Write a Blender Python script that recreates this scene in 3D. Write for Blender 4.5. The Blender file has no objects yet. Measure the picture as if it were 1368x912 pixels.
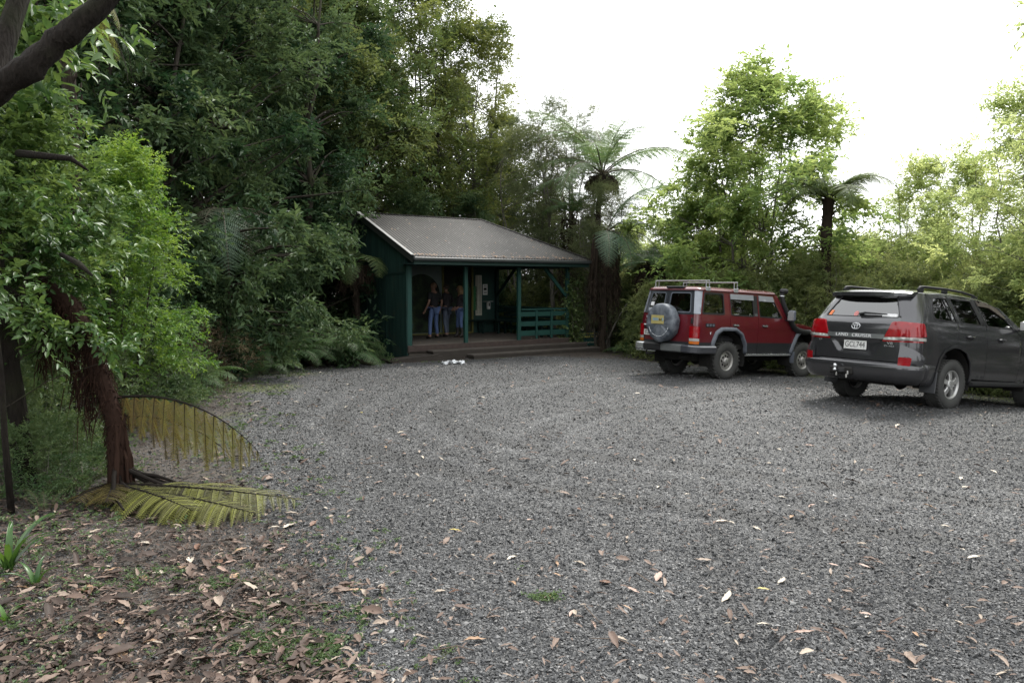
import bpy, math
import numpy as np
from mathutils import Vector, Matrix
from mathutils.geometry import delaunay_2d_cdt

SC = bpy.context.scene
COL = SC.collection
R = math.radians
rng = np.random.default_rng(11)

# ------------------------------------------------------------------ camera
EYE, FPX, PITCH = 2.0, 1064.0, math.atan(76 / 1064.0)
cam_d = bpy.data.cameras.new("camera")
cam_d.sensor_width = 36.0
cam_d.lens = 28.0
cam_d.clip_start = 0.05
cam_d.clip_end = 3000
cam = bpy.data.objects.new("camera", cam_d)
COL.objects.link(cam)
cam.location = (0, 0, EYE)
cam.rotation_euler = (R(90) - PITCH, 0, 0)
SC.camera = cam


def at(px, py, Y):
    """world point at depth Y seen at a photograph position (used once, to lay the place out)"""
    a, b = (px - 684) / FPX, (456 - py) / FPX
    d = np.array([a, math.cos(PITCH) + b * math.sin(PITCH), b * math.cos(PITCH) - math.sin(PITCH)])
    return np.array([0, 0, EYE]) + d * (Y / d[1])


# ------------------------------------------------------------------ world and sun
SUN_EL, SUN_AZ = R(52), R(28)          # azimuth clockwise from +Y: high, ahead and to the right, behind thin cloud
w = bpy.data.worlds.new("World")
SC.world = w
w.use_nodes = True
nt = w.node_tree
nt.nodes.clear()
sky = nt.nodes.new("ShaderNodeTexSky")
sky.sky_type = 'NISHITA'
sky.sun_disc = False
sky.sun_elevation = SUN_EL
sky.sun_rotation = SUN_AZ
sky.air_density, sky.dust_density, sky.ozone_density = 1.6, 6.0, 1.0
hs = nt.nodes.new("ShaderNodeHueSaturation")
hs.inputs['Saturation'].default_value = 0.25
nt.links.new(sky.outputs[0], hs.inputs['Color'])
mixw = nt.nodes.new("ShaderNodeMix")
mixw.data_type = 'RGBA'
mixw.inputs[0].default_value = 0.72     # thick bright cloud over the clear sky
nt.links.new(hs.outputs[0], mixw.inputs[6])
mixw.inputs[7].default_value = (19.5, 19.9, 20.2, 1)
bg = nt.nodes.new("ShaderNodeBackground")
bg.inputs['Strength'].default_value = 0.15
nt.links.new(mixw.outputs[2], bg.inputs['Color'])
wo = nt.nodes.new("ShaderNodeOutputWorld")
nt.links.new(bg.outputs[0], wo.inputs['Surface'])

sl = bpy.data.lights.new("sun", 'SUN')
sl.energy = 4.2
sl.angle = R(14)
sl.color = (1.0, 0.965, 0.90)
so = bpy.data.objects.new("sun", sl)
COL.objects.link(so)
sd = Vector((math.sin(SUN_AZ) * math.cos(SUN_EL), math.cos(SUN_AZ) * math.cos(SUN_EL), math.sin(SUN_EL)))
so.rotation_euler = sd.to_track_quat('Z', 'Y').to_euler()

SC.view_settings.view_transform = 'Standard'
SC.view_settings.look = 'None'
SC.view_settings.exposure = 0
SC.render.engine = 'CYCLES'
cy = SC.cycles
cy.max_bounces = 5
cy.diffuse_bounces = 2
cy.glossy_bounces = 3
cy.transmission_bounces = 4
cy.transparent_max_bounces = 6
cy.caustics_reflective = cy.caustics_refractive = False
cy.sample_clamp_indirect = 4.0
cy.use_denoising = True
try:
    cy.denoiser = 'OPENIMAGEDENOISE'
except Exception:
    pass


# ------------------------------------------------------------------ materials
class NT:
    def __init__(s, name):
        s.m = bpy.data.materials.new(name)
        s.m.use_nodes = True
        s.t = s.m.node_tree
        s.t.nodes.clear()
        s.out = s.n('ShaderNodeOutputMaterial')

    def n(s, t, **kw):
        nd = s.t.nodes.new(t)
        for k, v in kw.items():
            setattr(nd, k, v)
        return nd

    def l(s, a, b):
        s.t.links.new(a, b)

    def val(s, sock, v):
        if isinstance(v, (int, float, tuple, list)):
            if isinstance(v, (tuple, list)) and len(v) == 3:
                v = (*v, 1)
            sock.default_value = v
        else:
            s.l(v, sock)

    def mix(s, f, a, b):
        m = s.n('ShaderNodeMix', data_type='RGBA')
        s.val(m.inputs[0], f)
        s.val(m.inputs[6], a)
        s.val(m.inputs[7], b)
        return m.outputs[2]

    def math(s, op, a, b=0.0, clamp=False):
        m = s.n('ShaderNodeMath', operation=op, use_clamp=clamp)
        s.val(m.inputs[0], a)
        s.val(m.inputs[1], b)
        return m.outputs[0]

    def ramp(s, f, stops):
        r = s.n('ShaderNodeValToRGB')
        e = r.color_ramp.elements
        while len(e) < len(stops):
            e.new(0.5)
        for k, (p, c) in enumerate(stops):
            e[k].position = p
            e[k].color = (*c, 1) if len(c) == 3 else c
        s.l(f, r.inputs[0])
        return r.outputs[0]

    def coord(s, which='Object'):
        return s.n('ShaderNodeTexCoord').outputs[which]

    def noise(s, scale, detail=3.0, vec=None, rough=0.55):
        n = s.n('ShaderNodeTexNoise')
        n.inputs['Scale'].default_value = scale
        n.inputs['Detail'].default_value = detail
        n.inputs['Roughness'].default_value = rough
        s.l(vec if vec is not None else s.coord(), n.inputs['Vector'])
        return n.outputs[0]

    def scale(s, vec, k):
        m = s.n('ShaderNodeVectorMath', operation='MULTIPLY')
        s.l(vec, m.inputs[0])
        m.inputs[1].default_value = k
        return m.outputs[0]

    def attr(s, name):
        return s.n('ShaderNodeAttribute', attribute_name=name).outputs['Fac']

    def bump(s, h, strength=0.3, dist=0.02):
        b = s.n('ShaderNodeBump')
        b.inputs['Strength'].default_value = strength
        b.inputs['Distance'].default_value = dist
        s.l(h, b.inputs['Height'])
        return b.outputs[0]

    def bsdf(s, col, rough=0.6, metal=0.0, spec=0.5, normal=None, coat=0.0, **kw):
        b = s.n('ShaderNodeBsdfPrincipled')
        s.val(b.inputs['Base Color'], col)
        s.val(b.inputs['Roughness'], rough)
        s.val(b.inputs['Metallic'], metal)
        b.inputs['Specular IOR Level'].default_value = spec
        b.inputs['Coat Weight'].default_value = coat
        b.inputs['Coat Roughness'].default_value = kw.get('coat_rough', 0.06)
        if normal is not None:
            s.l(normal, b.inputs['Normal'])
        return b.outputs[0]

    def done(s, sh):
        s.l(sh, s.out.inputs['Surface'])
        return s.m


def plain(name, col, rough=0.6, metal=0.0, spec=0.5, var=0.25, scale=6.0, bump=0.0, coat=0.0):
    t = NT(name)
    n = t.noise(scale, 4)
    c = t.mix(n, tuple(x * (1 - var) for x in col), tuple(min(1, x * (1 + var)) for x in col))
    nm = t.bump(t.noise(scale * 8, 3), bump, 0.01) if bump else None
    return t.done(t.bsdf(c, rough, metal, spec, nm, coat))


def leaf_mat(name, a, b, trans=0.35, rough=0.5, spec=0.35, hue=0.03, tcol=None):
    t = NT(name)
    f = t.attr('tint')
    oi = t.n('ShaderNodeObjectInfo').outputs['Random']
    f2 = t.math('ADD', f, t.math('MULTIPLY', t.math('SUBTRACT', oi, 0.5), 0.3), clamp=True)
    col = t.mix(f2, a, b)
    p = t.bsdf(col, rough, 0, spec)
    tr = t.n('ShaderNodeBsdfTranslucent')
    k = t.mix(1.0, col, col)
    hsn = t.n('ShaderNodeHueSaturation')
    hsn.inputs['Hue'].default_value = 0.5 - hue
    hsn.inputs['Saturation'].default_value = 1.1
    hsn.inputs['Value'].default_value = 1.5
    t.l(col, hsn.inputs['Color'])
    t.l(hsn.outputs[0], tr.inputs['Color'])
    ms = t.n('ShaderNodeMixShader')
    ms.inputs[0].default_value = trans
    t.l(p, ms.inputs[1])
    t.l(tr.outputs[0], ms.inputs[2])
    return t.done(ms.outputs[0])


def bark_mat(name, a, b, scale=5.0, moss=0.0):
    t = NT(name)
    v = t.scale(t.coord(), (scale * 3, scale * 3, scale * 0.6))
    n = t.noise(1.0, 5, v)
    col = t.mix(n, a, b)
    if moss:
        mm = t.ramp(t.noise(2.2, 4), [(0.5, (0, 0, 0)), (0.62, (1, 1, 1))])
        col = t.mix(t.math('MULTIPLY', mm, moss), col, (0.035, 0.05, 0.015))
    return t.done(t.bsdf(col, 0.9, 0, 0.15, t.bump(n, 1.0, 0.03)))


M = {}
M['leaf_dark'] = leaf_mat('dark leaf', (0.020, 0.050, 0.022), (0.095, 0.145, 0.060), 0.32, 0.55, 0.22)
M['leaf_olive'] = leaf_mat('olive leaf', (0.062, 0.100, 0.030), (0.175, 0.210, 0.065), 0.45, 0.5, 0.35)
M['leaf_mid'] = leaf_mat('mid leaf', (0.048, 0.090, 0.032), (0.150, 0.195, 0.070), 0.40, 0.5, 0.28)
M['leaf_fine'] = leaf_mat('fine leaf', (0.058, 0.080, 0.040), (0.160, 0.190, 0.090), 0.40, 0.6, 0.25)
M['leaf_bright'] = leaf_mat('bright leaf', (0.130, 0.210, 0.070), (0.305, 0.390, 0.145), 0.62, 0.5, 0.35)
M['leaf_pale'] = leaf_mat('pale leaf', (0.205, 0.285, 0.115), (0.390, 0.460, 0.205), 0.64, 0.55, 0.3)
M['leaf_hedge'] = leaf_mat('hedge leaf', (0.085, 0.125, 0.045), (0.215, 0.250, 0.105), 0.5, 0.5, 0.3)
M['leaf_gloss'] = leaf_mat('glossy leaf', (0.038, 0.094, 0.026), (0.135, 0.215, 0.065), 0.36, 0.40, 0.42)
M['leaf_lime'] = leaf_mat('lime leaf', (0.062, 0.150, 0.028), (0.195, 0.310, 0.068), 0.44, 0.45, 0.4)
M['leaf_weed'] = leaf_mat('weed leaf', (0.040, 0.085, 0.030), (0.110, 0.160, 0.060), 0.3, 0.5, 0.35)
M['leaf_strap'] = leaf_mat('strap leaf', (0.030, 0.085, 0.018), (0.070, 0.150, 0.030), 0.3, 0.35, 0.5)
M['fern'] = leaf_mat('fern green', (0.040, 0.105, 0.038), (0.115, 0.205, 0.070), 0.42, 0.5, 0.35)
M['fern_lite'] = leaf_mat('light fern', (0.050, 0.105, 0.042), (0.130, 0.190, 0.080), 0.48, 0.5, 0.35)
M['fern_silver'] = leaf_mat('silver fern', (0.060, 0.115, 0.070), (0.115, 0.175, 0.105), 0.3, 0.5, 0.4)
M['fern_dusty'] = leaf_mat('dusty fern', (0.070, 0.085, 0.055), (0.135, 0.145, 0.095), 0.25, 0.6, 0.3)
M['fern_dying'] = leaf_mat('dying fern', (0.080, 0.048, 0.022), (0.185, 0.170, 0.045), 0.35, 0.6, 0.25, hue=0.0)
M['fern_yellow'] = leaf_mat('yellow fern', (0.060, 0.055, 0.035), (0.215, 0.225, 0.050), 0.3, 0.55, 0.3, hue=0.0)
M['fern_dead'] = leaf_mat('dead fern', (0.018, 0.013, 0.010), (0.060, 0.044, 0.031), 0.10, 0.8, 0.15, hue=0.0)
M['dead_twig'] = leaf_mat('dead twig', (0.065, 0.048, 0.030), (0.150, 0.115, 0.070), 0.15, 0.8, 0.15, hue=0.0)
M['fibre'] = leaf_mat('brown fibre', (0.010, 0.006, 0.005), (0.044, 0.024, 0.017), 0.03, 0.9, 0.1, hue=0.0)
M['bark_dark'] = bark_mat('dark bark', (0.018, 0.015, 0.012), (0.075, 0.065, 0.052), 5, 0.5)
M['bark_grey'] = bark_mat('grey bark', (0.060, 0.055, 0.048), (0.200, 0.185, 0.160), 6, 0.3)
M['bark_fern'] = bark_mat('fern trunk', (0.010, 0.008, 0.006), (0.050, 0.038, 0.028), 9)
M['bark_near'] = bark_mat('near bark', (0.002, 0.002, 0.0015), (0.030, 0.024, 0.020), 16, 0.15)
M['rachis'] = plain('frond stalk', (0.055, 0.040, 0.020), 0.6)
M['rachis_dark'] = plain('dark frond stalk', (0.012, 0.009, 0.007), 0.8, 0, .2)


# ------------------------------------------------------------------ object helpers
def link(o, parent=None):
    COL.objects.link(o)
    if parent is not None:
        o.parent = parent
    return o


def tag(o, label=None, cat=None, group=None, kind=None):
    if label:
        o['label'] = label
    if cat:
        o['category'] = cat
    if group:
        o['group'] = group
    if kind:
        o['kind'] = kind
    return o


def empty(name, loc=(0, 0, 0), rz=0.0, label=None, cat=None, group=None):
    o = bpy.data.objects.new(name, None)
    o.empty_display_size = 0.2
    link(o)
    o.location = loc
    o.rotation_euler = (0, 0, rz)
    return tag(o, label, cat, group)


def mk_mesh(name, V, F, mats, smooth=False, tint=None, mi=None):
    """V (n,3); F (m,k) array of one polygon size, or a list of mixed ones"""
    me = bpy.data.meshes.new(name)
    V = np.asarray(V, np.float32)
    if isinstance(F, np.ndarray):
        k = F.shape[1]
        me.vertices.add(len(V))
        me.vertices.foreach_set('co', V.ravel())
        me.loops.add(F.size)
        me.loops.foreach_set('vertex_index', F.astype(np.int32).ravel())
        me.polygons.add(len(F))
        me.polygons.foreach_set('loop_start', np.arange(0, F.size, k, dtype=np.int32))
        try:
            me.polygons.foreach_set('loop_total', np.full(len(F), k, np.int32))
        except Exception:
            pass
    else:
        me.from_pydata(V.tolist(), [], [list(map(int, f)) for f in F])
    for m in (mats if isinstance(mats, (list, tuple)) else [mats]):
        me.materials.append(m)
    if mi is not None:
        me.polygons.foreach_set('material_index', np.asarray(mi, np.int32))
    if tint is not None:
        a = me.attributes.new('tint', 'FLOAT', 'POINT')
        a.data.foreach_set('value', np.asarray(tint, np.float32))
    me.polygons.foreach_set('use_smooth', np.full(len(me.polygons), bool(smooth)))
    me.update(calc_edges=True)
    return me


def obj(name, me, parent=None):
    return link(bpy.data.objects.new(name, me), parent)


def children(o):
    return [c for c in bpy.data.objects if c.parent == o]


class MB:
    """collects shapes into one mesh"""

    def __init__(s):
        s.v, s.f, s.sm, s.n = [], [], [], 0

    def add(s, V, F, smooth=False):
        V = np.asarray(V, float).reshape(-1, 3)
        s.v.append(V)
        for f in F:
            s.f.append([int(i) + s.n for i in f])
            s.sm.append(smooth)
        s.n += len(V)
        return s

    def box(s, c, d, rz=0.0, rot=None, bev=0.0):
        """box of size d centred at c; bevelled by bev on all edges"""
        hx, hy, hz = [x / 2 for x in d]
        b = min(bev, hx * .9, hy * .9, hz * .9)
        if b <= 0:
            V = np.array([(x, y, z) for x in (-hx, hx) for y in (-hy, hy) for z in (-hz, hz)])
            F = [(0, 1, 3, 2), (4, 6, 7, 5), (0, 4, 5, 1), (2, 3, 7, 6), (0, 2, 6, 4), (1, 5, 7, 3)]
        else:
            V, F, idx = [], [], {}
            for sx in (-1, 1):
                for sy in (-1, 1):
                    for sz in (-1, 1):
                        for a in range(3):
                            p = [sx * (hx - b), sy * (hy - b), sz * (hz - b)]
                            p[a] = (sx * hx, sy * hy, sz * hz)[a]
                            idx[(sx, sy, sz, a)] = len(V)
                            V.append(p)
            for a in range(3):
                o = [k for k in range(3) if k != a]
                for sgn in (-1, 1):
                    q = []
                    for (i, j) in ((-1, -1), (1, -1), (1, 1), (-1, 1)):
                        t = [0, 0, 0]
                        t[a], t[o[0]], t[o[1]] = sgn, i, j
                        q.append(idx[(*t, a)])
                    F.append(q)
            for a in range(3):
                o = [k for k in range(3) if k != a]
                for i in (-1, 1):
                    for j in (-1, 1):
                        t1, t2 = [0, 0, 0], [0, 0, 0]
                        t1[o[0]], t1[o[1]], t1[a] = i, j, -1
                        t2[o[0]], t2[o[1]], t2[a] = i, j, 1
                        F.append([idx[(*t1, o[0])], idx[(*t2, o[0])], idx[(*t2, o[1])], idx[(*t1, o[1])]])
            for sx in (-1, 1):
                for sy in (-1, 1):
                    for sz in (-1, 1):
                        F.append([idx[(sx, sy, sz, 0)], idx[(sx, sy, sz, 1)], idx[(sx, sy, sz, 2)]])
            V = np.array(V)
        if rot is not None:
            V = V @ np.array(rot.to_3x3()).T
        elif rz:
            cz, sz_ = math.cos(rz), math.sin(rz)
            V = V @ np.array([[cz, -sz_, 0], [sz_, cz, 0], [0, 0, 1]]).T
        return s.add(V + np.array(c), F)

    def beam(s, a, b, wd, ht, up=(0, 0, 1), bev=0.0):
        a, b = Vector(a), Vector(b)
        d = b - a
        x = d.normalized()
        y = Vector(up).cross(x)
        if y.length < 1e-4:
            y = Vector((0, 1, 0)).cross(x)
        y.normalize()
        z = x.cross(y)
        rot = Matrix((x, y, z)).transposed()
        return s.box((a + b) / 2, (d.length, wd, ht), rot=rot, bev=bev)

    def tube(s, pts, rad, n=8, cap=True, smooth=True, flat=1.0):
        V, F = tube_np(pts, rad, n, flat)
        F = [list(f) for f in F]
        if cap:
            m = len(pts)
            F.append(list(range(n))[::-1])
            F.append(list(range((m - 1) * n, m * n)))
        return s.add(V, F, smooth)

    def lathe(s, prof, c=(0, 0, 0), axis='Y', n=32, smooth=True, a0=0, a1=2 * math.pi):
        """profile of (radius, along-axis) pairs"""
        V, F = [], []
        full = abs(a1 - a0 - 2 * math.pi) < 1e-6
        m = n if full else n + 1
        for i in range(m):
            t = a0 + (a1 - a0) * i / n
            for (r, h) in prof:
                ca, sa = r * math.cos(t), r * math.sin(t)
                V.append({'Y': (ca, h, sa), 'X': (h, ca, sa), 'Z': (ca, sa, h)}[axis])
        k = len(prof)
        for i in range(n):
            j = (i + 1) % m
            for q in range(k - 1):
                F.append((i * k + q, i * k + q + 1, j * k + q + 1, j * k + q))
        return s.add(np.array(V) + np.array(c), F, smooth)

    def build(s, name, mat, parent=None):
        me = bpy.data.meshes.new(name)
        me.from_pydata(np.concatenate(s.v).tolist(), [], s.f)
        me.materials.append(mat)
        me.polygons.foreach_set('use_smooth', s.sm)
        me.update()
        return obj(name, me, parent)


def tube_np(pts, rad, n=6, flat=1.0):
    P = np.asarray(pts, float)
    m = len(P)
    rad = np.broadcast_to(np.asarray(rad, float), (m,))
    T = np.gradient(P, axis=0)
    T /= np.linalg.norm(T, axis=1, keepdims=True) + 1e-9
    ref = np.array([0, 0, 1.0]) if abs(T[0][2]) < 0.8 else np.array([1.0, 0, 0])
    A = np.cross(T, ref)
    A /= np.linalg.norm(A, axis=1, keepdims=True) + 1e-9
    B = np.cross(T, A)
    th = np.linspace(0, 2 * np.pi, n, endpoint=False)
    ring = A[:, None, :] * np.cos(th)[None, :, None] + B[:, None, :] * np.sin(th)[None, :, None] * flat
    V = (P[:, None, :] + ring * rad[:, None, None]).reshape(-1, 3)
    i = np.arange(m - 1)[:, None] * n
    j = np.arange(n)[None, :]
    F = np.stack([i + j, i + (j + 1) % n, i + n + (j + 1) % n, i + n + j], -1).reshape(-1, 4)
    return V, F


def unit(a):
    return a / (np.linalg.norm(a, axis=-1, keepdims=True) + 1e-9)


def text_mesh(body, size, depth=0.002, spacing=1.0, align='CENTER', sx=1.0):
    cu = bpy.data.curves.new('lettering', 'FONT')
    cu.body = body
    cu.size = size
    cu.extrude = depth
    cu.align_x = align
    cu.align_y = 'CENTER'
    cu.space_character = spacing
    o = bpy.data.objects.new('lettering_tmp', cu)
    COL.objects.link(o)
    dg = bpy.context.evaluated_depsgraph_get()
    me = bpy.data.meshes.new_from_object(o.evaluated_get(dg))
    bpy.data.objects.remove(o)
    for v in me.vertices:
        v.co.x *= sx
    return me


def text(name, body, size, loc, xdir, updir, mat, parent, depth=0.002, sx=1.0, spacing=1.0):
    me = text_mesh(body, size, depth, spacing, sx=sx)
    me.materials.clear()
    me.materials.append(mat)
    x = Vector(xdir).normalized()
    u = Vector(updir)
    u = (u - x * u.dot(x)).normalized()
    z = x.cross(u)
    mtx = Matrix((x, u, z)).transposed().to_4x4()
    mtx.translation = Vector(loc)
    me.transform(mtx)
    return obj(name, me, parent)


# ------------------------------------------------------------------ ground shape
def sstep(x, a, b):
    t = np.clip((x - a) / (b - a), 0, 1)
    return t * t * (3 - 2 * t)


def wob(x, y, s, k=0.0):
    return (np.sin(x * s + 1.3 * np.sin(y * s * 0.7 + k)) + np.sin(y * s * 1.13 + 1.7 * np.sin(x * s * 0.61 + 2 + k)) +
            np.sin((x + y) * s * 0.57 + k * 2.1)) / 3


def gz(x, y):
    x, y = np.asarray(x, float), np.asarray(y, float)
    u = 0.84 * x + 0.54 * y
    e = np.log1p(np.exp(np.clip((u - 12.3) * 2.2, -30, 30))) / 2.2
    e = np.minimum(e, 26 + 0 * e)
    z = -0.072 * e * sstep(x, 1.5, 4.5) * (1 - .34 * sstep(y - .35 * x, 14.0, 16.0))
    z = z - 0.10 * sstep(y, 16, 21.5) * (1 - sstep(x, 1.5, 4.5))
    z = z + 0.075 * np.exp(-((x - 6.3) ** 2 + (y - 13.2) ** 2) / 5.0)
    left = sstep(-x - 0.25 * np.maximum(y - 4, 0) ** 0.9, 2.2, 7.0)
    z = z + 0.35 * left * sstep(y, 2, 8) * (1 - sstep(y, 15, 21)) + 0.01 * wob(x, y, 1.1) * np.exp(-((y - 10) / 18) ** 2)
    return z


GRAVEL = np.array([(-1.15, 3.6), (-2.0, 6.2), (-2.75, 8.2), (-3.6, 10.0), (-4.8, 13.3), (-5.7, 16.8), (-5.3, 19.5), (-4.2, 20.9),
                   (-2.6, 21.6), (0.3, 23.4), (3.1, 22.6), (4.4, 21.0), (6.3, 20.3), (8.2, 18.2), (9.9, 16.7), (13.5, 14.5),
                   (17, 10), (17, 0), (12, -9), (-2, -9), (-2.6, -3), (-1.2, 1.5)], float)


def poly_sd(x, y, P=GRAVEL):
    x, y = np.asarray(x, float), np.asarray(y, float)
    d = np.full(x.shape, 1e9)
    ins = np.zeros(x.shape, bool)
    for k in range(len(P)):
        a, b = P[k], P[(k + 1) % len(P)]
        ab = b - a
        t = np.clip(((x - a[0]) * ab[0] + (y - a[1]) * ab[1]) / (ab @ ab), 0, 1)
        d = np.minimum(d, np.hypot(x - a[0] - t * ab[0], y - a[1] - t * ab[1]))
        c = (a[1] > y) != (b[1] > y)
        with np.errstate(divide='ignore', invalid='ignore'):
            xi = a[0] + (y - a[1]) * ab[0] / (ab[1] if ab[1] != 0 else 1e-9)
        ins ^= c & (x < xi)
    return np.where(ins, d, -d)


def soil_mask(x, y):
    return sstep(-(poly_sd(x, y) + 0.35 * wob(x, y, 1.7, 1) + 0.18 * wob(x, y, 5.3, 2)), -0.75, 0.55)


def chaikin(P, n=2):
    P = np.array(P, float)
    for _ in range(n):
        a, b = P[:-1], P[1:]
        P = np.concatenate([P[:1], np.stack([.75 * a + .25 * b, .25 * a + .75 * b], 1).reshape(-1, 2), P[-1:]])
    return P


TRACKS = [chaikin(p) for p in (
    [(7.4, 15.3), (5.6, 14.9), (3.1, 13.7), (1.36, 12.3), (.5, 10.9), (.2, 9.8)],
    [(5.0, 18.4), (3.5, 18.0), (1.5, 17.0), (-.5, 15.2), (-1.2, 13), (-.9, 10.8), (.2, 9.6), (1.6, 8.9), (2.8, 8.0), (4.9, 6.9)],
    [(-.6, 17.6), (-2.2, 15.8), (-2.8, 13.2), (-2.3, 10.2), (-.8, 8.4), (1.0, 7.3), (3.3, 6.2)],
    [(6.5, 12.2), (4.0, 10.9), (2.4, 8.6), (1.4, 5.8), (1.2, 3.5)],
    [(-3.2, 18), (-3.6, 14.5), (-3.0, 10.5), (-1.9, 7.2), (-1.0, 4.0)])]


def tracks(x, y):
    """faint wheel tracks: compacted darker lanes with loose stone pushed up beside them"""
    x, y = np.asarray(x, float), np.asarray(y, float)
    v = np.zeros_like(x)
    wx, wy = x + .10 * wob(x, y, 1.1, 3), y + .10 * wob(x, y, 1.2, 6)
    for q, P in enumerate(TRACKS):
        d = np.full(x.shape, 1e9)
        for a, b in zip(P[:-1], P[1:]):
            ab = b - a
            t = np.clip(((wx - a[0]) * ab[0] + (wy - a[1]) * ab[1]) / max(ab @ ab, 1e-9), 0, 1)
            d = np.minimum(d, np.hypot(wx - a[0] - t * ab[0], wy - a[1] - t * ab[1]))
        m = np.clip(.75 + .5 * wob(x, y, .5, q * 3), .15, 1) * (1, 1, .8, .30, .35)[q]
        v = v + m * (np.exp(-(d / .16) ** 2) - .6 * np.exp(-((d - .36) / .15) ** 2))
    return np.clip(v, -1, 1.1)
# ------------------------------------------------------------------ ground
def build_ground():
    xs = np.concatenate([-np.geomspace(14, 420, 30)[::-1], np.arange(-13.9, 18, 0.13), np.geomspace(18.1, 420, 30)])
    ys = np.concatenate([-np.geomspace(6, 120, 14)[::-1], np.arange(-5.9, 3, 0.4), np.arange(3, 26, 0.13), np.geomspace(26.2, 900, 40)])
    X, Y = np.meshgrid(xs, ys)
    x, y = X.ravel(), Y.ravel()
    z = gz(x, y)
    V = np.stack([x, y, z], 1)
    nx, ny = len(xs), len(ys)
    i = np.arange(ny - 1)[:, None] * nx
    j = np.arange(nx - 1)[None, :]
    F = np.stack([i + j, i + j + 1, i + nx + j + 1, i + nx + j], -1).reshape(-1, 4)
    t = NT('gravel ground')
    c = t.coord()
    soil = t.attr('soil')
    moss = t.attr('moss')
    cols, bumps = [], []
    warp = t.n('ShaderNodeVectorMath', operation='ADD')
    nz = t.n('ShaderNodeTexNoise')
    nz.inputs['Scale'].default_value = 30
    t.l(c, nz.inputs['Vector'])
    t.l(c, warp.inputs[0])
    t.l(t.scale(nz.outputs['Color'], (0.012, 0.012, 0.012)), warp.inputs[1])

    def vor(scale):
        v = t.n('ShaderNodeTexVoronoi')
        v.inputs['Scale'].default_value = scale
        v.inputs['Randomness'].default_value = 1.0
        t.l(warp.outputs[0], v.inputs['Vector'])
        sep = t.n('ShaderNodeSeparateColor')
        t.l(v.outputs['Color'], sep.inputs[0])
        return v.outputs['Distance'], sep.outputs[0], sep.outputs[1], v.outputs['Color']
    d1, r1, g1, c1 = vor(62)
    d2, r2, g2, c2 = vor(24)
    stone = t.ramp(r1, [(0.0, (0.032, 0.033, 0.034)), (0.35, (0.072, 0.073, 0.075)), (0.7, (0.110, 0.112, 0.114)), (0.93, (0.16, 0.16, 0.158)), (1.0, (0.29, 0.285, 0.28))])
    edge = t.ramp(d1, [(0.25, (1, 1, 1)), (0.75, (0.25, 0.25, 0.25))])
    stone = t.mix(1.0, stone, stone)
    mul = t.n('ShaderNodeMix', data_type='RGBA', blend_type='MULTIPLY')
    mul.inputs[0].default_value = 0.8
    t.l(stone, mul.inputs[6])
    t.l(edge, mul.inputs[7])
    big = t.ramp(r2, [(0.0, (0.62, 0.62, 0.62)), (0.7, (1.05, 1.05, 1.05)), (1.0, (1.5, 1.5, 1.49))])
    m2 = t.n('ShaderNodeMix', data_type='RGBA', blend_type='MULTIPLY')
    m2.inputs[0].default_value = 1.0
    t.l(mul.outputs[2], m2.inputs[6])
    t.l(big, m2.inputs[7])
    # broad bands: wheel tracks and damp patches
    lo = t.noise(0.42, 4, t.scale(c, (1.0, 0.6, 1)))
    rings = t.n('ShaderNodeTexWave', wave_type='RINGS', rings_direction='Z')
    rings.inputs['Scale'].default_value = 0.19
    rings.inputs['Distortion'].default_value = 3.0
    rings.inputs['Detail'].default_value = 3.0
    off = t.n('ShaderNodeVectorMath', operation='ADD')
    t.l(c, off.inputs[0])
    off.inputs[1].default_value = (-7.5, -10.5, 0)
    t.l(off.outputs[0], rings.inputs['Vector'])
    band = t.math('ADD', t.math('MULTIPLY', lo, 0.85), t.math('MULTIPLY', rings.outputs['Fac'], 0.18))
    bandc = t.ramp(t.math('SUBTRACT', lo, t.math('MULTIPLY', t.attr('track'), 0.2)), [(0.30, (0.55, 0.55, 0.55)), (0.72, (1.30, 1.30, 1.30))])
    m3 = t.n('ShaderNodeMix', data_type='RGBA', blend_type='MULTIPLY')
    m3.inputs[0].default_value = 1.0
    t.l(m2.outputs[2], m3.inputs[6])
    t.l(bandc, m3.inputs[7])
    # soil and rotted leaves
    ns = t.noise(9, 6)
    sv, sr, sg, scol = vor(17)
    soilc = t.ramp(ns, [(0.25, (0.016, 0.013, 0.011)), (0.5, (0.042, 0.034, 0.028)), (0.68, (0.085, 0.068, 0.056)), (0.8, (0.14, 0.115, 0.098))])
    soilc = t.mix(t.ramp(sr, [(0.55, (0, 0, 0)), (0.75, (0.75, 0.75, 0.75))]), soilc, (0.085, 0.068, 0.056))
    sm = t.math('ADD', soil, t.math('MULTIPLY', t.math('SUBTRACT', t.noise(5, 5), 0.5), 0.9))
    smr = t.ramp(sm, [(0.36, (0, 0, 0)), (0.62, (1, 1, 1))])
    col = t.mix(smr, m3.outputs[2], soilc)
    mm = t.math('ADD', moss, t.math('MULTIPLY', t.math('SUBTRACT', t.noise(7, 6), 0.5), 1.0))
    mmr = t.ramp(mm, [(0.5, (0, 0, 0)), (0.72, (0.9, 0.9, 0.9))])
    mossc = t.mix(t.noise(40, 3), (0.035, 0.050, 0.012), (0.120, 0.140, 0.035))
    col = t.mix(mmr, col, mossc)
    h = t.math('SUBTRACT', t.math('MULTIPLY', r1, 0.6), d1)
    bmp = t.bump(h, 0.9, 0.012)
    # every stone gets its own tilt
    nm = t.n('ShaderNodeVectorMath', operation='ADD')
    tl = t.n('ShaderNodeVectorMath', operation='SUBTRACT')
    t.l(c1, tl.inputs[0])
    tl.inputs[1].default_value = (0.5, 0.5, 0.5)
    t.l(bmp, nm.inputs[0])
    t.l(t.scale(tl.outputs[0], (0.75, 0.75, 0.0)), nm.inputs[1])
    nn = t.n('ShaderNodeVectorMath', operation='NORMALIZE')
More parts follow.
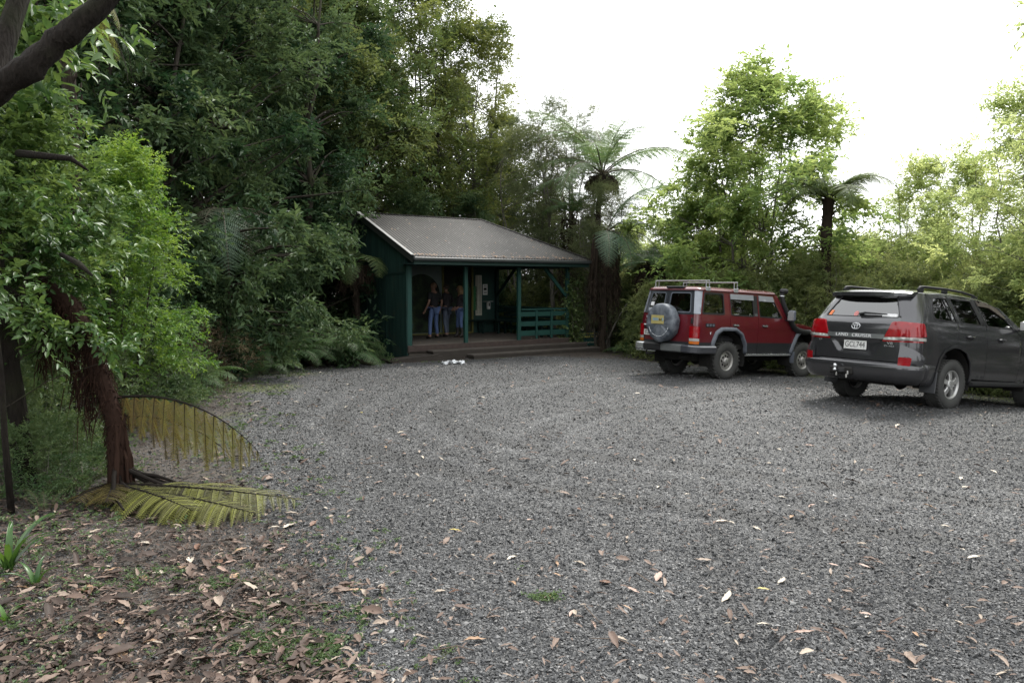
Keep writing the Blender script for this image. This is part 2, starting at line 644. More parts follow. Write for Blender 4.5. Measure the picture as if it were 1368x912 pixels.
    t.l(nm.outputs[0], nn.inputs[0])
    mat = t.done(t.bsdf(col, 0.62, 0, 0.4, nn.outputs[0]))
    me = mk_mesh('ground', V, F, mat, True)
    s = soil_mask(x, y)
    a = me.attributes.new('soil', 'FLOAT', 'POINT')
    a.data.foreach_set('value', s.astype(np.float32))
    sd_ = poly_sd(x, y)
    mo = 0.85 * np.exp(-((sd_ + 0.1) / 0.8) ** 2) * (0.5 + 0.5 * wob(x, y, 1.3, 5)) * sstep(y, 5, 9)
    for (px, py, rr, k) in ((-4.9, 15.3, 1.3, .8), (-5.0, 18.0, 1.2, .75), (-3.8, 19.8, 1.4, .5), (-4.2, 12.0, .9, .6), (7.3, 19.6, 1.6, .9), (10.3, 16.2, 1.6, .9),
                            (0.22, 4.95, .11, .95), (-1.3, 4.35, .3, .7), (-.35, 4.2, .12, .8), (-1.7, 5.4, .5, .55), (-2.6, 7.8, .5, .5), (.05, 5.6, .1, .6)):
        mo = np.maximum(mo, k * np.exp(-((x - px) ** 2 + (y - py) ** 2) / rr ** 2))
    a = me.attributes.new('track', 'FLOAT', 'POINT')
    a.data.foreach_set('value', tracks(x, y).astype(np.float32))
    a = me.attributes.new('moss', 'FLOAT', 'POINT')
    a.data.foreach_set('value', mo.astype(np.float32))
    g = obj('ground', me)
    tag(g, kind='structure')


build_ground()


def gravel_stones():
    # crushed stone lying on the sheet, densest by the camera
    n = 540000
    y = 3.5 + 20 * rng.random(n) ** 2.1
    x = (rng.random(n) - 0.5) * (1.42 * y + 4.0)
    keep = (soil_mask(x, y) < 0.25 + 1.15 * rng.random(n)) & (poly_sd(x, y) > -2.2) & (rng.random(n) > .72 * tracks(x, y))
    x, y = x[keep], y[keep]
    n = len(x)
    s = np.clip(rng.lognormal(math.log(0.0074), 0.40, n), 0.0035, 0.021) * (1 + 0.02 * (y - 4))
    O = np.array([(1, 0, 0), (-1, 0, 0), (0, 1, 0), (0, -1, 0), (0, 0, 1), (0, 0, -1)], float)
    V = O[None] * (0.65 + 0.5 * rng.random((n, 6, 1))) + rng.normal(0, 0.22, (n, 6, 3))
    V *= np.stack([0.8 + 0.6 * rng.random(n), 0.7 + 0.4 * rng.random(n), 0.45 + 0.3 * rng.random(n)], 1)[:, None, :]
    q = rng.normal(size=(n, 4))
    q[:, 1:3] *= 0.35
    q = unit(q)
    a, b, c, d = q.T
    Rm = np.stack([1 - 2 * (c * c + d * d), 2 * (b * c - a * d), 2 * (b * d + a * c), 2 * (b * c + a * d), 1 - 2 * (b * b + d * d), 2 * (c * d - a * b),
                   2 * (b * d - a * c), 2 * (c * d + a * b), 1 - 2 * (b * b + c * c)], 1).reshape(n, 3, 3)
    V = np.einsum('nij,nkj->nki', Rm, V) * s[:, None, None]
    V += np.stack([x, y, gz(x, y) + s * 0.22], 1)[:, None, :]
    T = np.array([(0, 2, 4), (2, 1, 4), (1, 3, 4), (3, 0, 4), (2, 0, 5), (1, 2, 5), (3, 1, 5), (0, 3, 5)])
    F = (T[None] + 6 * np.arange(n)[:, None, None]).reshape(-1, 3)
    tint = np.repeat(np.clip(rng.random(n) * (1 - .10 * tracks(x, y)) + .22 * wob(x, y, .55, 4) + .1 * wob(x, y, 1.6, 2) - .55 * tracks(x, y) - .03, 0, 1) * (.96 + .04 * (rng.random(n) > .5)), 6)
    t = NT('crushed stone')
    col = t.ramp(t.attr('tint'), [(0.0, (0.034, 0.035, 0.036)), (0.45, (0.062, 0.063, 0.065)), (0.8, (0.092, 0.093, 0.095)), (0.97, (0.130, 0.130, 0.128)), (1.0, (0.23, 0.225, 0.22))])
    shd = t.n('ShaderNodeMix', data_type='RGBA', blend_type='MULTIPLY')
    shd.inputs[0].default_value = 1.0
    t.l(col, shd.inputs[6])
    t.l(t.ramp(t.attr('track'), [(0.0, (1.20, 1.20, 1.20)), (0.35, (1.0, 1.0, 1.0)), (1.0, (.30, .30, .30))]), shd.inputs[7])
    col = shd.outputs[2]
    mat = t.done(t.bsdf(col, 0.55, 0, 0.45))
    me = mk_mesh('gravel', V.reshape(-1, 3), F, mat, False, tint)
    a_ = me.attributes.new('track', 'FLOAT', 'POINT')
    a_.data.foreach_set('value', np.repeat(np.clip(.35 + .65 * tracks(x, y) - .18 * wob(x, y, .5, 7), 0, 1), 6).astype(np.float32))
    o = obj('gravel', me)
    tag(o, 'dark grey crushed stones covering the car park', 'gravel', kind='stuff')


gravel_stones()

# ------------------------------------------------------------------ fallen leaves
def fallen_mesh(seed, mat, thin=False):
    r = np.random.default_rng(seed)
    n = 9
    t = np.linspace(0, 1, n)
    half = (np.sin(np.pi * t ** 0.85) ** 0.85) * ((0.19, 0.135, 0.095)[seed % 3]) * (1 + 0.12 * np.sin(t * 21 + seed))
    bend = r.uniform(-0.5, 0.5)
    curl = r.uniform(0.1, 0.6)
    lift = r.uniform(0.02, 0.13)
    x = t - 0.5
    yc = bend * (t - 0.5) ** 2
    zc = lift * (np.sin(np.pi * t * r.uniform(0.7, 1.6) + r.uniform(0, 1)) * 0.5 + 0.5) * 0.6 + 0.02
    V = []
    for k in (-1, -0.5, 0, 0.5, 1):
        V.append(np.stack([x + 0.02 * k * np.sin(t * 13 + seed), yc + k * half, zc + curl * (abs(k) ** 1.4) * half * 1.0 + 0.02 * np.sin(t * 17 + k * 3 + seed)], 1))
    V = np.stack(V, 1).reshape(-1, 3)
    V[:, 2] -= V[:, 2].min()
    F = [(i * 5 + j, i * 5 + j + 1, i * 5 + 6 + j, i * 5 + 5 + j) for i in range(n - 1) for j in range(4)]
    st = np.array([(-0.5, 0, zc[0] - V[:, 2].min() * 0), (-0.66, 0.03, 0.02)])
    k = len(V)
    V = np.concatenate([V, [(-0.49, 0.008, 0.03), (-0.49, -0.008, 0.03), (-0.68, 0.03, 0.01), (-0.68, 0.045, 0.01)]])
    F.append((k, k + 1, k + 2, k + 3))
    return mk_mesh('fallen_leaf', V, np.array(F), mat, True)


def dry_mat(name, a, b):
    t = NT(name)
    v = t.noise(4, 5)
    w_ = t.n('ShaderNodeTexWave')
    w_.inputs['Scale'].default_value = 5
    w_.inputs['Distortion'].default_value = 4
    t.l(t.coord(), w_.inputs['Vector'])
    col = t.mix(t.math('ADD', t.math('MULTIPLY', v, 0.8), t.math('MULTIPLY', w_.outputs['Fac'], 0.25)), a, b)
    return t.done(t.bsdf(col, 0.6, 0, 0.35))


LEAFM = {
    'cream': dry_mat('cream dry leaf', (0.40, 0.335, 0.26), (0.62, 0.56, 0.47)),
    'pinkish': dry_mat('pinkish dry leaf', (0.26, 0.17, 0.135), (0.46, 0.34, 0.28)),
    'tan': dry_mat('tan dry leaf', (0.22, 0.13, 0.075), (0.40, 0.27, 0.17)),
    'brown': dry_mat('brown dry leaf', (0.07, 0.036, 0.024), (0.20, 0.11, 0.072)),
    'yellow': dry_mat('yellow dry leaf', (0.36, 0.28, 0.06), (0.55, 0.45, 0.16)),
}
FALL = {k: [fallen_mesh(i * 7 + j * 31, m, thin=(i % 3 == 2)) for i in range(5)] for j, (k, m) in enumerate(LEAFM.items())}
LEAF_LABEL = {
    'cream': 'pale cream dry leaf lying loose on the grey gravel',
    'pinkish': 'pinkish grey dry leaf lying loose on the grey gravel',
    'tan': 'tan curled dry leaf lying loose on the grey gravel',
    'brown': 'dark brown curled dead leaf lying loose on the grey gravel',
    'yellow': 'small yellow fallen leaf lying loose on the grey gravel',
}


def put_leaf(kind, x, y, s, group_tail='on the gravel', label=None):
    me = FALL[kind][rng.integers(5)]
    o = obj('fallen_leaf', me)
    o.location = (x, y, float(gz(x, y)) + 0.012)
    o.rotation_euler = (rng.normal(0, 0.12), rng.normal(0, 0.12), rng.uniform(0, 6.28))
    o.scale = (s, s, s)
    tag(o, label or LEAF_LABEL[kind], 'leaf', kind + ' fallen leaves ' + group_tail)


def leaves_on_gravel():
    n = 0
    kinds = ['cream', 'pinkish', 'tan', 'brown', 'yellow']
    # the larger ones nearest to the photographer
    for (px, py, ln, k) in ((808, 789, .15, 'brown'), (845, 800, .13, 'pinkish'), (972, 810, .16, 'cream'), (1018, 848, .10, 'cream'), (763, 833, .10, 'pinkish'), (635, 872, .15, 'tan'),
                            (880, 781, .14, 'pinkish'), (868, 804, .08, 'tan'), (1045, 787, .14, 'cream'), (963, 703, .12, 'cream'), (1010, 714, .13, 'cream'), (685, 790, .12, 'tan'),
                            (683, 754, .10, 'cream'), (366, 718, .08, 'cream'), (608, 715, .11, 'yellow'), (1222, 862, .10, 'tan'), (1262, 710, .09, 'cream'), (1286, 742, .08, 'cream'),
                            (822, 671, .09, 'cream'), (1083, 682, .10, 'pinkish'), (707, 700, .12, 'pinkish'), (794, 849, .10, 'pinkish'), (1155, 833, .09, 'pinkish'), (1055, 720, .1, 'pinkish'),
                            (828, 665, .05, 'cream'), (1113, 764, .09, 'pinkish'), (1170, 725, .07, 'tan'), (735, 808, .06, 'yellow'), (1230, 640, .08, 'tan'), (920, 735, .06, 'tan')):
        Y = 2.0 * FPX / (py - 380)
        p = at(px, py, Y)
        put_leaf(k, p[0], p[1], ln * rng.uniform(.78, .95))
        n += 1
    while n < 250:
        y = 4.2 + 17 * rng.random() ** 0.85
        x = (rng.random() - 0.5) * 1.32 * y
        if poly_sd(x, y) < 0.25 or abs(x) > 12:
            continue
        k = kinds[rng.choice(5, p=[.36, .32, .18, .10, .04])]
        put_leaf(k, x, y, float(np.clip(rng.lognormal(math.log(.075), .35), .035, .15)))
        n += 1
    # bigger ones in the litter by the left edge
    n = 0
    while n < 48:
        y = rng.uniform(3.9, 6.5)
        x = -0.28 * y - rng.random() * 0.38 * y
        if soil_mask(x, y) < 0.3 or x < -0.66 * y:
            continue
        k = kinds[rng.choice(5, p=[.14, .26, .36, .20, .04])]
        put_leaf(k, x, y, rng.uniform(.09, .17), 'in the litter', LEAF_LABEL[k].replace('loose on the grey gravel', 'among the brown leaf litter'))
        n += 1


leaves_on_gravel()


def litter():
    Vs, Fs, Ts, o = [], [], [], 0
    srcs = [FALL['tan'][i] for i in range(5)]
    base = [np.array([v.co[:] for v in m.vertices]) for m in srcs]
    quad = np.array([p.vertices[:] for p in srcs[0].polygons])
    N = 21000
    y = 3.6 + 19 * rng.random(N * 5) ** 1.7
    x = (rng.random(N * 5) - 0.56) * 1.5 * y
    dens = 1.25 * soil_mask(x, y) * (0.15 + 0.85 * (y < 8)) * (x < 4) + 0.075 * (poly_sd(x, y) > -1)
    dens += 0.15 * np.exp(-((poly_sd(x, y)) / 0.6) ** 2) * (x < 1)
    keep = rng.random(N * 5) < dens * 0.9
    x, y = x[keep][:N], y[keep][:N]
    for i in range(len(x)):
        B = base[rng.integers(5)]
        s = float(np.clip(rng.lognormal(math.log(.036), .60), .012, .15))
        a = rng.uniform(0, 6.28)
        tx, ty = rng.normal(0, .22, 2)
        ca, sa = math.cos(a) * s, math.sin(a) * s
        W = np.stack([B[:, 0] * ca - B[:, 1] * sa, B[:, 0] * sa + B[:, 1] * ca, B[:, 2] * s], 1)
        W[:, 2] += W[:, 0] * tx + W[:, 1] * ty
        W += (x[i], y[i], float(gz(x[i], y[i])) + 0.008 + 0.03 * rng.random())
        Vs.append(W)
        Fs.append(quad + o)
        Ts.append(np.full(len(B), rng.random() ** 1.25 if soil_mask(x[i], y[i]) > .35 else .62 + .38 * rng.random()))
        o += len(B)
    t = NT('leaf litter')
    col = t.ramp(t.attr('tint'), [(0.0, (0.022, 0.015, 0.012)), (0.45, (0.070, 0.044, 0.034)), (0.75, (0.15, 0.100, 0.078)), (0.92, (0.27, 0.20, 0.16)), (1.0, (0.46, 0.39, 0.31))])
    mat = t.done(t.bsdf(t.mix(t.noise(60, 3), col, t.mix(0.5, col, (0.02, 0.015, 0.01))), 0.65, 0, 0.3))
    tag(obj('leaf_litter', mk_mesh('leaf_litter', np.concatenate(Vs), np.concatenate(Fs), mat, True, np.concatenate(Ts))),
        'brown leaf litter along the forest edge', 'leaf litter', kind='stuff')
    # short dead twigs, some on the gravel
    mb = MB()
    for k in range(420):
        yy = 3.8 + 12 * rng.random() ** 1.5
        xx = (rng.random() - 0.55) * 1.35 * yy
        if rng.random() > soil_mask(xx, yy) * 0.9 + 0.10:
            continue
        L = rng.uniform(.05, .32)
        a = rng.uniform(0, 6.28)
        z = float(gz(xx, yy)) + .015
        mid = (xx + .5 * L * math.cos(a) + rng.normal(0, .03), yy + .5 * L * math.sin(a) + rng.normal(0, .03), z + rng.uniform(0, .03))
        mb.tube([(xx, yy, z), mid, (xx + L * math.cos(a), yy + L * math.sin(a), z)], [.004, .0035, .002], 5)
    tag(mb.build('twig_litter', plain('dead twigs', (.11, .08, .06), .8)), 'thin dead twigs scattered over litter and gravel', 'twigs', kind='stuff')


litter()
# ------------------------------------------------------------------ leaves, trees, ferns
def leaf_geo(P, D, U, L, W, rich=False, fold=0.25, droop=0.12):
    """P base points, D directions, U upward sides; one folded leaf each"""
    n = len(P)
    L = np.broadcast_to(L, (n,))[:, None]
    W = np.broadcast_to(W, (n,))[:, None]
    S = unit(np.cross(D, U))
    U = np.cross(S, D)
    if not rich:
        V = np.stack([P, P + D * L * .45 + S * W * .5 + U * W * fold, P + D * L - U * L * droop, P + D * L * .45 - S * W * .5 + U * W * fold], 1)
        T = np.array([(0, 1, 2), (0, 2, 3)])
        k = 4
    else:
        V = np.stack([P, P + D * L * .5, P + D * L - U * L * droop,
                      P + D * L * .25 + S * W * .42 + U * W * fold, P + D * L * .65 + S * W * .40 + U * W * fold - U * L * droop * .4,
                      P + D * L * .25 - S * W * .42 + U * W * fold, P + D * L * .65 - S * W * .40 + U * W * fold - U * L * droop * .4], 1)
        T = np.array([(0, 3, 1), (3, 4, 1), (4, 2, 1), (0, 1, 5), (5, 1, 6), (6, 1, 2)])
        k = 7
    F = (T[None] + k * np.arange(n)[:, None, None]).reshape(-1, 3)
    return V.reshape(-1, 3), F, k


def sprays(r, O, D, length, nl, L, W, tint, rich=False, flat=0.6, tvar=0.25, lvar=0.3):
    """twigs from O along D carrying nl leaves each"""
    n = len(O)
    t = (np.arange(nl) + 0.5) / nl
    length = np.broadcast_to(length, (n,))
    up = np.array([0, 0, 1.0])
    S = unit(np.cross(D, up + r.normal(0, .25, (n, 3))))
    N = np.cross(S, D)
    P = O[:, None, :] + D[:, None, :] * (t[None, :] * length[:, None])[..., None]
    P = P - up * (0.22 * (t[None, :, None] ** 2) * length[:, None, None])
    side = np.where(np.arange(nl) % 2 == 0, 1, -1)[None, :, None]
    ang = r.uniform(.5, 1.15, (n, nl, 1))
    LD = D[:, None, :] * np.cos(ang) + S[:, None, :] * np.sin(ang) * side + N[:, None, :] * r.normal(0, .35, (n, nl, 1)) - up * .12
    LD = unit(LD)
    LU = unit(up * flat + N[:, None, :] * .6 + r.normal(0, .45, (n, nl, 3)))
    P, LD, LU = P.reshape(-1, 3), LD.reshape(-1, 3), LU.reshape(-1, 3)
    m = len(P)
    sc = np.clip(1 + r.normal(0, lvar, m), .45, 1.8)
    V, F, k = leaf_geo(P, LD, LU, L * sc, W * sc, rich)
    tn = np.clip(np.repeat(tint, nl) + r.normal(0, tvar * .6, m), 0, 1)
    return V, F, np.repeat(tn, k)


class Geo:
    def __init__(s):
        s.v, s.f, s.t, s.n = [], [], [], 0

    def add(s, V, F, T=None):
        s.v.append(V)
        s.f.append(F + s.n)
        s.t.append(np.full(len(V), .5) if T is None else T)
        s.n += len(V)

    def mesh(s, name, mat, smooth=False):
        return mk_mesh(name, np.concatenate(s.v), np.concatenate(s.f), mat, smooth, np.concatenate(s.t))


def wiggle_line(r, a, b, n=6, amp=.1):
    t = np.linspace(0, 1, n)[:, None]
    p = a + (b - a) * t
    w_ = np.cumsum(r.normal(0, amp, (n, 3)), 0)
    w_ = w_ - w_[0] - (w_[-1] - w_[0]) * t * .6
    return p + w_


def make_tree(seed, H, rad, base, nclump, clump_r, nspray, nleaf, L, W, lmat, bmat, stems=1, stem_r=.12, profile='round', lean=0.1,
              rich=False, gap=0.0, spread=.3, limb_k=1.0, up=.15, tvar=.25, flat=.6, spray_len=.9):
    """returns (trunk mesh, crown mesh): stems, limbs and twigs, and leaf sprays gathered in clumps"""
    r = np.random.default_rng(seed)
    tg, cg = Geo(), Geo()
    st = []
    for k in range(stems):
        a0 = r.uniform(0, 6.28)
        b = np.array([math.cos(a0), math.sin(a0), 0]) * spread * r.uniform(.2, 1) * (stems > 1)
        a1 = a0 + r.normal(0, .5)
        tp = b + np.array([math.cos(a1), math.sin(a1), 0]) * (rad * .45 * r.uniform(.2, 1) * (stems > 1) + H * lean * r.uniform(0, 1)) + (0, 0, H * r.uniform(.8, .97))
        ln = wiggle_line(r, b - (0, 0, .3), tp, 9, H * .012)
        rr = stem_r * (1 - np.linspace(0, .86, 9)) * r.uniform(.7, 1.1)
        rr[0] *= 1.35
        tg.add(*tube_np(ln, rr, 8))
        st.append((ln, rr))
    tt = r.random(nclump * 3)
    h = base + (H - base) * tt
    if profile == 'round':
        pr = np.sin(np.pi * np.clip(tt * .86 + .12, 0, 1)) ** .7
    elif profile == 'dome':
        pr = np.clip(np.interp(tt, [0, .2, .45, .7, .88, 1], [.55, .85, 1.0, .72, .42, .12]), .05, 1)
    elif profile == 'cone':
        pr = (1 - tt) ** .6 * .95 + .08
    elif profile == 'column':
        pr = np.minimum(1, (1 - tt) * 3 + .1) ** .6 * (.75 + .25 * np.sin(tt * 9 + seed))
    elif profile == 'flat':
        pr = np.clip(.25 + 1.1 * tt ** .8, 0, 1) * np.minimum(1, (1 - tt) * 5 + .25)
    else:                                    # bush
        pr = np.sqrt(np.clip(1 - (tt * .95) ** 2.2, 0, 1))
    an = r.uniform(0, 6.28, nclump * 3)
    ru = r.random(nclump * 3) ** .42
    lump = 1 + .22 * np.sin(an * 3 + h * 1.4 + seed) + .16 * np.sin(an * 5 - h * 2.1)
    c = np.stack([np.cos(an) * rad * pr * ru * lump, np.sin(an) * rad * pr * ru * lump, h], 1)
    g = wob(c[:, 0] * 1.0 + seed, c[:, 1] + c[:, 2] * .8, 1.9)
    c = c[g > (-1 + gap * 1.2)][:nclump]
    n = len(c)
    for i in range(n):
        ln, rr = st[r.integers(len(st))]
        hd = np.hypot(*(c[i, :2] - ln[5, :2]))
        zt = c[i, 2] - hd * r.uniform(.25, .7)
        k = np.argmin(np.abs(ln[:, 2] - max(zt, .25 * H if base > 1.5 else .12 * H)))
        a = ln[k]
        q = wiggle_line(r, a, c[i] - (0, 0, .1), 5, .05 * limb_k)
        q[1:4, 2] += hd * .08 * np.array([.6, 1, .6])
        r0 = min(rr[k] * .55, .012 + .014 * np.linalg.norm(c[i] - a)) * limb_k
        tg.add(*tube_np(q, r0 * np.array([1, .8, .6, .42, .2]), 5))
    # sprays
    idx = np.repeat(np.arange(n), nspray)
    out = unit(c * (1, 1, .35) - np.array([0, 0, (base + H) * .5 * .35]))
    D = unit(out[idx] * .55 + r.normal(0, .62, (len(idx), 3)) + np.array([0, 0, up]))
    cr = clump_r * r.uniform(.6, 1.35, n)
    O = c[idx] + r.normal(0, .42, (len(idx), 3)) * cr[idx][:, None] * (1, 1, .62)
    ct = np.clip(.42 + .28 * r.normal(size=n) + .22 * (c[:, 2] - (base + H) / 2) / max(H - base, .1), 0, 1)
    V, F, T = sprays(r, O, D, cr[idx] * spray_len * r.uniform(.5, 1.1, len(idx)), nleaf, L, W, ct[idx], rich, flat, tvar)
    cg.add(V, F, T)
    return tg.mesh('trunk', bmat, True), cg.mesh('crown', lmat, rich)


def frond_geo(seed, L, a0, a1, npin=42, pin=.28, nq=12, sag=.25, taper=.35, twist=0.0, hang=0.0, width=.85, ragged=0.0, midrib=0.0):
    """a fern frond growing along +X from the origin: stalk rising at a0 and ending at a1 (degrees), pinnae carrying comb-like leaflets"""
    r = np.random.default_rng(seed)
    m = 28
    s = np.linspace(0, 1, m)
    el = R(a0) + (R(a1) - R(a0)) * s ** 1.15
    dx, dz = np.cos(el) * L / (m - 1), np.sin(el) * L / (m - 1)
    P = np.stack([np.concatenate([[0], np.cumsum(dx[:-1])]), twist * L * s ** 2, np.concatenate([[0], np.cumsum(dz[:-1])])], 1)
    T = unit(np.gradient(P, axis=0))
    S = np.array([0, 1.0, 0]) - T * T[:, 1:2]
    S = unit(S)
    N = np.cross(T, S)
    N *= np.sign(N[:, 2:3] + 1e-6)
    rv, rf = tube_np(P, .011 * L ** .5 * (1.05 - s * .9), 5)
    lv, lf, lt, o = [], [], [], 0
    ribs = [(rv, rf)]
    t = np.linspace(taper * .35, .985, npin)
    pl = pin * L * np.clip(np.sin(np.pi * (t * (1 - taper * .3) + taper * .18) ** .85), .04, 1) ** .75
    for k in range(npin):
        i = t[k] * (m - 1)
        i0 = min(int(i), m - 2)
        p = P[i0] + (P[i0 + 1] - P[i0]) * (i - i0)
        for sd_ in (-1, 1):
            if ragged and r.random() < ragged * .35:
                continue
            ln = pl[k] * (r.uniform(.88, 1.08) if not midrib else r.uniform(.68, 1.12)) * (1 - ragged * r.random() * .6)
            d = unit(S[i0] * sd_ * .93 + T[i0] * (.30 + .35 * t[k]) + r.normal(0, .05 + .12 * ragged, 3))
            nn = N[i0]
            q = (np.arange(nq) + .5) / nq
            drop = sag * ln * q ** 2
            pts = p + d * (q * ln)[:, None] - nn * (drop * (1 - hang))[:, None] - np.array([0, 0, 1.0]) * (hang * ln * (q * .95) * .9)[:, None]
            if hang:
                pts = p + d * (q * ln * (1 - hang * .75))[:, None] - np.array([0, 0, 1.0]) * (hang * ln * q)[:, None]
            dd = unit(np.gradient(pts, axis=0))
            if midrib:
                ribs.append(tube_np(pts[::3] if nq > 12 else pts, midrib * np.linspace(1, .35, len(pts[::3] if nq > 12 else pts)), 3))
            e = unit(np.cross(dd, np.broadcast_to(nn, dd.shape) + r.normal(0, .25 * (ragged + .1), dd.shape)))
            wl = ln * .17 * width * np.clip(1.15 - q, .12, 1) ** .8
            sp = ln / nq * (.33 if not midrib else .44)
            for s2 in (-1, 1):
                tip = pts + e * (s2 * wl)[:, None] + dd * (wl * .55)[:, None] - np.array([0, 0, 1.0]) * (wl * .18)[:, None]
                V = np.stack([pts - dd * sp, tip, pts + dd * sp], 1).reshape(-1, 3)
                lv.append(V)
                lf.append(np.arange(3 * nq).reshape(-1, 3) + o)
                lt.append(np.full(len(V), np.clip(.5 + .4 * r.normal() * .6 + .45 * (t[k] - .5), 0, 1)))
                o += len(V)
    k0, fs = 0, []
    for v_, f_ in ribs:
        fs.append(f_ + k0)
        k0 += len(v_)
    rv, rf = np.concatenate([v_ for v_, f_ in ribs]), np.concatenate(fs)
    return (rv, rf), (np.concatenate(lv), np.concatenate(lf), np.concatenate(lt))


def frond_mesh(lm, rm, *a, **k):
    (rv, rf), (lv, lf, lt) = frond_geo(*a, **k)
    # quads of the stalk as triangles so that everything is one polygon size
    tri = np.concatenate([rf[:, [0, 1, 2]], rf[:, [0, 2, 3]]])
    V = np.concatenate([rv, lv])
    F = np.concatenate([tri, lf + len(rv)])
    return mk_mesh('frond', V, F, [lm, rm], False, np.concatenate([np.full(len(rv), .3), lt]), np.concatenate([np.ones(len(tri)), np.zeros(len(lf))]))


def put_fronds(parent, meshes, n, z, size, tilt=(0, 0), a0=0.0, seed=1, arc=2 * math.pi, r0=.06, name='frond'):
    r = np.random.default_rng(seed)
    for k in range(n):
        o = obj(name, meshes[k % len(meshes)], parent)
        a = a0 + arc * (k + r.uniform(-.3, .3)) / n
        s = size * r.uniform(.82, 1.1)
        o.location = (r0 * math.cos(a), r0 * math.sin(a), z)
        o.rotation_euler = (r.normal(0, .10), R(-r.uniform(*tilt)) if tilt != (0, 0) else 0, a)
        o.scale = (s, s, s)


def place_tree(name, proto, loc, rz=0.0, s=1.0, label=None, cat='tree', group=None, sz=None):
    o = empty(name, (loc[0], loc[1], float(gz(loc[0], loc[1])) - .05), rz, label, cat, group)
    o.scale = (s, s, sz or s)
    for nm, me in zip(('trunk', 'crown'), proto):
        obj(nm if cat != 'shrub' or nm != 'trunk' else 'stem', me, o)
    return o


# ---- kinds of tree and shrub
PR = {}
PR['dark1'] = make_tree(1, 11.5, 2.5, .6, 150, .58, 26, 9, .145, .070, M['leaf_dark'], M['bark_dark'], 2, .15, 'column', .04, up=.05, gap=.45)
PR['dark2'] = make_tree(2, 10.5, 2.9, .4, 160, .56, 26, 9, .15, .062, M['leaf_dark'], M['bark_dark'], 2, .14, 'bush', .05, up=.0, gap=.45)
PR['mid1'] = make_tree(3, 11.5, 2.7, 1.6, 180, .62, 26, 9, .135, .060, M['leaf_mid'], M['bark_dark'], 3, .12, 'column', .06, gap=.2)
PR['mid2'] = make_tree(23, 11.0, 2.5, 1.0, 170, .62, 28, 9, .11, .05, M['leaf_mid'], M['bark_grey'], 2, .12, 'column', .05, gap=.15)
PR['olive1'] = make_tree(4, 13.5, 3.1, 2.4, 210, .66, 30, 9, .115, .05, M['leaf_olive'], M['bark_dark'], 4, .13, 'round', .05, gap=.25)
PR['olive2'] = make_tree(5, 12.5, 2.8, 2.2, 180, .62, 30, 9, .11, .05, M['leaf_olive'], M['bark_grey'], 3, .11, 'round', .07, gap=.3)
PR['fine1'] = make_tree(6, 7.2, 1.7, 2.0, 110, .45, 30, 14, .065, .014, M['leaf_fine'], M['bark_grey'], 5, .06, 'flat', .05, gap=.1, up=.35)
PR['fine2'] = make_tree(7, 6.4, 1.4, 1.2, 90, .45, 30, 14, .065, .014, M['leaf_fine'], M['bark_grey'], 4, .05, 'column', .06, gap=.2, up=.35)
PR['bright'] = make_tree(8, 8.6, 2.75, .9, 230, .50, 24, 9, .125, .058, M['leaf_bright'], M['bark_grey'], 6, .075, 'dome', .02, gap=.30, flat=1.0)
PR['pale1'] = make_tree(9, 6.0, 1.5, .8, 105, .45, 22, 9, .085, .036, M['leaf_pale'], M['bark_grey'], 3, .05, 'column', .04, gap=.4)
PR['pale2'] = make_tree(10, 7.2, 1.9, 1.0, 125, .48, 22, 9, .095, .040, M['leaf_pale'], M['bark_grey'], 4, .06, 'round', .05, gap=.5)
PR['shrub'] = make_tree(12, 2.6, 1.15, .15, 100, .38, 24, 9, .075, .034, M['leaf_hedge'], M['bark_grey'], 5, .03, 'bush', .05, limb_k=.6)
PR['shrub_twig'] = make_tree(13, 2.9, 1.2, .2, 105, .38, 24, 9, .055, .024, M['leaf_hedge'], M['bark_grey'], 8, .028, 'bush', .06, limb_k=.9, gap=.2)
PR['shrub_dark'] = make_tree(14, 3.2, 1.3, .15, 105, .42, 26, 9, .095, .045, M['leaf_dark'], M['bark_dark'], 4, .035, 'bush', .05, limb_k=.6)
PR['gloss'] = make_tree(15, 3.9, 1.25, 1.35, 170, .30, 17, 9, .074, .034, M['leaf_gloss'], M['bark_dark'], 4, .045, 'bush', .03, rich=True, limb_k=.6, tvar=.3)
PR['lime'] = make_tree(16, 3.75, .95, .75, 210, .25, 22, 10, .044, .019, M['leaf_lime'], M['bark_dark'], 5, .03, 'bush', .03, rich=True, limb_k=.5, up=.35)

# ---- trees: the forest left of and behind the shelter
FRONT = [
    # kind, photo x, depth, turn, scale, label
    ('dark2', 300, 19.5, .4, 1.00, 'dark evergreen tree with blue green leaves left of the fern bank'),
    ('dark1', 405, 24.0, 2.0, 1.05, 'tall dark tree hung with leaf clumps over the fern clumps'),
    ('dark2', 190, 17.0, 3.1, 1.02, 'dark leafy tree directly behind the bright lime bush'),
    ('dark1', 80, 13.0, 4.0, .92, 'dark tree standing behind the glossy bush at the left edge'),
    ('mid1', 475, 28.5, 1.0, 1.10, 'tall tree rising just behind the blind end wall of the shelter'),
    ('olive1', 560, 33.0, .3, 1.10, 'tallest olive tree with several bare stems behind the shelter roof'),
    ('olive2', 622, 33.5, 2.2, 1.06, 'yellowish tree above the hipped end of the shelter roof'),
    ('mid2', 668, 35.0, 3.3, .84, 'mid green tree filling the gap right of the tall olive tree'),
]
for k, px, Y, rz, s, lb in FRONT:
    p = at(px, 450, Y)
    place_tree('forest_tree', PR[k], p, rz, s, lb, group='forest trees by the shelter')
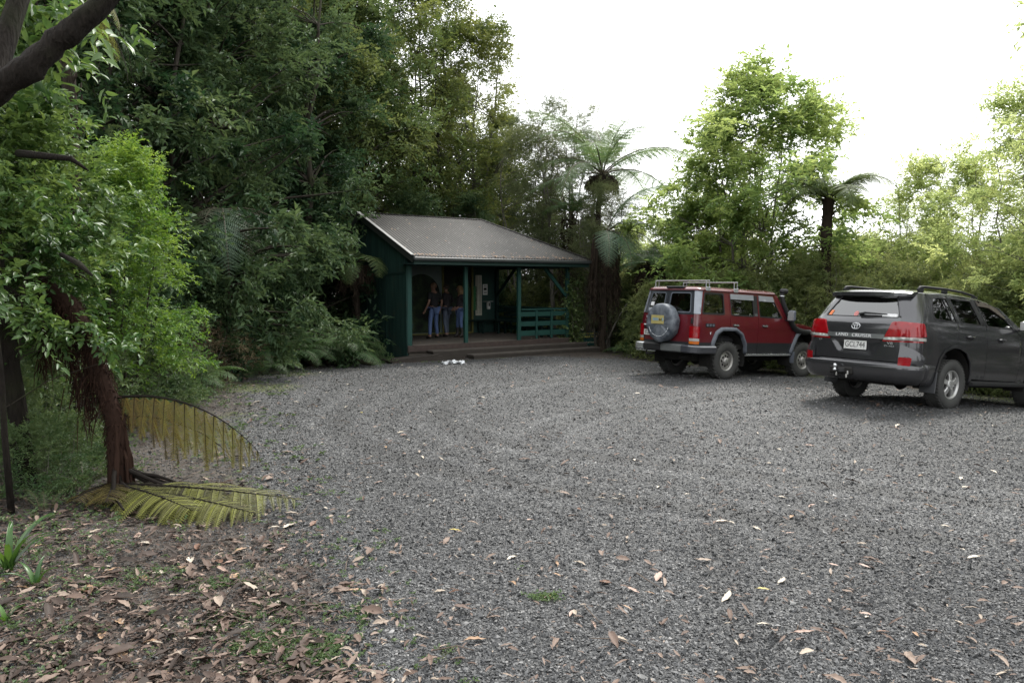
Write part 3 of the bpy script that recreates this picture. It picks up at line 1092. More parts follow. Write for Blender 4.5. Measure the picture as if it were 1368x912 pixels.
BACK = [(230, 24, 'dark1', 1.15), (340, 27, 'mid1', 1.1), (130, 20, 'dark1', 1.1), (430, 31, 'olive1', 1.05), (510, 37, 'mid2', 1.15), (300, 32, 'olive2', 1.15), (395, 36, 'olive1', 1.15),
        (600, 39, 'mid1', 1.05), (20, 16.5, 'dark2', 1.1), (470, 42, 'olive2', 1.25), (-60, 13, 'dark1', 1.1), (560, 28.6, 'dark2', .50), (620, 30.5, 'dark2', .52), (700, 32.5, 'dark2', .50),
        (660, 41, 'dark1', .75), (735, 38, 'mid2', .62), (790, 40, 'mid1', .52), (-160, 15, 'dark2', 1.1), (840, 42, 'dark2', .45), (900, 40, 'mid2', .42)]
for i, (px, Y, k, s) in enumerate(BACK):
    p = at(px, 450, Y)
    place_tree('forest_tree', PR[k], p, i * 1.7, s, 'dense forest tree deeper in the wood behind the front row of trees', group='deeper forest trees')

# ---- fine-leaved trees between the shelter and the tree fern
for (px, Y, k, s, rz, lb) in ((745, 29.5, 'fine1', 1.22, .5, 'fine leaved tree with a domed crown and pale stems right of the forest'),
                              (706, 31.0, 'fine2', 1.28, 2.1, 'slim fine leaved tree close beside the tall forest'),
                              (778, 30.5, 'fine1', 1.12, 3.7, 'fine leaved tree right behind the tallest tree fern'),
                              (800, 28.5, 'fine2', .60, 1.1, 'low fine leaved tree below the tree fern fronds')):
    place_tree('fine_leaved_tree', PR[k], at(px, 450, Y), rz, s, lb, group='fine leaved trees')

# ---- bright tree in the middle, paler ones to the right
place_tree('bright_tree', PR['bright'], at(1012, 450, 23.5), 0.9, 1.13, 'bright green tree with many slender stems behind the red off-roader', sz=1.0)
place_tree('bright_tree', PR['bright'], at(935, 450, 25.5), 2.6, .58, 'short bushy green tree beside the tall bright tree', sz=.66)
for (px, Y, k, s, rz, lb) in ((1225, 23.5, 'pale1', 1.02, .3, 'small pale tree with an oval crown behind the dark grey car'),
                              (1285, 22.0, 'pale1', .98, 2.0, 'thin pale tree left of the leaning edge tree'),
                              (1345, 19.5, 'pale2', .98, 4.2, 'pale yellow green tree over the nose of the dark grey car'),
                              (1400, 17.0, 'pale2', .82, 1.2, 'tall pale tree at the right edge'),
                              (1155, 27.0, 'pale1', .70, 5.0, 'pale low tree right of the small dark tree fern'),
                              (885, 33.0, 'pale2', .72, 3.0, 'pale distant tree in the gap right of the tallest tree fern'),
                              (830, 36.0, 'pale1', .85, 1.0, 'pale thin tree far behind the tallest tree fern')):
    place_tree('pale_tree', PR[k], at(px, 450, Y), rz, s, lb, group='pale trees along the right side')
# limb reaching in at the upper right
PR['overhang'] = make_tree(19, 7.6, 2.2, 4.3, 90, .45, 22, 9, .095, .040, M['leaf_pale'], M['bark_grey'], 1, .10, 'round', .05, gap=.3)
place_tree('overhanging_tree', PR['overhang'], (9.9, 12.2), 2.2, 1.0, 'yellow green tree whose branch tips reach in at the upper right edge')
# trees beside and behind the photographer, seen mirrored in paint and glass
for i, (x, y, k, s) in enumerate(((17, 15.2, 'dark1', .95), (18.6, 18.6, 'mid1', .9), (21.5, 22.5, 'dark2', 1.0), (19.5, 12.2, 'dark2', .95), (18.5, 7, 'mid1', .8), (17.5, 1, 'dark2', .85), (14, -6, 'mid2', .9), (23, 10, 'olive1', .9), (22, 3, 'dark1', .9), (-7, -6, 'dark2', .9), (-3, -11, 'mid1', .9))):
    place_tree('roadside_tree', PR[k], (x, y), i * 2.1, s, 'leafy roadside tree round the open side of the car park', group='roadside trees round the car park')

# ---- shrubs along the far edge of the gravel
SHR = [
    (880, 23.2, 'shrub', .8, 'leafy shrub behind the roof rack of the red off-roader'), (925, 22.6, 'shrub_twig', .85, 'twiggy shrub left of the slender stems of the bright tree'),
    (970, 22.4, 'shrub', .9, 'mid green shrub at the foot of the bright tree'), (1020, 21.8, 'shrub_twig', .9, 'twiggy olive shrub behind the bonnet of the red off-roader'),
    (1062, 21.4, 'shrub', .95, 'leafy shrub just right of the snorkel'), (1100, 21.0, 'shrub_twig', 1.0, 'tangled bare twigged shrub in the gap between the two cars'),
    (1140, 21.5, 'shrub', .9, 'leafy shrub under the small dark tree fern'), (1180, 20.6, 'shrub_twig', .95, 'olive shrub behind the rear roof edge of the grey car'),
    (1225, 20.0, 'shrub_twig', .9, 'feathery shrub behind the roof rail of the grey car'), (1270, 19.2, 'shrub', .85, 'green shrub behind the middle of the grey car'),
    (1310, 18.4, 'shrub_twig', .95, 'straggly shrub behind the front door of the grey car'), (1355, 17.5, 'shrub', .95, 'broad leafy shrub at the right edge beyond the grey car'),
    (1120, 23.5, 'shrub_twig', 1.15, 'taller tangled shrub below the small dark tree fern'), (1160, 23.0, 'shrub', 1.1, 'dense shrub rising behind the small dark tree fern'),
]
for i, (px, Y, k, s, lb) in enumerate(SHR):
    place_tree('shrub', PR[k], at(px, 450, Y), i * 1.9, s * 1.04, lb, 'shrub', 'shrubs along the far edge of the gravel')
for i in range(0, 16, 2):
    px = 870 + i * 36
    Y = 26.5 - i * .34 + (i % 3) * 1.2
    place_tree('shrub', PR[('shrub', 'shrub_twig', 'shrub')[i % 3]], at(px, 450, Y), i * 1.3, 1.2 + .15 * (i % 3), 'large shrub in the second row behind the car park edge', 'shrub', 'second row of shrubs behind the cars')
for i in range(0, 9, 2):
    px = 850 + i * 66
    Y = 36 - i * .9
    place_tree('pale_tree', PR[('pale1', 'pale2', 'pale2')[i % 3]], at(px, 450, Y), i * 2.3, (.85, .65, .75)[i % 3], 'pale tree in the far row beyond the shrubs', group='far row of pale trees')
DSH = [(285, 20.5, .8), (350, 22.8, .85), (425, 25.0, .9), (235, 16.0, .8), (465, 26.5, 1.0), (150, 12.5, .72), (60, 10.5, .7), (195, 14.0, .65), (665, 32.0, 1.0), (745, 30.5, .95), (705, 30.5, .8), (845, 27, .8), (810, 31, 1.0)]
DLB = ['dark shrub at the back of the fern bank', 'dark shrub just behind the middle of the fern bank', 'dark shrub between the fern bank and the shelter', 'dark shrub behind the lime bush on the right',
       'dark shrub against the blind wall of the shelter', 'dark shrub filling the shade under the lime bush', 'dark shrub in the shade below the glossy bush', 'dark shrub behind the brown dead shrub',
       'leafy shrub seen through the open end of the shelter', 'leafy shrub behind the braced corner post of the shelter', 'leafy shrub behind the shelter railing', 'dark shrub beside the drooping silver frond', 'dark shrub behind the dead frond curtain']
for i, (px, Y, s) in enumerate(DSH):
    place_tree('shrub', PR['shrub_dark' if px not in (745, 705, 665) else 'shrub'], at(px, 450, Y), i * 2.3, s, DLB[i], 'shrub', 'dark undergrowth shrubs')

# ---- the two bushes at the left edge
place_tree('glossy_bush', PR['gloss'], (-5.0, 7.5), .5, .95, 'tall glossy leaved bush at the left edge', 'shrub')
place_tree('glossy_bush', PR['gloss'], (-6.1, 8.2), 2.5, 1.1, 'second glossy leaved bush partly cut off by the left edge', 'shrub')
place_tree('lime_bush', PR['lime'], (-5.3, 10.6), 1.5, 1.0, 'rounded bush with bright lime green leaves', 'shrub')

# ---- ferns
FR_UP = [frond_mesh(M['fern'], M['rachis'], 31 + i, 2.3, 55, -35 - 12 * i, 40, .24, 12) for i in range(3)]
FR_FLAT = [frond_mesh(M['fern'], M['rachis'], 41 + i, 2.3, 28, -30 - 14 * i, 34, .23, 12, hang=.25) for i in range(2)]
FR_LITE = [frond_mesh(M['fern_lite'], M['rachis'], 31 + i, 2.3, 52 - 8 * i, (-35, -60, -50, -25)[i], 36, .22, 11, width=.75, ragged=.18, hang=(0, .2, .3, 0)[i]) for i in range(4)]
FR_DARK = [frond_mesh(M['leaf_mid'], M['rachis_dark'], 51 + i, 1.6, 45, -30 - 25 * i, 34, .27, 11) for i in range(3)]
FR_SILV = [frond_mesh(M['fern_silver'], M['rachis'], 61 + i, 2.2, 25, -70, 30, .22, 12, width=.75) for i in range(2)]
FR_DUST = [frond_mesh(M['fern_dusty'], M['rachis'], 65 + i, 1.5, 10, -60, 20, .28, 10, width=.6, ragged=.2) for i in range(2)]
FR_GRND = [frond_mesh(M['fern'], M['rachis'], 71 + i, 1.25, 62 - 8 * i, -60 + 8 * i, 34, .20, 10) for i in range(3)]
FR_SEED = [frond_mesh(M['leaf_weed'], M['rachis'], 78 + i, .34, 60, -20, 11, .22, 6, width=1.3) for i in range(2)]


def fern_trunk(h, r0, r1, seed, lean=(0, 0)):
    r = np.random.default_rng(seed)
    ln = wiggle_line(r, np.array([0, 0, -.3]), np.array([lean[0], lean[1], h]), 12, .02)
    g = Geo()
    V, F = tube_np(ln, np.linspace(r0, r1, 12) * (1 + .12 * r.normal(size=12)), 12)
    g.add(V, F)
    # old frond stubs
    for k in range(int(h * 26)):
        t = r.random()
        a = r.uniform(0, 6.28)
        i = min(int(t * 11), 10)
        p = ln[i] + (ln[i + 1] - ln[i]) * (t * 11 - i)
        d = np.array([math.cos(a), math.sin(a), 0])
        rr = r0 + (r1 - r0) * t
        g.add(*tube_np(np.array([p + d * rr * .7, p + d * (rr + .04) + (0, 0, .06), p + d * (rr + .05) + (0, 0, .14)]), [.022, .016, .008], 4))
    return g.mesh('trunk', M['bark_fern'], True), ln[-1]


def dead_skirt(h, r0, seed, n=130):
    r = np.random.default_rng(seed)
    Vs, Fs, Ts, o_ = [], [], [], 0
    for k in range(n):
        a = r.uniform(0, 6.28)
        L = h * r.uniform(.35, 1)
        d = np.array([math.cos(a), math.sin(a), 0])
        rr = r0 * r.uniform(.5, 1.0)
        p0 = d * .12 + (0, 0, -r.uniform(0, .2 * h))
        pts = np.array([p0, p0 + d * rr * .8 + (0, 0, .02), p0 + d * rr + (0, 0, -L * .45), p0 + d * rr * 1.05 + (r.normal(0, .06), r.normal(0, .06), -L)])
        V, F = tube_np(pts, [.010, .010, .007, .003], 4)
        Vs.append(V)
        Fs.append(np.concatenate([F[:, [0, 1, 2]], F[:, [0, 2, 3]]]) + o_)
        Ts.append(np.full(len(V), r.random()))
        o_ += len(V)
        # shrivelled leaflets hanging off it
        m = 16
        t = r.uniform(.3, 1, m)
        P = pts[2] + (pts[3] - pts[2]) * ((t - .3) / .7)[:, None] + (0, 0, .12)
        D = unit(r.normal(0, .5, (m, 3)) + (0, 0, -1.4))
        V, F, kk = leaf_geo(P, D, unit(r.normal(0, 1, (m, 3))), r.uniform(.10, .26, m), .02)
        Vs.append(V)
        Fs.append(F + o_)
        Ts.append(np.full(len(V), r.random()))
        o_ += len(V)
    return mk_mesh('dead_frond_skirt', np.concatenate(Vs), np.concatenate(Fs), M['fern_dead'], False, np.concatenate(Ts))


def tree_fern(loc, h, meshes, n, size, label, seed, tr=(.13, .09), skirt=0, tilt=(-10, 25), lean=(0, 0), a0=0.0, arc=2 * math.pi, group=None):
    o = empty('tree_fern', (loc[0], loc[1], float(gz(loc[0], loc[1]))), 0, label, 'tree fern', group)
    me, top = fern_trunk(h, tr[0], tr[1], seed, lean)
    obj('trunk', me, o)
    if skirt:
        k = obj('dead_frond_skirt', dead_skirt(skirt, .38, seed + 5), o)
        k.location = (top[0], top[1], h - .05)
    r = np.random.default_rng(seed)
    for k in range(n):
        f = obj('frond', meshes[k % len(meshes)], o)
        a = a0 + arc * (k + r.uniform(-.3, .3)) / n
        s = size * r.uniform(.8, 1.12)
        f.location = (top[0] + .05 * math.cos(a), top[1] + .05 * math.sin(a), h + r.uniform(-.03, .05))
        f.rotation_euler = (r.normal(0, .14), R(-r.uniform(*tilt)), a)
        f.scale = (s, s, s)
    return o


p = at(797, 450, 27.5)
tree_fern(p, 5.9, FR_LITE, 15, 1.6, 'tallest tree fern spreading fronds against the white sky', 1, (.12, .085), .6, (-25, 26), (.15, -.1))
for (px_, Y_, s_, lb_) in ((806, 26.3, .86, 'slim fine leaved tree screening the trunk of the tallest tree fern'), (783, 26.6, .66, 'bushy fine leaved tree left of the tallest tree fern trunk')):
    place_tree('fine_leaved_tree', PR['fine2'], at(px_, 450, Y_), px_, s_, lb_, group='fine leaved trees')
p = at(1104, 450, 21.0)
tree_fern(p, 4.2 + float(-gz(p[0], p[1])), FR_DARK, 15, 1.15, 'small dark tree fern on a thick trunk between the bright and pale trees', 2, (.155, .125), 0, (-12, 30))
p = at(806, 450, 25.3)
tree_fern(p, 3.75, FR_SILV + FR_SILV + FR_UP[:1], 8, 1.12, 'tree fern with drooping silvery fronds right of the shelter', 3, (.12, .09), 2.9, (-22, 22), a0=-1.5, arc=2.7)
p = at(868, 450, 25.5)
tree_fern(p, 2.9, FR_FLAT + FR_UP, 11, .62, 'low tree fern behind the spare wheel side of the red off-roader', 4, (.12, .1), 1.2, (-25, 12))
p = at(765, 450, 29.0)
tree_fern(p, 4.6, FR_UP, 9, .75, 'tree fern with a hanging dead skirt behind the shelter corner', 5, (.13, .1), 3.6, (-10, 20))
p = at(300, 450, 17.2)
tree_fern(p, 3.55, FR_DUST + FR_SILV[:1], 7, .95, 'tree fern with dusty grey fronds hanging out over the fern bank', 6, (.10, .08), .8, (-30, 5), a0=-1.9, arc=3.0)
p = at(478, 450, 23.3)
tree_fern(p, 2.7, FR_DARK, 9, .95, 'dark tree fern against the blind wall of the shelter', 7, (.10, .08), .8, (-35, 8))
# tips of a fern hanging in at the top left
p = at(105, 450, 9.6)
o = tree_fern(p, 5.35, [frond_mesh(M['fern_dead'], M['rachis_dark'], 90, 1.5, -10, -85, 26, .14, 8, hang=.85, ragged=.7), frond_mesh(M['fern_dead'], M['rachis_dark'], 91, 1.5, -25, -88, 26, .14, 8, hang=.85, ragged=.7),
                        frond_mesh(M['fern_yellow'], M['rachis'], 92, 1.2, 0, -80, 30, .18, 9, hang=.5)], 9, .92, 'tree fern with brown hanging dead fronds beyond the dark leaning branch', 8, (.09, .07), 0, (-15, 10), a0=-2.4, arc=4.2)

# fern bank and single ferns on the forest floor
FB = [(335, 18.8, 1.0), (365, 19.6, 1.1), (392, 20.2, 1.15), (418, 20.4, 1.2), (440, 20.9, 1.15), (455, 21.4, .9), (375, 21.0, 1.2), (410, 21.8, 1.25), (318, 18.0, .8), (345, 17.8, .65)]
FBL = ['leftmost large fern of the bank', 'fern with long fronds in the left half of the bank', 'fern near the middle of the bank', 'widest fern of the bank', 'fern at the right of the bank', 'last fern before the shelter wall',
       'fern in the second row on the left', 'fern in the second row on the right', 'fern beside the brown dead shrub', 'small low fern at the foot of the bank']
for i, (px, Y, s) in enumerate(FB):
    p = at(px, 450, Y)
    o = empty('ground_fern', (p[0], p[1], float(gz(p[0], p[1]))), i * .8, FBL[i], 'fern', 'ferns on the forest edge')
    put_fronds(o, FR_GRND, 13, .02, s * 1.28, (-8, 18), seed=i)
for i, (px, Y, s, lb) in enumerate(((845, 25.0, .85, 'bright ground fern beside the rear bumper of the red off-roader'), (226, 13.8, 1.0, 'blue green fern at the foot of the lime bush'),
                                    (250, 14.5, .9, 'blue green fern behind the brown dead shrub'), (1000, 21.5, .5, 'low fern under the bright tree'))):
    p = at(px, 450, Y)
    o = empty('ground_fern', (p[0], p[1], float(gz(p[0], p[1]))), i * .8, lb, 'fern')
    put_fronds(o, FR_GRND, 10, .02, s, (-8, 18), seed=i + 20)
for i, (px, py, s, lb) in enumerate(((112, 655, 1.0, 'fern seedling with pale upright fronds by the fallen fern trunk'), (82, 668, .8, 'smaller fern seedling left of the fallen fern trunk'), (60, 690, .7, 'tiny fern seedling in the litter'))):
    p = at(px, py, 2 * FPX / (py - 380) * .98)
    o = empty('fern_seedling', (p[0], p[1], float(gz(p[0], p[1]))), i, lb, 'fern')
    put_fronds(o, FR_SEED, 6, .01, s, (-5, 25), seed=i + 40)


# ---- collapsed tree fern at the left: shaggy leaning trunk, one arched dying frond, one lying on the gravel
def collapsed_fern():
    r = np.random.default_rng(5)
    b = np.array([-3.72, 7.35, 0])
    b[2] = gz(b[0], b[1])
    o = empty('collapsed_tree_fern', tuple(b), 0, 'collapsed tree fern with a shaggy red brown trunk and dying fronds', 'tree fern')
    ln = np.array([(0.05, -.05, -.1), (.03, 0, .35), (.0, .05, .70), (-.14, .1, 1.08), (-.30, .18, 1.48), (-.50, .25, 1.78), (-.85, .4, 1.98)])
    g = Geo()
    g.add(*[*tube_np(ln, [.095, .085, .08, .075, .08, .085, .08], 12)][:2], np.full(84, .35))
    V = [g.v[0]]
    F = [np.concatenate([g.f[0][:, [0, 1, 2]], g.f[0][:, [0, 2, 3]]])]
    T = [g.t[0]]
    nn = 84

    def strand(p, d, L, w_, t):
        nonlocal nn
        q = np.array([p, p + d * L * .4 + r.normal(0, .012, 3), p + d * L * .55 + np.array([0, 0, -L * .45]) + r.normal(0, .02, 3)])
        v, f = tube_np(q, [w_, w_ * .8, w_ * .3], 3)
        V.append(v)
        F.append(np.concatenate([f[:, [0, 1, 2]], f[:, [0, 2, 3]]]) + nn)
        T.append(np.full(len(v), t))
        nn += len(v)
    for k in range(2600):
        i = r.integers(1, 6) if k % 3 else r.integers(2, 6)
        t = r.random()
        p = ln[i] + (ln[min(i + 1, 6)] - ln[i]) * t
        d = unit(r.normal(0, 1, 3) * (1, 1, .5))
        strand(p + d * .055, unit(d * .55 + unit(ln[i - 1] - ln[i]) * .8 + r.normal(0, .38, 3)), r.uniform(.05, .15) if i < 3 else r.uniform(.05, .19), r.uniform(.003, .008), r.random())
    # hanging mats of fibre
    for (px, py, pz, L) in ((-.44, .2, 1.60, .75), (-.27, .1, 1.25, .62), (-.60, .25, 1.78, .5), (-.80, .33, 1.88, .8)):
        for k in range(130):
            s_ = r.random()
            p = np.array([px, py, pz - L * s_ * .9]) + r.normal(0, .030 + .012 * s_, 3)
            strand(p, unit(np.array([0, 0, -1.0]) + r.normal(0, .35, 3)), r.uniform(.1, .32), r.uniform(.003, .008), r.random())
    # scaly stalks running to the foot
    for k in range(6):
        a = r.uniform(-.6, 2.2)
        q = np.array([ln[2] + r.normal(0, .05, 3), ln[1] + np.array([math.cos(a) * .12, -math.sin(a) * .1, 0]), ln[0] + np.array([math.cos(a) * .15, -math.sin(a) * .16, .03 + .05 * r.random()])])
        v, f = tube_np(q, [.020, .017, .010], 6)
        V.append(v)
        F.append(np.concatenate([f[:, [0, 1, 2]], f[:, [0, 2, 3]]]) + nn)
        T.append(np.full(len(v), .55))
        nn += len(v)
    obj('trunk', mk_mesh('trunk', np.concatenate(V), np.concatenate(F), M['fibre'], False, np.concatenate(T)), o)
    # arched frond, leaflets hanging like a curtain
    f = obj('hanging_frond', frond_mesh(M['fern_dying'], M['rachis_dark'], 3, 1.62, 8, -48, 15, .36, 24, hang=.90, width=1.25, taper=.2, ragged=.12, midrib=.0045), o)
    f.location = (-.04, .12, .90)
    f.rotation_euler = (0, 0, R(-12))
    f['label'] = 'arched dying frond with brown leaflets hanging down'
    f = obj('hanging_frond', frond_mesh(M['fern_dying'], M['rachis_dark'], 9, 1.15, 0, -52, 11, .36, 22, hang=.90, width=1.2, midrib=.0045, taper=.2, ragged=.25), o)
    f.location = (-.02, .16, .72)
    f.rotation_euler = (0, 0, R(10))
    # fronds lying on the ground
    for (sx, rz, L, z, tw, sd_) in ((0, -17, 1.9, .12, .04, 4), (.02, -27, 1.75, .09, .0, 44), (.02, -38, 1.35, .12, .0, 14), (.0, -62, .75, .15, -.1, 24), (-.05, -95, .6, .12, .1, 34)):
        f = obj('lying_frond', frond_mesh(M['fern_yellow'] if L > 1 else M['fern_dying'], M['rachis_dark'], sd_, L, 3, -5, 25, .30, 20, sag=.32, twist=tw, taper=.25, width=1.0, ragged=.12, midrib=.004), o)
        f.location = (sx, -.05, z)
        f.rotation_euler = (R(4), 0, R(rz))
    # twisted dead stalks at the foot
    mb = MB()
    for k in range(7):
        a = R(r.uniform(-70, 10))
        L = r.uniform(.4, .9)
        pts = [(0.02, 0, .3), (.25 * L * math.cos(a), .25 * L * math.sin(a), .2 + r.normal(0, .03)), (.6 * L * math.cos(a), .6 * L * math.sin(a), .13 + r.normal(0, .03)), (L * math.cos(a + .1), L * math.sin(a + .1), .07)]
        mb.tube(pts, [.024, .020, .016, .008], 6)
    mb.build('dead_stalk', M['rachis_dark'], o)


collapsed_fern()


# ---- dark leaning tree at the top left
def leaning_tree():
    o = empty('leaning_tree', (-5.4, 5.2, float(gz(-5.4, 5.2))), 0, 'dark barked tree leaning across the upper left corner', 'tree')
    r = np.random.default_rng(3)
    a0 = np.array(o.location)
    q = np.array([at(x, y, Y) for (x, y, Y) in ((-40, 148, 5.0), (22, 102, 5.0), (68, 66, 5.05), (112, 26, 5.1), (180, -40, 5.2), (300, -150, 5.4))])
    ln = np.concatenate([[a0 + (0, 0, -.2), a0 + (.3, -.05, 1.2), a0 + (.75, -.1, 2.4)], q]) - a0
    g = Geo()
    rad = np.array([.15, .125, .100, .086, .081, .076, .070, .062, .042])
    dense = np.concatenate([np.linspace(ln[i], ln[i + 1], 5, endpoint=False) for i in range(len(ln) - 1)])
    dr = np.concatenate([np.linspace(rad[i], rad[i + 1], 5, endpoint=False) for i in range(len(rad) - 1)])
    dense += r.normal(0, .006, dense.shape)
    V, F = tube_np(dense, dr * (1 + .06 * r.normal(size=len(dr))), 14)
    V += r.normal(0, .004, V.shape)
    g.add(V, F)
    q2 = np.array([at(x, y, Y) for (x, y, Y) in ((-30, 135, 5.2), (-8, 95, 5.5), (10, 45, 5.6), (28, -10, 5.7), (45, -90, 5.9))]) - a0
    g.add(*tube_np(q2, [.09, .08, .072, .066, .05], 10))
    obj('trunk', g.mesh('trunk', M['bark_near'], True), o)
    # leafy twigs at the very top
    c = np.array([at(x, y, Y) for (x, y, Y) in ((20, 20, 6.6), (60, -10, 6.6), (70, 30, 7.0), (15, 60, 6.9), (95, 10, 7.2), (40, 55, 7.0), (-20, 20, 6.5), (85, 50, 7.4))]) - a0
    idx = np.repeat(np.arange(len(c)), 16)
    D = unit(r.normal(0, 1, (len(idx), 3)) + (0, 0, -.2))
    O = c[idx] + r.normal(0, .18, (len(idx), 3))
    V, F, T = sprays(r, O, D, .3, 8, .12, .05, np.clip(r.normal(.3, .2, len(idx)), 0, 1), True)
    cr = obj('crown', mk_mesh('crown', V, F, M['leaf_gloss'], True, T), o)


leaning_tree()


# ---- thin leaning trunks at the left edge
def thin_trunks():
    for (pts, rr, lb) in ((((38, 615, 7.4), (22, 540, 7.35), (8, 450, 7.3), (-2, 380, 7.3), (-10, 300, 7.3)), (.10, .085, .075, .07, .06), 'leaning dark trunk at the left edge beside the shaggy fern trunk'),
                          (((14, 640, 6.6), (6, 580, 6.6), (2, 500, 6.6), (-8, 420, 6.6)), (.03, .026, .022, .02), 'thin dead stem at the left edge')):
        P = np.array([at(*q) for q in pts])
        P[0, 2] = gz(P[0, 0], P[0, 1]) - .1
        o = empty('dead_sapling', tuple(P[0]), 0, lb, 'tree trunk')
        m = MB()
        m.tube(P - P[0], rr, 10)
        m.build('trunk', M['bark_near'], o)
    for (pts, rr, lb) in ((((25, 205, 7.0), (55, 208, 6.7), (95, 212, 6.6), (118, 228, 6.7)), (.035, .03, .022, .008), 'broken dark branch lying across the glossy bush'),
                          (((82, 340, 6.8), (105, 352, 6.6), (123, 368, 6.5)), (.02, .026, .010), 'short snapped branch stub in the lower glossy bush')):
        P = np.array([at(*q) for q in pts])
        m = MB()
        m.tube(P, rr, 8)
        tag(m.build('broken_branch', M['bark_near']), lb, 'branch')


thin_trunks()


# ---- dead brown shrub, strap-leaved plant, small weeds
PR['deadshrub'] = make_tree(77, 1.15, 1.0, .1, 46, .30, 16, 9, .05, .012, M['dead_twig'], M['bark_grey'], 9, .02, 'bush', .05, limb_k=.7)
p = at(262, 490, 15.6)
place_tree('dead_shrub', PR['deadshrub'], p, .3, 1.05, 'brown dead shrub slumped in front of the fern bank', 'shrub')
p = at(232, 500, 14.4)
place_tree('dead_shrub', PR['deadshrub'], p, 2.3, .75, 'smaller heap of dead brown twigs left of the dead shrub', 'shrub')
p = at(200, 520, 13.0)
PR['weedbush'] = make_tree(78, .9, .75, .05, 50, .22, 16, 9, .045, .016, M['leaf_weed'], M['bark_grey'], 9, .012, 'bush', .05, limb_k=.5, up=.5)
WB = [(215, 530, 12.4, 1.0, 'low leafy weed clump at the edge below the lime bush'), (175, 540, 11.0, .95, 'leafy weed clump behind the arched dying frond'), (250, 520, 13.5, .8, 'leafy weed clump close to the dead shrub'),
      (60, 590, 9.0, 1.1, 'leafy weed clump behind the shaggy fern trunk'), (20, 620, 8.0, 1.0, 'leafy weed clump at the left edge'), (500, 470, 21.2, .6, 'small weed against the blind wall of the shelter'),
      (468, 470, 21.4, .95, 'upright bushy weed left of the shelter wall'), (90, 560, 9.8, 1.2, 'weed clump in the shade behind the fern trunk'), (130, 520, 11.5, 1.2, 'tall weed clump under the glossy bush'),
      (30, 660, 7.2, .7, 'weed clump at the left edge in front of the trunks'), (75, 640, 7.6, .75, 'weed clump left of the shaggy trunk foot')]
for i, (px, py, Y, s, lb) in enumerate(WB):
    place_tree('weed_clump', PR['weedbush'], at(px, py, Y), i * 1.3, s, lb, 'weeds', 'weed clumps on the forest edge')


def strap_plant(loc, n, L, label, seed):
    r = np.random.default_rng(seed)
    V, F, T, o_ = [], [], [], 0
    for k in range(n):
        a = r.uniform(0, 6.28)
        ln = L * r.uniform(.6, 1.1)
        el = R(r.uniform(50, 85))
        d = np.array([math.cos(a), math.sin(a), 0])
        s_ = np.array([-d[1], d[0], 0])
        t = np.linspace(0, 1, 9)
        e = el - R(75) * t ** 1.6
        x = np.concatenate([[0], np.cumsum(np.cos(e[:-1]))]) * ln / 8
        z = np.concatenate([[0], np.cumsum(np.sin(e[:-1]))]) * ln / 8
        w_ = .022 * (1 - t ** 2.2) * (L / .4) ** .5 + .001
        c = d * x[:, None] + np.array([0, 0, 1.0]) * z[:, None]
        v = np.stack([c + s_ * w_[:, None] + (0, 0, .006), c, c - s_ * w_[:, None] + (0, 0, .006)], 1).reshape(-1, 3)
        f = np.array([(i * 3 + j, i * 3 + j + 1, i * 3 + 4 + j, i * 3 + 3 + j) for i in range(8) for j in range(2)])
        V.append(v)
        F.append(f + o_)
        T.append(np.full(len(v), r.random()))
        o_ += len(v)
    o = obj('strap_leaved_plant', mk_mesh('strap_leaved_plant', np.concatenate(V), np.concatenate(F), M['leaf_strap'], True, np.concatenate(T)))
    o.location = (loc[0], loc[1], float(gz(loc[0], loc[1])))
    tag(o, label, 'plant')


strap_plant(at(12, 765, 5.35), 13, .48, 'green strap leaved plant in the litter at the left edge', 1)
strap_plant(at(48, 785, 5.1), 5, .26, 'small strap leaved plant in front of the larger one', 2)
strap_plant(at(8, 838, 4.55), 4, .18, 'broad seedling at the lower left edge', 3)


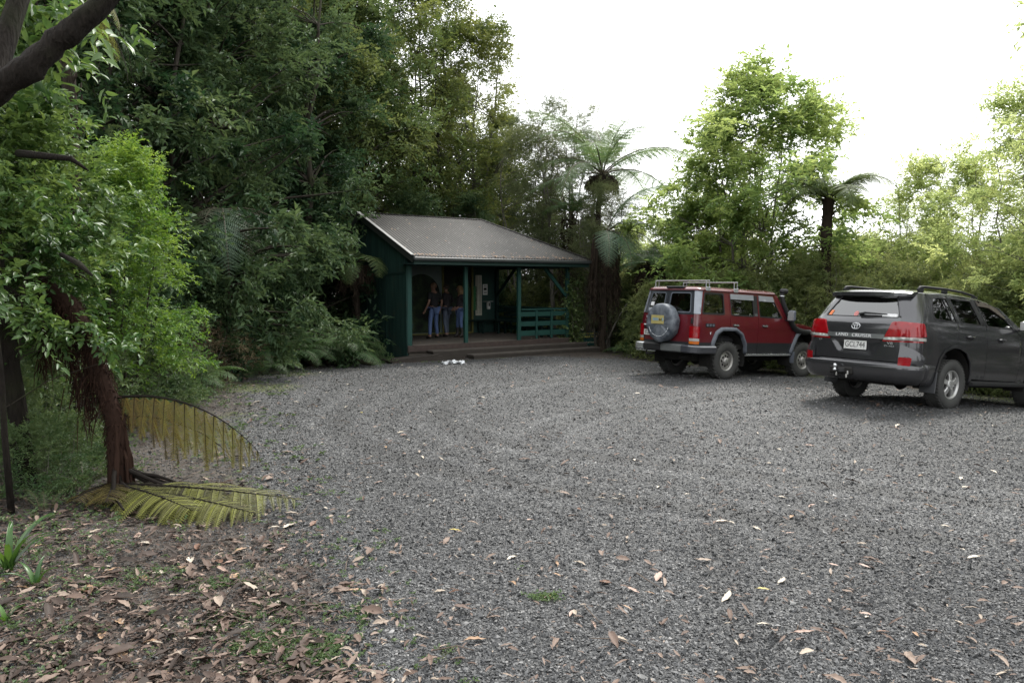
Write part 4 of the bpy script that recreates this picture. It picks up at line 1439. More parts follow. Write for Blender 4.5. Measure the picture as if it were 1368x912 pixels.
def ground_weeds():
    r = np.random.default_rng(9)
    n = 6500
    y = 3.7 + 18 * r.random(n * 4) ** 1.3
    x = (r.random(n * 4) - .56) * 1.45 * y
    sdv = poly_sd(x, y)
    d = (.5 * (sdv < -1.0) + .10 * (np.abs(sdv) < 1)) * (x < 1) + 0.0
    for (px, py, rr) in ((-1.32, 4.28, .22), (-1.15, 4.12, .15), (-1.0, 4.3, .12), (.22, 4.95, .07), (-.35, 4.2, .05), (-1.95, 5.15, .18), (-1.15, 4.75, .1), (-2.5, 5.2, .2), (.03, 5.5, .04), (-.8, 4.05, .08)):
        d = np.maximum(d, np.exp(-((x - px) ** 2 + (y - py) ** 2) / rr ** 2))
    k = r.random(n * 4) < d
    x, y = x[k][:n], y[k][:n]
    # plus dense seeds in the near patches
    for (px, py, rr, m) in ((-1.32, 4.28, .16, 150), (-1.12, 4.14, .10, 90), (-1.45, 4.75, .12, 60), (-.9, 4.7, .1, 40), (-1.75, 4.5, .14, 60), (-.98, 4.32, .07, 25), (.22, 4.95, .05, 26), (-1.95, 5.15, .12, 40), (-2.5, 5.2, .15, 40)):
        x = np.append(x, r.normal(px, rr, m))
        y = np.append(y, r.normal(py, rr * .8, m))
    n = len(x)
    nl = 7
    far = np.clip((y - 5) / 6, 0, 1)
    h = (.015 + .16 * r.random(n) * far) * (poly_sd(x, y) < -.5) + .008
    P = np.repeat(np.stack([x, y, gz(x, y) + .01], 1), nl, 0)
    P[:, 2] += np.repeat(h, nl) * r.random(n * nl)
    P[:, :2] += r.normal(0, .012, (n * nl, 2)) * np.repeat(1 + far, nl)[:, None]
    a = r.uniform(0, 6.28, n * nl)
    D = unit(np.stack([np.cos(a), np.sin(a), r.uniform(.1, .9, n * nl)], 1))
    L = np.repeat(.025 + .03 * far, nl) * r.uniform(.7, 1.3, n * nl)
    V, F, kk = leaf_geo(P, D, unit(np.array([0, 0, 1.0]) + r.normal(0, .3, D.shape)), L, L * .5)
    T = np.repeat(np.clip(r.normal(.5, .25, n * nl), 0, 1), kk)
    tag(obj('ground_weeds', mk_mesh('ground_weeds', V, F, M['leaf_weed'], False, T)), 'small creeping weeds on the forest floor and gravel edge', 'weeds', kind='stuff')


ground_weeds()
# ------------------------------------------------------------------ the shelter
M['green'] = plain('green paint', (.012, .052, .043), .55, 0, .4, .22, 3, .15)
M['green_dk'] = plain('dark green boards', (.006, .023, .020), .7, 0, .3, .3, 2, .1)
M['deck'] = plain('concrete deck', (.135, .118, .10), .85, 0, .2, .25, 3, .2)
M['step'] = plain('weathered step timber', (.042, .036, .031), .85, 0, .2, .4, 4, .3)
M['step_edge'] = plain('worn step nosing', (.072, .063, .055), .8, 0, .2, .4, 6, .3)
M['gutter'] = plain('dark gutter', (.030, .034, .034), .45, 0, .5)
M['fascia'] = plain('green fascia', (.012, .040, .034), .6)
M['yellow_trim'] = plain('olive yellow trim', (.17, .16, .045), .6)
M['paper'] = plain('notice paper', (.55, .54, .46), .7)
M['ink'] = plain('dark ink', (.03, .03, .03), .7)
M['white'] = plain('white', (.75, .75, .73), .6)
M['black'] = plain('black', (.012, .012, .012), .5)
M['mural_bg'] = plain('pale mural board', (.17, .22, .21), .6, var=.15)


def roof_mat():
    t = NT('corrugated roof iron')
    c = t.coord()
    n1 = t.noise(1.3, 5)
    n2 = t.noise(14, 5)
    col = t.mix(t.ramp(n1, [(.35, (0, 0, 0)), (.65, (1, 1, 1))]), (.014, .0135, .0132), (.035, .033, .0315))
    col = t.mix(t.math('MULTIPLY', t.math('SUBTRACT', 1.0, t.attr('tint')), .75), col, (.030, .027, .024))  # corrugation shading put into the colour: valleys toned by wave height
    col = t.mix(t.ramp(n2, [(.62, (0, 0, 0)), (.70, (.8, .8, .8))]), col, (.19, .19, .18))
    st = t.noise(1.0, 3, t.scale(c, (1.6, 12, 1)))
    col = t.mix(t.ramp(st, [(.5, (0, 0, 0)), (.75, (.5, .5, .5))]), col, (.022, .020, .019))
    return t.done(t.bsdf(col, .5, .15, .4))


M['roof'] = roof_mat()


def mural_mat(name, seed, dark=1.0):
    t = NT(name)
    c = t.coord()
    mp = t.n('ShaderNodeVectorMath', operation='ADD')
    t.l(c, mp.inputs[0])
    mp.inputs[1].default_value = (seed, seed, 0)
    n = t.noise(3.2, 6, mp.outputs[0])
    col = t.ramp(n, [(.3, (.006, .008, .008)), (.48, (.018, .035, .018)), (.6, (.045, .075, .030)), (.72, (.05, .10, .11))])
    return t.done(t.bsdf(col, .6))


SH_O = np.array([-2.87, 22.0])
SH_A = np.array([.803, .596])
SH_B = np.array([-.596, .803])
SH_RZ = math.atan2(SH_A[1], SH_A[0])
SH_Z = -.10


def shw(m, L, z=0.0):
    q = SH_O + SH_A * m + SH_B * L
    return (q[0], q[1], z + SH_Z)


def shelter():
    o = empty('open_shelter', (*SH_O, SH_Z), SH_RZ, 'dark green timber shelter with an iron hipped roof and railing', 'shelter')
    Wd, Dp, DZ = 5.82, 4.0, .40          # width, depth, floor height (local)
    BAY = 1.94
    # floor slab
    mb = MB()
    mb.box((Wd / 2, Dp / 2, DZ - .10), (Wd + .06, Dp + .04, .20), bev=.01)
    mb.box((Wd / 2, Dp / 2, DZ / 2 - .16), (Wd - .1, Dp - .1, DZ - .04 + .1))
    mb.build('deck', M['deck'], o)
    mb = MB()
    mb.box((Wd / 2, -.055, DZ - .075), (Wd + .10, .05, .17), bev=.006)
    mb.build('deck_edge', plain('rusty deck edge', (.045, .031, .026), .85, var=.5, scale=9, bump=.2), o)
    # two steps the length of the front, and a low ramp of boards at the blind end
    for (m0, m1, y0, y1, z1, nm) in ((.55, 6.25, -.42, -.085, .27, 'step'), (1.65, 6.75, -.80, -.425, .13, 'step')):
        mb = MB()
        mb.box(((m0 + m1) / 2, (y0 + y1) / 2, (z1 - .30) / 2), (m1 - m0, y1 - y0, z1 + .30 - .05), bev=.008)
        s_ = mb.build(nm, M['step'], o)
        tr = MB()
        for k in range(3):
            wdt = (y1 - y0) / 3
            tr.box(((m0 + m1) / 2, y0 + wdt * (k + .5) - .012, z1 - .024), (m1 - m0 + .04, wdt - .012, .045), bev=.006)
        tr.build('tread', M['step_edge'], s_)
    mb = MB()
    for k in range(6):
        mb.box((-.75 + k * .26, -.30, .12 + .016 * k - .05), (.25, .46, .045), rot=Matrix.Rotation(R(-4), 4, 'Y'), bev=.005)
    mb.box((.0, -.5, .02), (1.6, .05, .22), bev=.006)
    mb.build('ramp', M['step'], o)
    # roof planes
    m0, me, mr = -.12, 6.22, 4.32
    Lf, Lr, Lb = -.55, 2.69, 4.45
    ze, zr = 2.86, 4.235
    zbk = ze + .10

    def zf(L):
        return ze + (zr - ze) * (L - Lf) / (Lr - Lf) if L <= Lr else zr + (zbk - zr) * (L - Lr) / (Lb - Lr)
    amp, pit = .016, .105
    g = Geo()
    ms = np.arange(m0, me + .001, pit / 4)
    wv = amp * np.sin(ms * 2 * np.pi / pit)

    def hipL(m, front):
        if m <= mr:
            return Lr
        f = (m - mr) / (me - mr)
        return Lr + (Lf - Lr) * f if front else Lr + (Lb - Lr) * f
    for front in (True, False):
        V, TT = [], []
        for m, wz in zip(ms, wv):
            e = Lf if front else Lb
            hp = hipL(m, front)
            for t in (0, .5, 1):
                L = e + (hp - e) * t
                V.append((m, L, zf(L) + wz * (1 if abs(hp - e) > .03 else 0)))
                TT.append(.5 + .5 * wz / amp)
        n = len(ms)
        i = np.arange(n - 1)[:, None] * 3
        j = np.arange(2)[None, :]
        F = np.stack([i + j, i + 3 + j, i + 4 + j, i + 1 + j], -1).reshape(-1, 4)
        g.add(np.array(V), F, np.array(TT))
    Ls = np.arange(Lf, Lb + .001, pit / 4)
    V = []
    for L in Ls:
        hm = mr + (me - mr) * ((Lr - L) / (Lr - Lf) if L <= Lr else (L - Lr) / (Lb - Lr))
        wz = amp * math.sin(L * 2 * math.pi / pit)
        eb = ze + (zbk - ze) * (L - Lf) / (Lb - Lf)
        for t in (0, 1):
            m = me + (hm - me) * t
            V.append((m, L, eb + (zf(L) - eb) * t + wz * (1 - t * .999) * (abs(me - hm) > .03)))
    n = len(Ls)
    i = np.arange(n - 1)[:, None] * 2
    F = np.stack([i, i + 2, i + 3, i + 1], -1).reshape(-1, 4)
    g.add(np.array(V), F)
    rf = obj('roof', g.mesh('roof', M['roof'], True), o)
    # dead leaves caught on the iron and along the gutter
    r = np.random.default_rng(12)
    B = np.array([v.co[:] for v in FALL['tan'][1].vertices])
    quad = np.array([p.vertices[:] for p in FALL['tan'][1].polygons])
    Vs, Fs = [], []
    for k in range(170):
        m = r.uniform(m0, 5.6)
        L = Lf + .04 + (r.random() ** 3.2) * 2.9 if k % 2 else Lf + .02 + .12 * r.random()
        if m > 4.3 and L > hipL(m, True) - .1:
            continue
        s_ = r.uniform(.03, .09)
        a = r.uniform(0, 6.28)
        W = np.stack([B[:, 0] * math.cos(a) - B[:, 1] * math.sin(a), B[:, 0] * math.sin(a) + B[:, 1] * math.cos(a), B[:, 2]], 1) * s_
        W[:, 2] += W[:, 1] * (zr - ze) / (Lr - Lf) + zf(L) + .014
        W[:, 0] += m
        W[:, 1] += L
        Fs.append(quad + len(B) * len(Vs))
        Vs.append(W)
    V = np.concatenate(Vs)
    q = SH_O + V[:, :1] * SH_A + V[:, 1:2] * SH_B
    V = np.column_stack([q, V[:, 2] + SH_Z])
    tag(obj('roof_litter', mk_mesh('roof_litter', V, np.concatenate(Fs), LEAFM['tan'], True)), 'dead leaves caught on the shelter roof', 'leaf litter', kind='stuff')
    # ridge and hip caps, barge, gutters
    mb = MB()
    mb.tube([(m0 - .02, Lr, zr + .012), (mr, Lr, zr + .012), (me + .02, Lf - .02, ze + .02)], .045, 8, flat=.45)
    mb.tube([(mr, Lr, zr + .010), (me + .02, Lb + .02, zbk + .02)], .045, 8, flat=.45)
    mb.build('ridge_cap', M['roof'], rf)
    mb = MB()
    mb.beam((m0 - .03, Lf - .03, ze - .07), (m0 - .03, Lr, zr - .07), .035, .20, bev=.004)
    mb.beam((m0 - .03, Lr, zr - .07), (m0 - .03, Lb, zbk - .07), .035, .20, bev=.004)
    mb.build('barge_board', M['gutter'], rf)
    mb = MB()
    mb.beam((m0 - .05, Lf - .03, ze + .035), (m0 - .05, Lr, zr + .035), .10, .02)
    mb.build('barge_flashing', plain('roof flashing', (.17, .17, .165), .5), rf)
    mb = MB()
    mb.beam((m0 - .05, Lf - .075, ze - .07), (me + .02, Lf - .075, ze - .07), .11, .10, bev=.02)
    mb.beam((me + .05, Lf - .07, ze - .07), (me + .05, Lb, zbk - .07), .10, .10, bev=.02)
    mb.build('gutter', M['gutter'], rf)
    mb = MB()
    mb.box(((m0 + me) / 2, Lf + .015, ze - .13), (me - m0 - .02, .03, .17))
    mb.box((me - .03, (Lf + Lb) / 2, ze - .13), (.03, Lb - Lf - .1, .17))
    mb.build('fascia', M['fascia'], rf)
    mb = MB()                                    # lining under the eaves
    mb.box((Wd / 2, -.26, ze - .20), (Wd + .6, .55, .012))
    mb.box((Wd + .19, Dp / 2, ze - .20), (.36, Dp + .3, .012))
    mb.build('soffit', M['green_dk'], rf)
    # posts and the beam they carry
    for k in range(4):
        mb = MB()
        mb.box((k * BAY + (.06 if k == 0 else 0), .06, (DZ + 2.62) / 2), (.11 if k else .15, .10, 2.62 - DZ), bev=.008)
        mb.build('post', M['green'], o)
    mb = MB()
    mb.box((Wd + .0, Dp - .06, (DZ + 2.62) / 2), (.12, .12, 2.62 - DZ), bev=.008)
    mb.build('post', M['green_dk'], o)
    mb = MB()
    mb.box((.135, .128, (DZ + 2.62) / 2), (.03, .012, 2.62 - DZ))
    mb.build('corner_strip', M['yellow_trim'], o)
    mb = MB()
    mb.box((Wd / 2, .06, 2.72), (Wd + .2, .10, .20), bev=.006)
    mb.box((Wd, Dp / 2, 2.72), (.10, Dp - .2, .20), bev=.006)
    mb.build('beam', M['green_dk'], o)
    for (a, b) in (((2 * BAY + .06 + .95, .06, 2.60), (Wd - .06, .06, 1.75)), ((Wd - .02, Dp - .10, 1.70), (Wd - .02, Dp - 1.15, 2.62)), ((Wd - .02, .14, 1.75), (Wd - .02, 1.1, 2.62))):
        mb = MB()
        mb.beam(a, b, .06, .10, bev=.005)
        mb.build('brace', M['green'] if a[1] < .1 else M['green_dk'], o)
    # blind end wall: sheet panels with cover battens, following the roof
    def endwall(x0, x1, y0, y1):
        ys = np.array([y0, Lr, y1])
        top = np.array([zf(y) - .12 for y in ys])
        V, F = [], []
        for x in (x0, x1):
            for (y, z) in list(zip(ys, [.05] * 3)) + list(zip(ys, top)):
                V.append((x, y, z))
        F = [(0, 1, 4, 3), (1, 2, 5, 4), (6, 9, 10, 7), (7, 10, 11, 8), (0, 3, 9, 6), (2, 8, 11, 5), (3, 4, 10, 9), (4, 5, 11, 10), (0, 6, 7, 1), (1, 7, 8, 2)]
        return V, F
    mb = MB()
    mb.add(*endwall(-.055, -.01, -.01, Dp))
    tw = NT('stained end wall')
    nz_ = tw.noise(1.0, 5, tw.scale(tw.coord(), (9, 9, .9)))
    cw = tw.mix(tw.ramp(nz_, [(.35, (0, 0, 0)), (.7, (1, 1, 1))]), (.006, .023, .020), (.018, .050, .041))
    cw = tw.mix(tw.ramp(tw.noise(2.3, 6), [(.55, (0, 0, 0)), (.75, (.7, .7, .7))]), cw, (.030, .036, .024))
    wl = mb.build('end_wall', tw.done(tw.bsdf(cw, .75, 0, .25)), o)
    mb = MB()
    for y in (1.2, 2.4, 3.6):
        mb.box((-.062, y, (.1 + zf(y) - .15) / 2), (.012, .05, zf(y) - .3))
    mb.box((-.064, Dp / 2, 2.42), (.014, Dp - .02, .06))
    mb.build('batten', M['green_dk'], wl)
    mb = MB()
    mb.box((Wd / 2, Dp + .02, (DZ + 2.9) / 2), (Wd + .05, .04, 2.9 - DZ + .2))
    mb.build('back_wall', plain('inner green wall', (.018, .055, .047), .7), o)
    # ceiling so that the inside stays dark
    mb = MB()
    mb.box((Wd / 2, Dp / 2 + .1, 2.835), (Wd - .02, Dp - .1, .02))
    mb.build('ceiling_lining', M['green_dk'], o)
    # railing across the third bay, and along the open end
    def rail(pt, n, p0, p1, nm):
        d = np.array(p1) - np.array(p0)
        mb = MB()
        mb.beam((*p0, DZ + .93), (*p1, DZ + .93), .13, .045, bev=.006)
        cap = mb
        for z in (.79, .49, .20):
            mb.beam((*p0, DZ + z), (*p1, DZ + z), .03, .145 if z > .3 else .16, bev=.004)
        r_ = mb.build('railing', M['green'], pt)
        for k in range(1, n + 1):
            q = np.array(p0) + d * k / (n + 1)
            b = MB()
            nrm = np.array([d[1], -d[0]]) / np.hypot(*d)
            b.box((q[0] + nrm[0] * .03, q[1] + nrm[1] * .03, DZ + .46), (.065, .045, .87), rz=math.atan2(d[1], d[0]), bev=.004)
            b.build('baluster', M['green'], r_)
    rail(o, 2, (2 * BAY + .065, .06), (Wd - .065, .06), 'railing')
    rail(o, 4, (Wd, .13), (Wd, Dp - .13), 'railing')
    return o


shelter()


def shelter_fittings():
    Dp, DZ, Wd = 4.0, .40, 5.82

    def holder(name, label, cat, m, L, z, rz=0.0):
        return empty(name, shw(m, L, z), SH_RZ + rz, label, cat)

    def arch_panel(name, label, m0, m1, z0, z1, am, aw, atop, seed, bgm):
        o = holder(name, label, 'mural', 0, Dp - .035, 0)
        mb = MB()
        mb.box(((m0 + m1) / 2, 0, (z0 + z1) / 2), (m1 - m0, .03, z1 - z0))
        mb.build('board', bgm, o)
        mb = MB()
        n = 24
        pts = [(am - aw, z0 + .02), (am + aw, z0 + .02)] + [(am + aw * math.cos(t), atop - aw + aw * math.sin(t)) for t in np.linspace(0, math.pi, n)]
        V = [(x, -.019, z) for x, z in pts]
        mb.add(V, [list(range(len(V)))])
        mb.build('painted_arch', mural_mat(name + ' painting', seed), o)
        mb = MB()
        mb.box(((m0 + m1) / 2, -.03, z0 - .02), (m1 - m0, .05, .05))
        mb.box((m1 + .03, -.04, (z0 + z1) / 2), (.06, .06, z1 - z0 + .08))
        mb.build('trim', M['yellow_trim'], o)
    arch_panel('cave_mural', 'pale mural board with a dark painted cave arch behind the man', 1.9, 3.52, DZ + .05, 2.75, 2.72, .72, 2.45, 3.0, M['mural_bg'])
    arch_panel('forest_mural', 'dark mural board with a green painted arch behind the two women', 3.62, 4.72, DZ + .05, 2.75, 4.22, .46, 2.4, 8.0, M['black'])

    def sheet(name, label, m, z, wd, ht, mat, th=.012):
        o = holder(name, label, 'notice', m, Dp - .012, z)
        mb = MB()
        mb.box((0, -.006, 0), (wd, th, ht), bev=.002)
        mb.build('sheet', mat, o)
        return o
    # px 634-640 green sheet, 630-641 long list, 641-647 small notice
    sheet('green_poster', 'bright green poster half hidden by the second post', 4.86, 1.62, .26, .85, plain('poster green', (.03, .16, .06), .5, var=.5, scale=9))
    o = sheet('long_notice', 'tall cream notice sheet with columns of print on the back wall', 5.06, 1.72, .27, 1.42, M['paper'])
    mb = MB()
    r = np.random.default_rng(4)
    for k in range(44):
        z = .66 - k * .030
        for x0 in (-.11, .01):
            mb.box((x0 + .05 - .01 * r.random(), -.0135, z), (.09 * r.uniform(.6, 1), .002, .009))
    mb.build('printed_lines', plain('faded print', (.22, .21, .18), .8), o)
    o = sheet('picture_notice', 'small white notice with a black picture right of the tall cream notice', 5.34, 1.92, .20, .38, M['white'])
    mb = MB()
    mb.box((0, -.0135, .02), (.12, .002, .09))
    for z in (.14, .11, -.09, -.12):
        mb.box((0, -.0135, z), (.13, .002, .014))
    mb.build('printed_picture', M['ink'], o)
    o = holder('wall_dispenser', 'small white dispenser on a bracket under the picture notice', 'dispenser', 5.44, Dp - .02, 1.30)
    mb = MB()
    mb.box((0, -.06, .05), (.12, .10, .26), bev=.02)
    mb.build('case', M['white'], o)
    mb = MB()
    mb.box((0, -.112, .09), (.06, .006, .12))
    mb.build('window', M['black'], o)
    mb = MB()
    mb.box((-.04, -.09, .20), (.34, .18, .025), bev=.005)
    mb.build('shelf', plain('grey shelf', (.35, .36, .35), .6), o)
    # benches
    o = holder('bench', 'dark green bench along the back wall under the notices', 'bench', 4.15, Dp - .30, DZ)
    mb = MB()
    for k in range(3):
        mb.box((.80, -.15 + k * .14, .45), (1.62, .125, .04), bev=.006)
    mb.build('seat', M['green_dk'], o)
    for x in (.1, .8, 1.5):
        mb = MB()
        mb.box((x, -.14, .215), (.07, .06, .425))
        mb.box((x, .10, .215), (.07, .06, .425))
        mb.build('leg', M['green_dk'], o)
    o = holder('bench', 'dark green slatted bench along the open end rail of the shelter', 'bench', Wd - .48, .5, DZ)
    mb = MB()
    for k in range(3):
        mb.box((-.06 + k * .14, 1.4, .45), (.125, 2.7, .04), bev=.006)
    mb.build('seat', M['green_dk'], o)
    mb = MB()
    for z in (.66, .86):
        mb.box((.30, 1.4, z), (.035, 2.7, .12), bev=.005)
    mb.build('backrest', M['green_dk'], o)
    for y in (.2, 1.4, 2.6):
        mb = MB()
        mb.box((-.06, y, .215), (.06, .07, .425))
        mb.box((.24, y, .215), (.06, .07, .425))
        mb.build('leg', M['green_dk'], o)
    # track sign right of the steps
    o = empty('track_sign', shw(6.95, .15, -.08), SH_RZ - R(10), 'low green board sign with yellow lettering beside the steps', 'sign')
    sg = plain('sign green', (.012, .055, .050), .55)
    for k, (z, h_) in enumerate(((.52, .21), (.28, .22))):
        mb = MB()
        mb.box((.0, 0, z), (1.0, .035, h_), bev=.004)
        mb.build('board', sg, o)
    for x in (-.42, .53):
        mb = MB()
        mb.box((x, .0 if x > .5 else .06, .29), (.085, .085, .78), bev=.006)
        mb.build('post', sg, o)
    yl, cr = plain('sign yellow', (.62, .50, .10), .5), plain('sign cream', (.45, .42, .30), .5)
    text('lettering', 'START OF THE WALK', .088, (-.06, -.021, .565), (1, 0, 0), (0, 0, 1), yl, o, sx=.92)
    text('lettering', 'OPARARA TRACK', .085, (-.10, -.021, .465), (1, 0, 0), (0, 0, 1), yl, o, sx=.92)
    text('lettering', 'Coal Seams', .085, (-.04, -.021, .285), (1, 0, 0), (0, 0, 1), cr, o, sx=.95)
    # scrap of white rubbish by the step
    p = at(606, 486, 21.0)
    r = np.random.default_rng(2)
    n = 14
    X, Y = np.meshgrid(np.linspace(-.3, .3, n), np.linspace(-.09, .09, 7))
    Z = .05 + .035 * np.sin(X * 31 + Y * 20) + .03 * r.normal(size=X.shape) * .6
    V = np.stack([X + .02 * r.normal(size=X.shape), Y * (1 + .6 * np.sin(X * 9)), Z], -1).reshape(-1, 3)
    F = np.array([(j * n + i, j * n + i + 1, j * n + n + i + 1, j * n + n + i) for j in range(6) for i in range(n - 1)])
    t = obj('crumpled_bag', mk_mesh('crumpled_bag', V, F, plain('white plastic', (.62, .64, .66), .35), False))
    t.location = (p[0], p[1], float(gz(p[0], p[1])))
    t.rotation_euler = (0, 0, .2)
    tag(t, 'crumpled white plastic bag on the ground before the steps', 'litter')
    # yellow leaf on the deck
    for (m, L, k) in ((.9, .9, 'yellow'), (1.3, .5, 'tan'), (3.0, .6, 'cream'), (4.6, .35, 'cream')):
        me = FALL[k][1]
        f = obj('fallen_leaf', me)
        f.location = shw(m, L, DZ + .01)
        f.scale = (.11, .11, .11)
        f.rotation_euler = (0, 0, m * 5)
        tag(f, {'yellow': 'yellow leaf on the shelter floor', 'tan': 'tan leaf on the shelter floor near the first post', 'cream': 'pale leaf on the shelter floor'}[k], 'leaf', 'leaves on the shelter floor' if k == 'cream' else None)
    # climbing vine on the right corner post
    r = np.random.default_rng(8)
    o = empty('climbing_vine', shw(6.12, .05, 0), 0, 'round leaved vine climbing beside the right corner post', 'vine')
    g, T = Geo(), None
    c = []
    for k in range(7):
        a = np.array([r.normal(0, .12), r.normal(0, .12), 0])
        ln = wiggle_line(r, a, a + np.array([r.normal(.05, .15), r.normal(0, .15), r.uniform(1.7, 2.9)]), 8, .05)
        g.add(*tube_np(ln, .008, 5))
        c.append(ln)
    obj('stem', g.mesh('stem', M['bark_grey'], True), o)
    c = np.concatenate(c)
    idx = np.repeat(np.arange(len(c)), 9)
    O = c[idx] + r.normal(0, .05, (len(idx), 3))
    D = unit(r.normal(0, 1, (len(idx), 3)) + (.3, -.5, 0))
    V, F, T = sprays(r, O, D, .24, 4, .075, .062, np.clip(r.normal(.55, .25, len(idx)), 0, 1), True)
    obj('leaves', mk_mesh('leaves', V, F, M['leaf_mid'], True, T), o)
    # fallen rotten log left of the ramp, bare sapling stick by the sign
    p = at(470, 470, 20.6)
    mb = MB()
    mb.tube([(-.45, .1, .06), (-.1, 0, .16), (.25, -.03, .13), (.62, -.1, .03)], [.10, .13, .10, .04], 10)
    mb.tube([(-.1, 0, .16), (-.3, -.15, .26), (-.5, -.2, .20)], [.06, .05, .02], 7)
    o = mb.build('rotten_log', M['bark_dark'])
    o.location = (p[0], p[1], float(gz(p[0], p[1])))
    tag(o, 'dark rotten log on the litter left of the shelter', 'log')
    P = np.array([at(813, 452, 25.2), at(822, 432, 25.2), at(829, 419, 25.25), at(838, 405, 25.3)])
    mb = MB()
    mb.tube(P, [.03, .026, .022, .014], 7)
    tag(mb.build('bare_stick', M['bark_grey']), 'bare pale stick leaning behind the green sign', 'branch')


shelter_fittings()


# ------------------------------------------------------------------ people
def skin(name, pts, edges, rad, mat, parent, sub=1, root=0):
    me = bpy.data.meshes.new(name)
    me.from_pydata([tuple(p) for p in pts], edges, [])
    o = bpy.data.objects.new(name + '_tmp', me)
    COL.objects.link(o)
    md = o.modifiers.new('skin', 'SKIN')
    md.use_smooth_shade = True
    lay = me.skin_vertices[0].data
    for i, r_ in enumerate(rad):
        lay[i].radius = (r_, r_) if isinstance(r_, (int, float)) else r_
        lay[i].use_root = (i == root)
    sb = o.modifiers.new('sub', 'SUBSURF')
    sb.levels = sb.render_levels = sub
    dg = bpy.context.evaluated_depsgraph_get()
    m2 = bpy.data.meshes.new_from_object(o.evaluated_get(dg))
    bpy.data.objects.remove(o)
    m2.name = name
    m2.materials.clear()
    m2.materials.append(mat)
    m2.polygons.foreach_set('use_smooth', np.ones(len(m2.polygons), bool))
    return obj(name, m2, parent)


M['skin'] = plain('skin', (.24, .135, .095), .55, var=.1)
M['jeans'] = plain('blue jeans', (.075, .12, .25), .8, var=.3, scale=8)
M['jeans_grey'] = plain('grey blue jeans', (.085, .105, .15), .8, var=.3, scale=8)
M['top_black'] = plain('black cloth', (.014, .014, .016), .85)
M['top_dark'] = plain('dark cloth', (.030, .026, .030), .85)
M['boot'] = plain('dark boots', (.018, .015, .013), .6)
M['hair_brown'] = plain('light brown hair', (.16, .095, .055), .6)
M['hair_blonde'] = plain('dark blonde hair', (.24, .155, .075), .6)
M['hair_dark'] = plain('dark hair', (.035, .022, .015), .6)


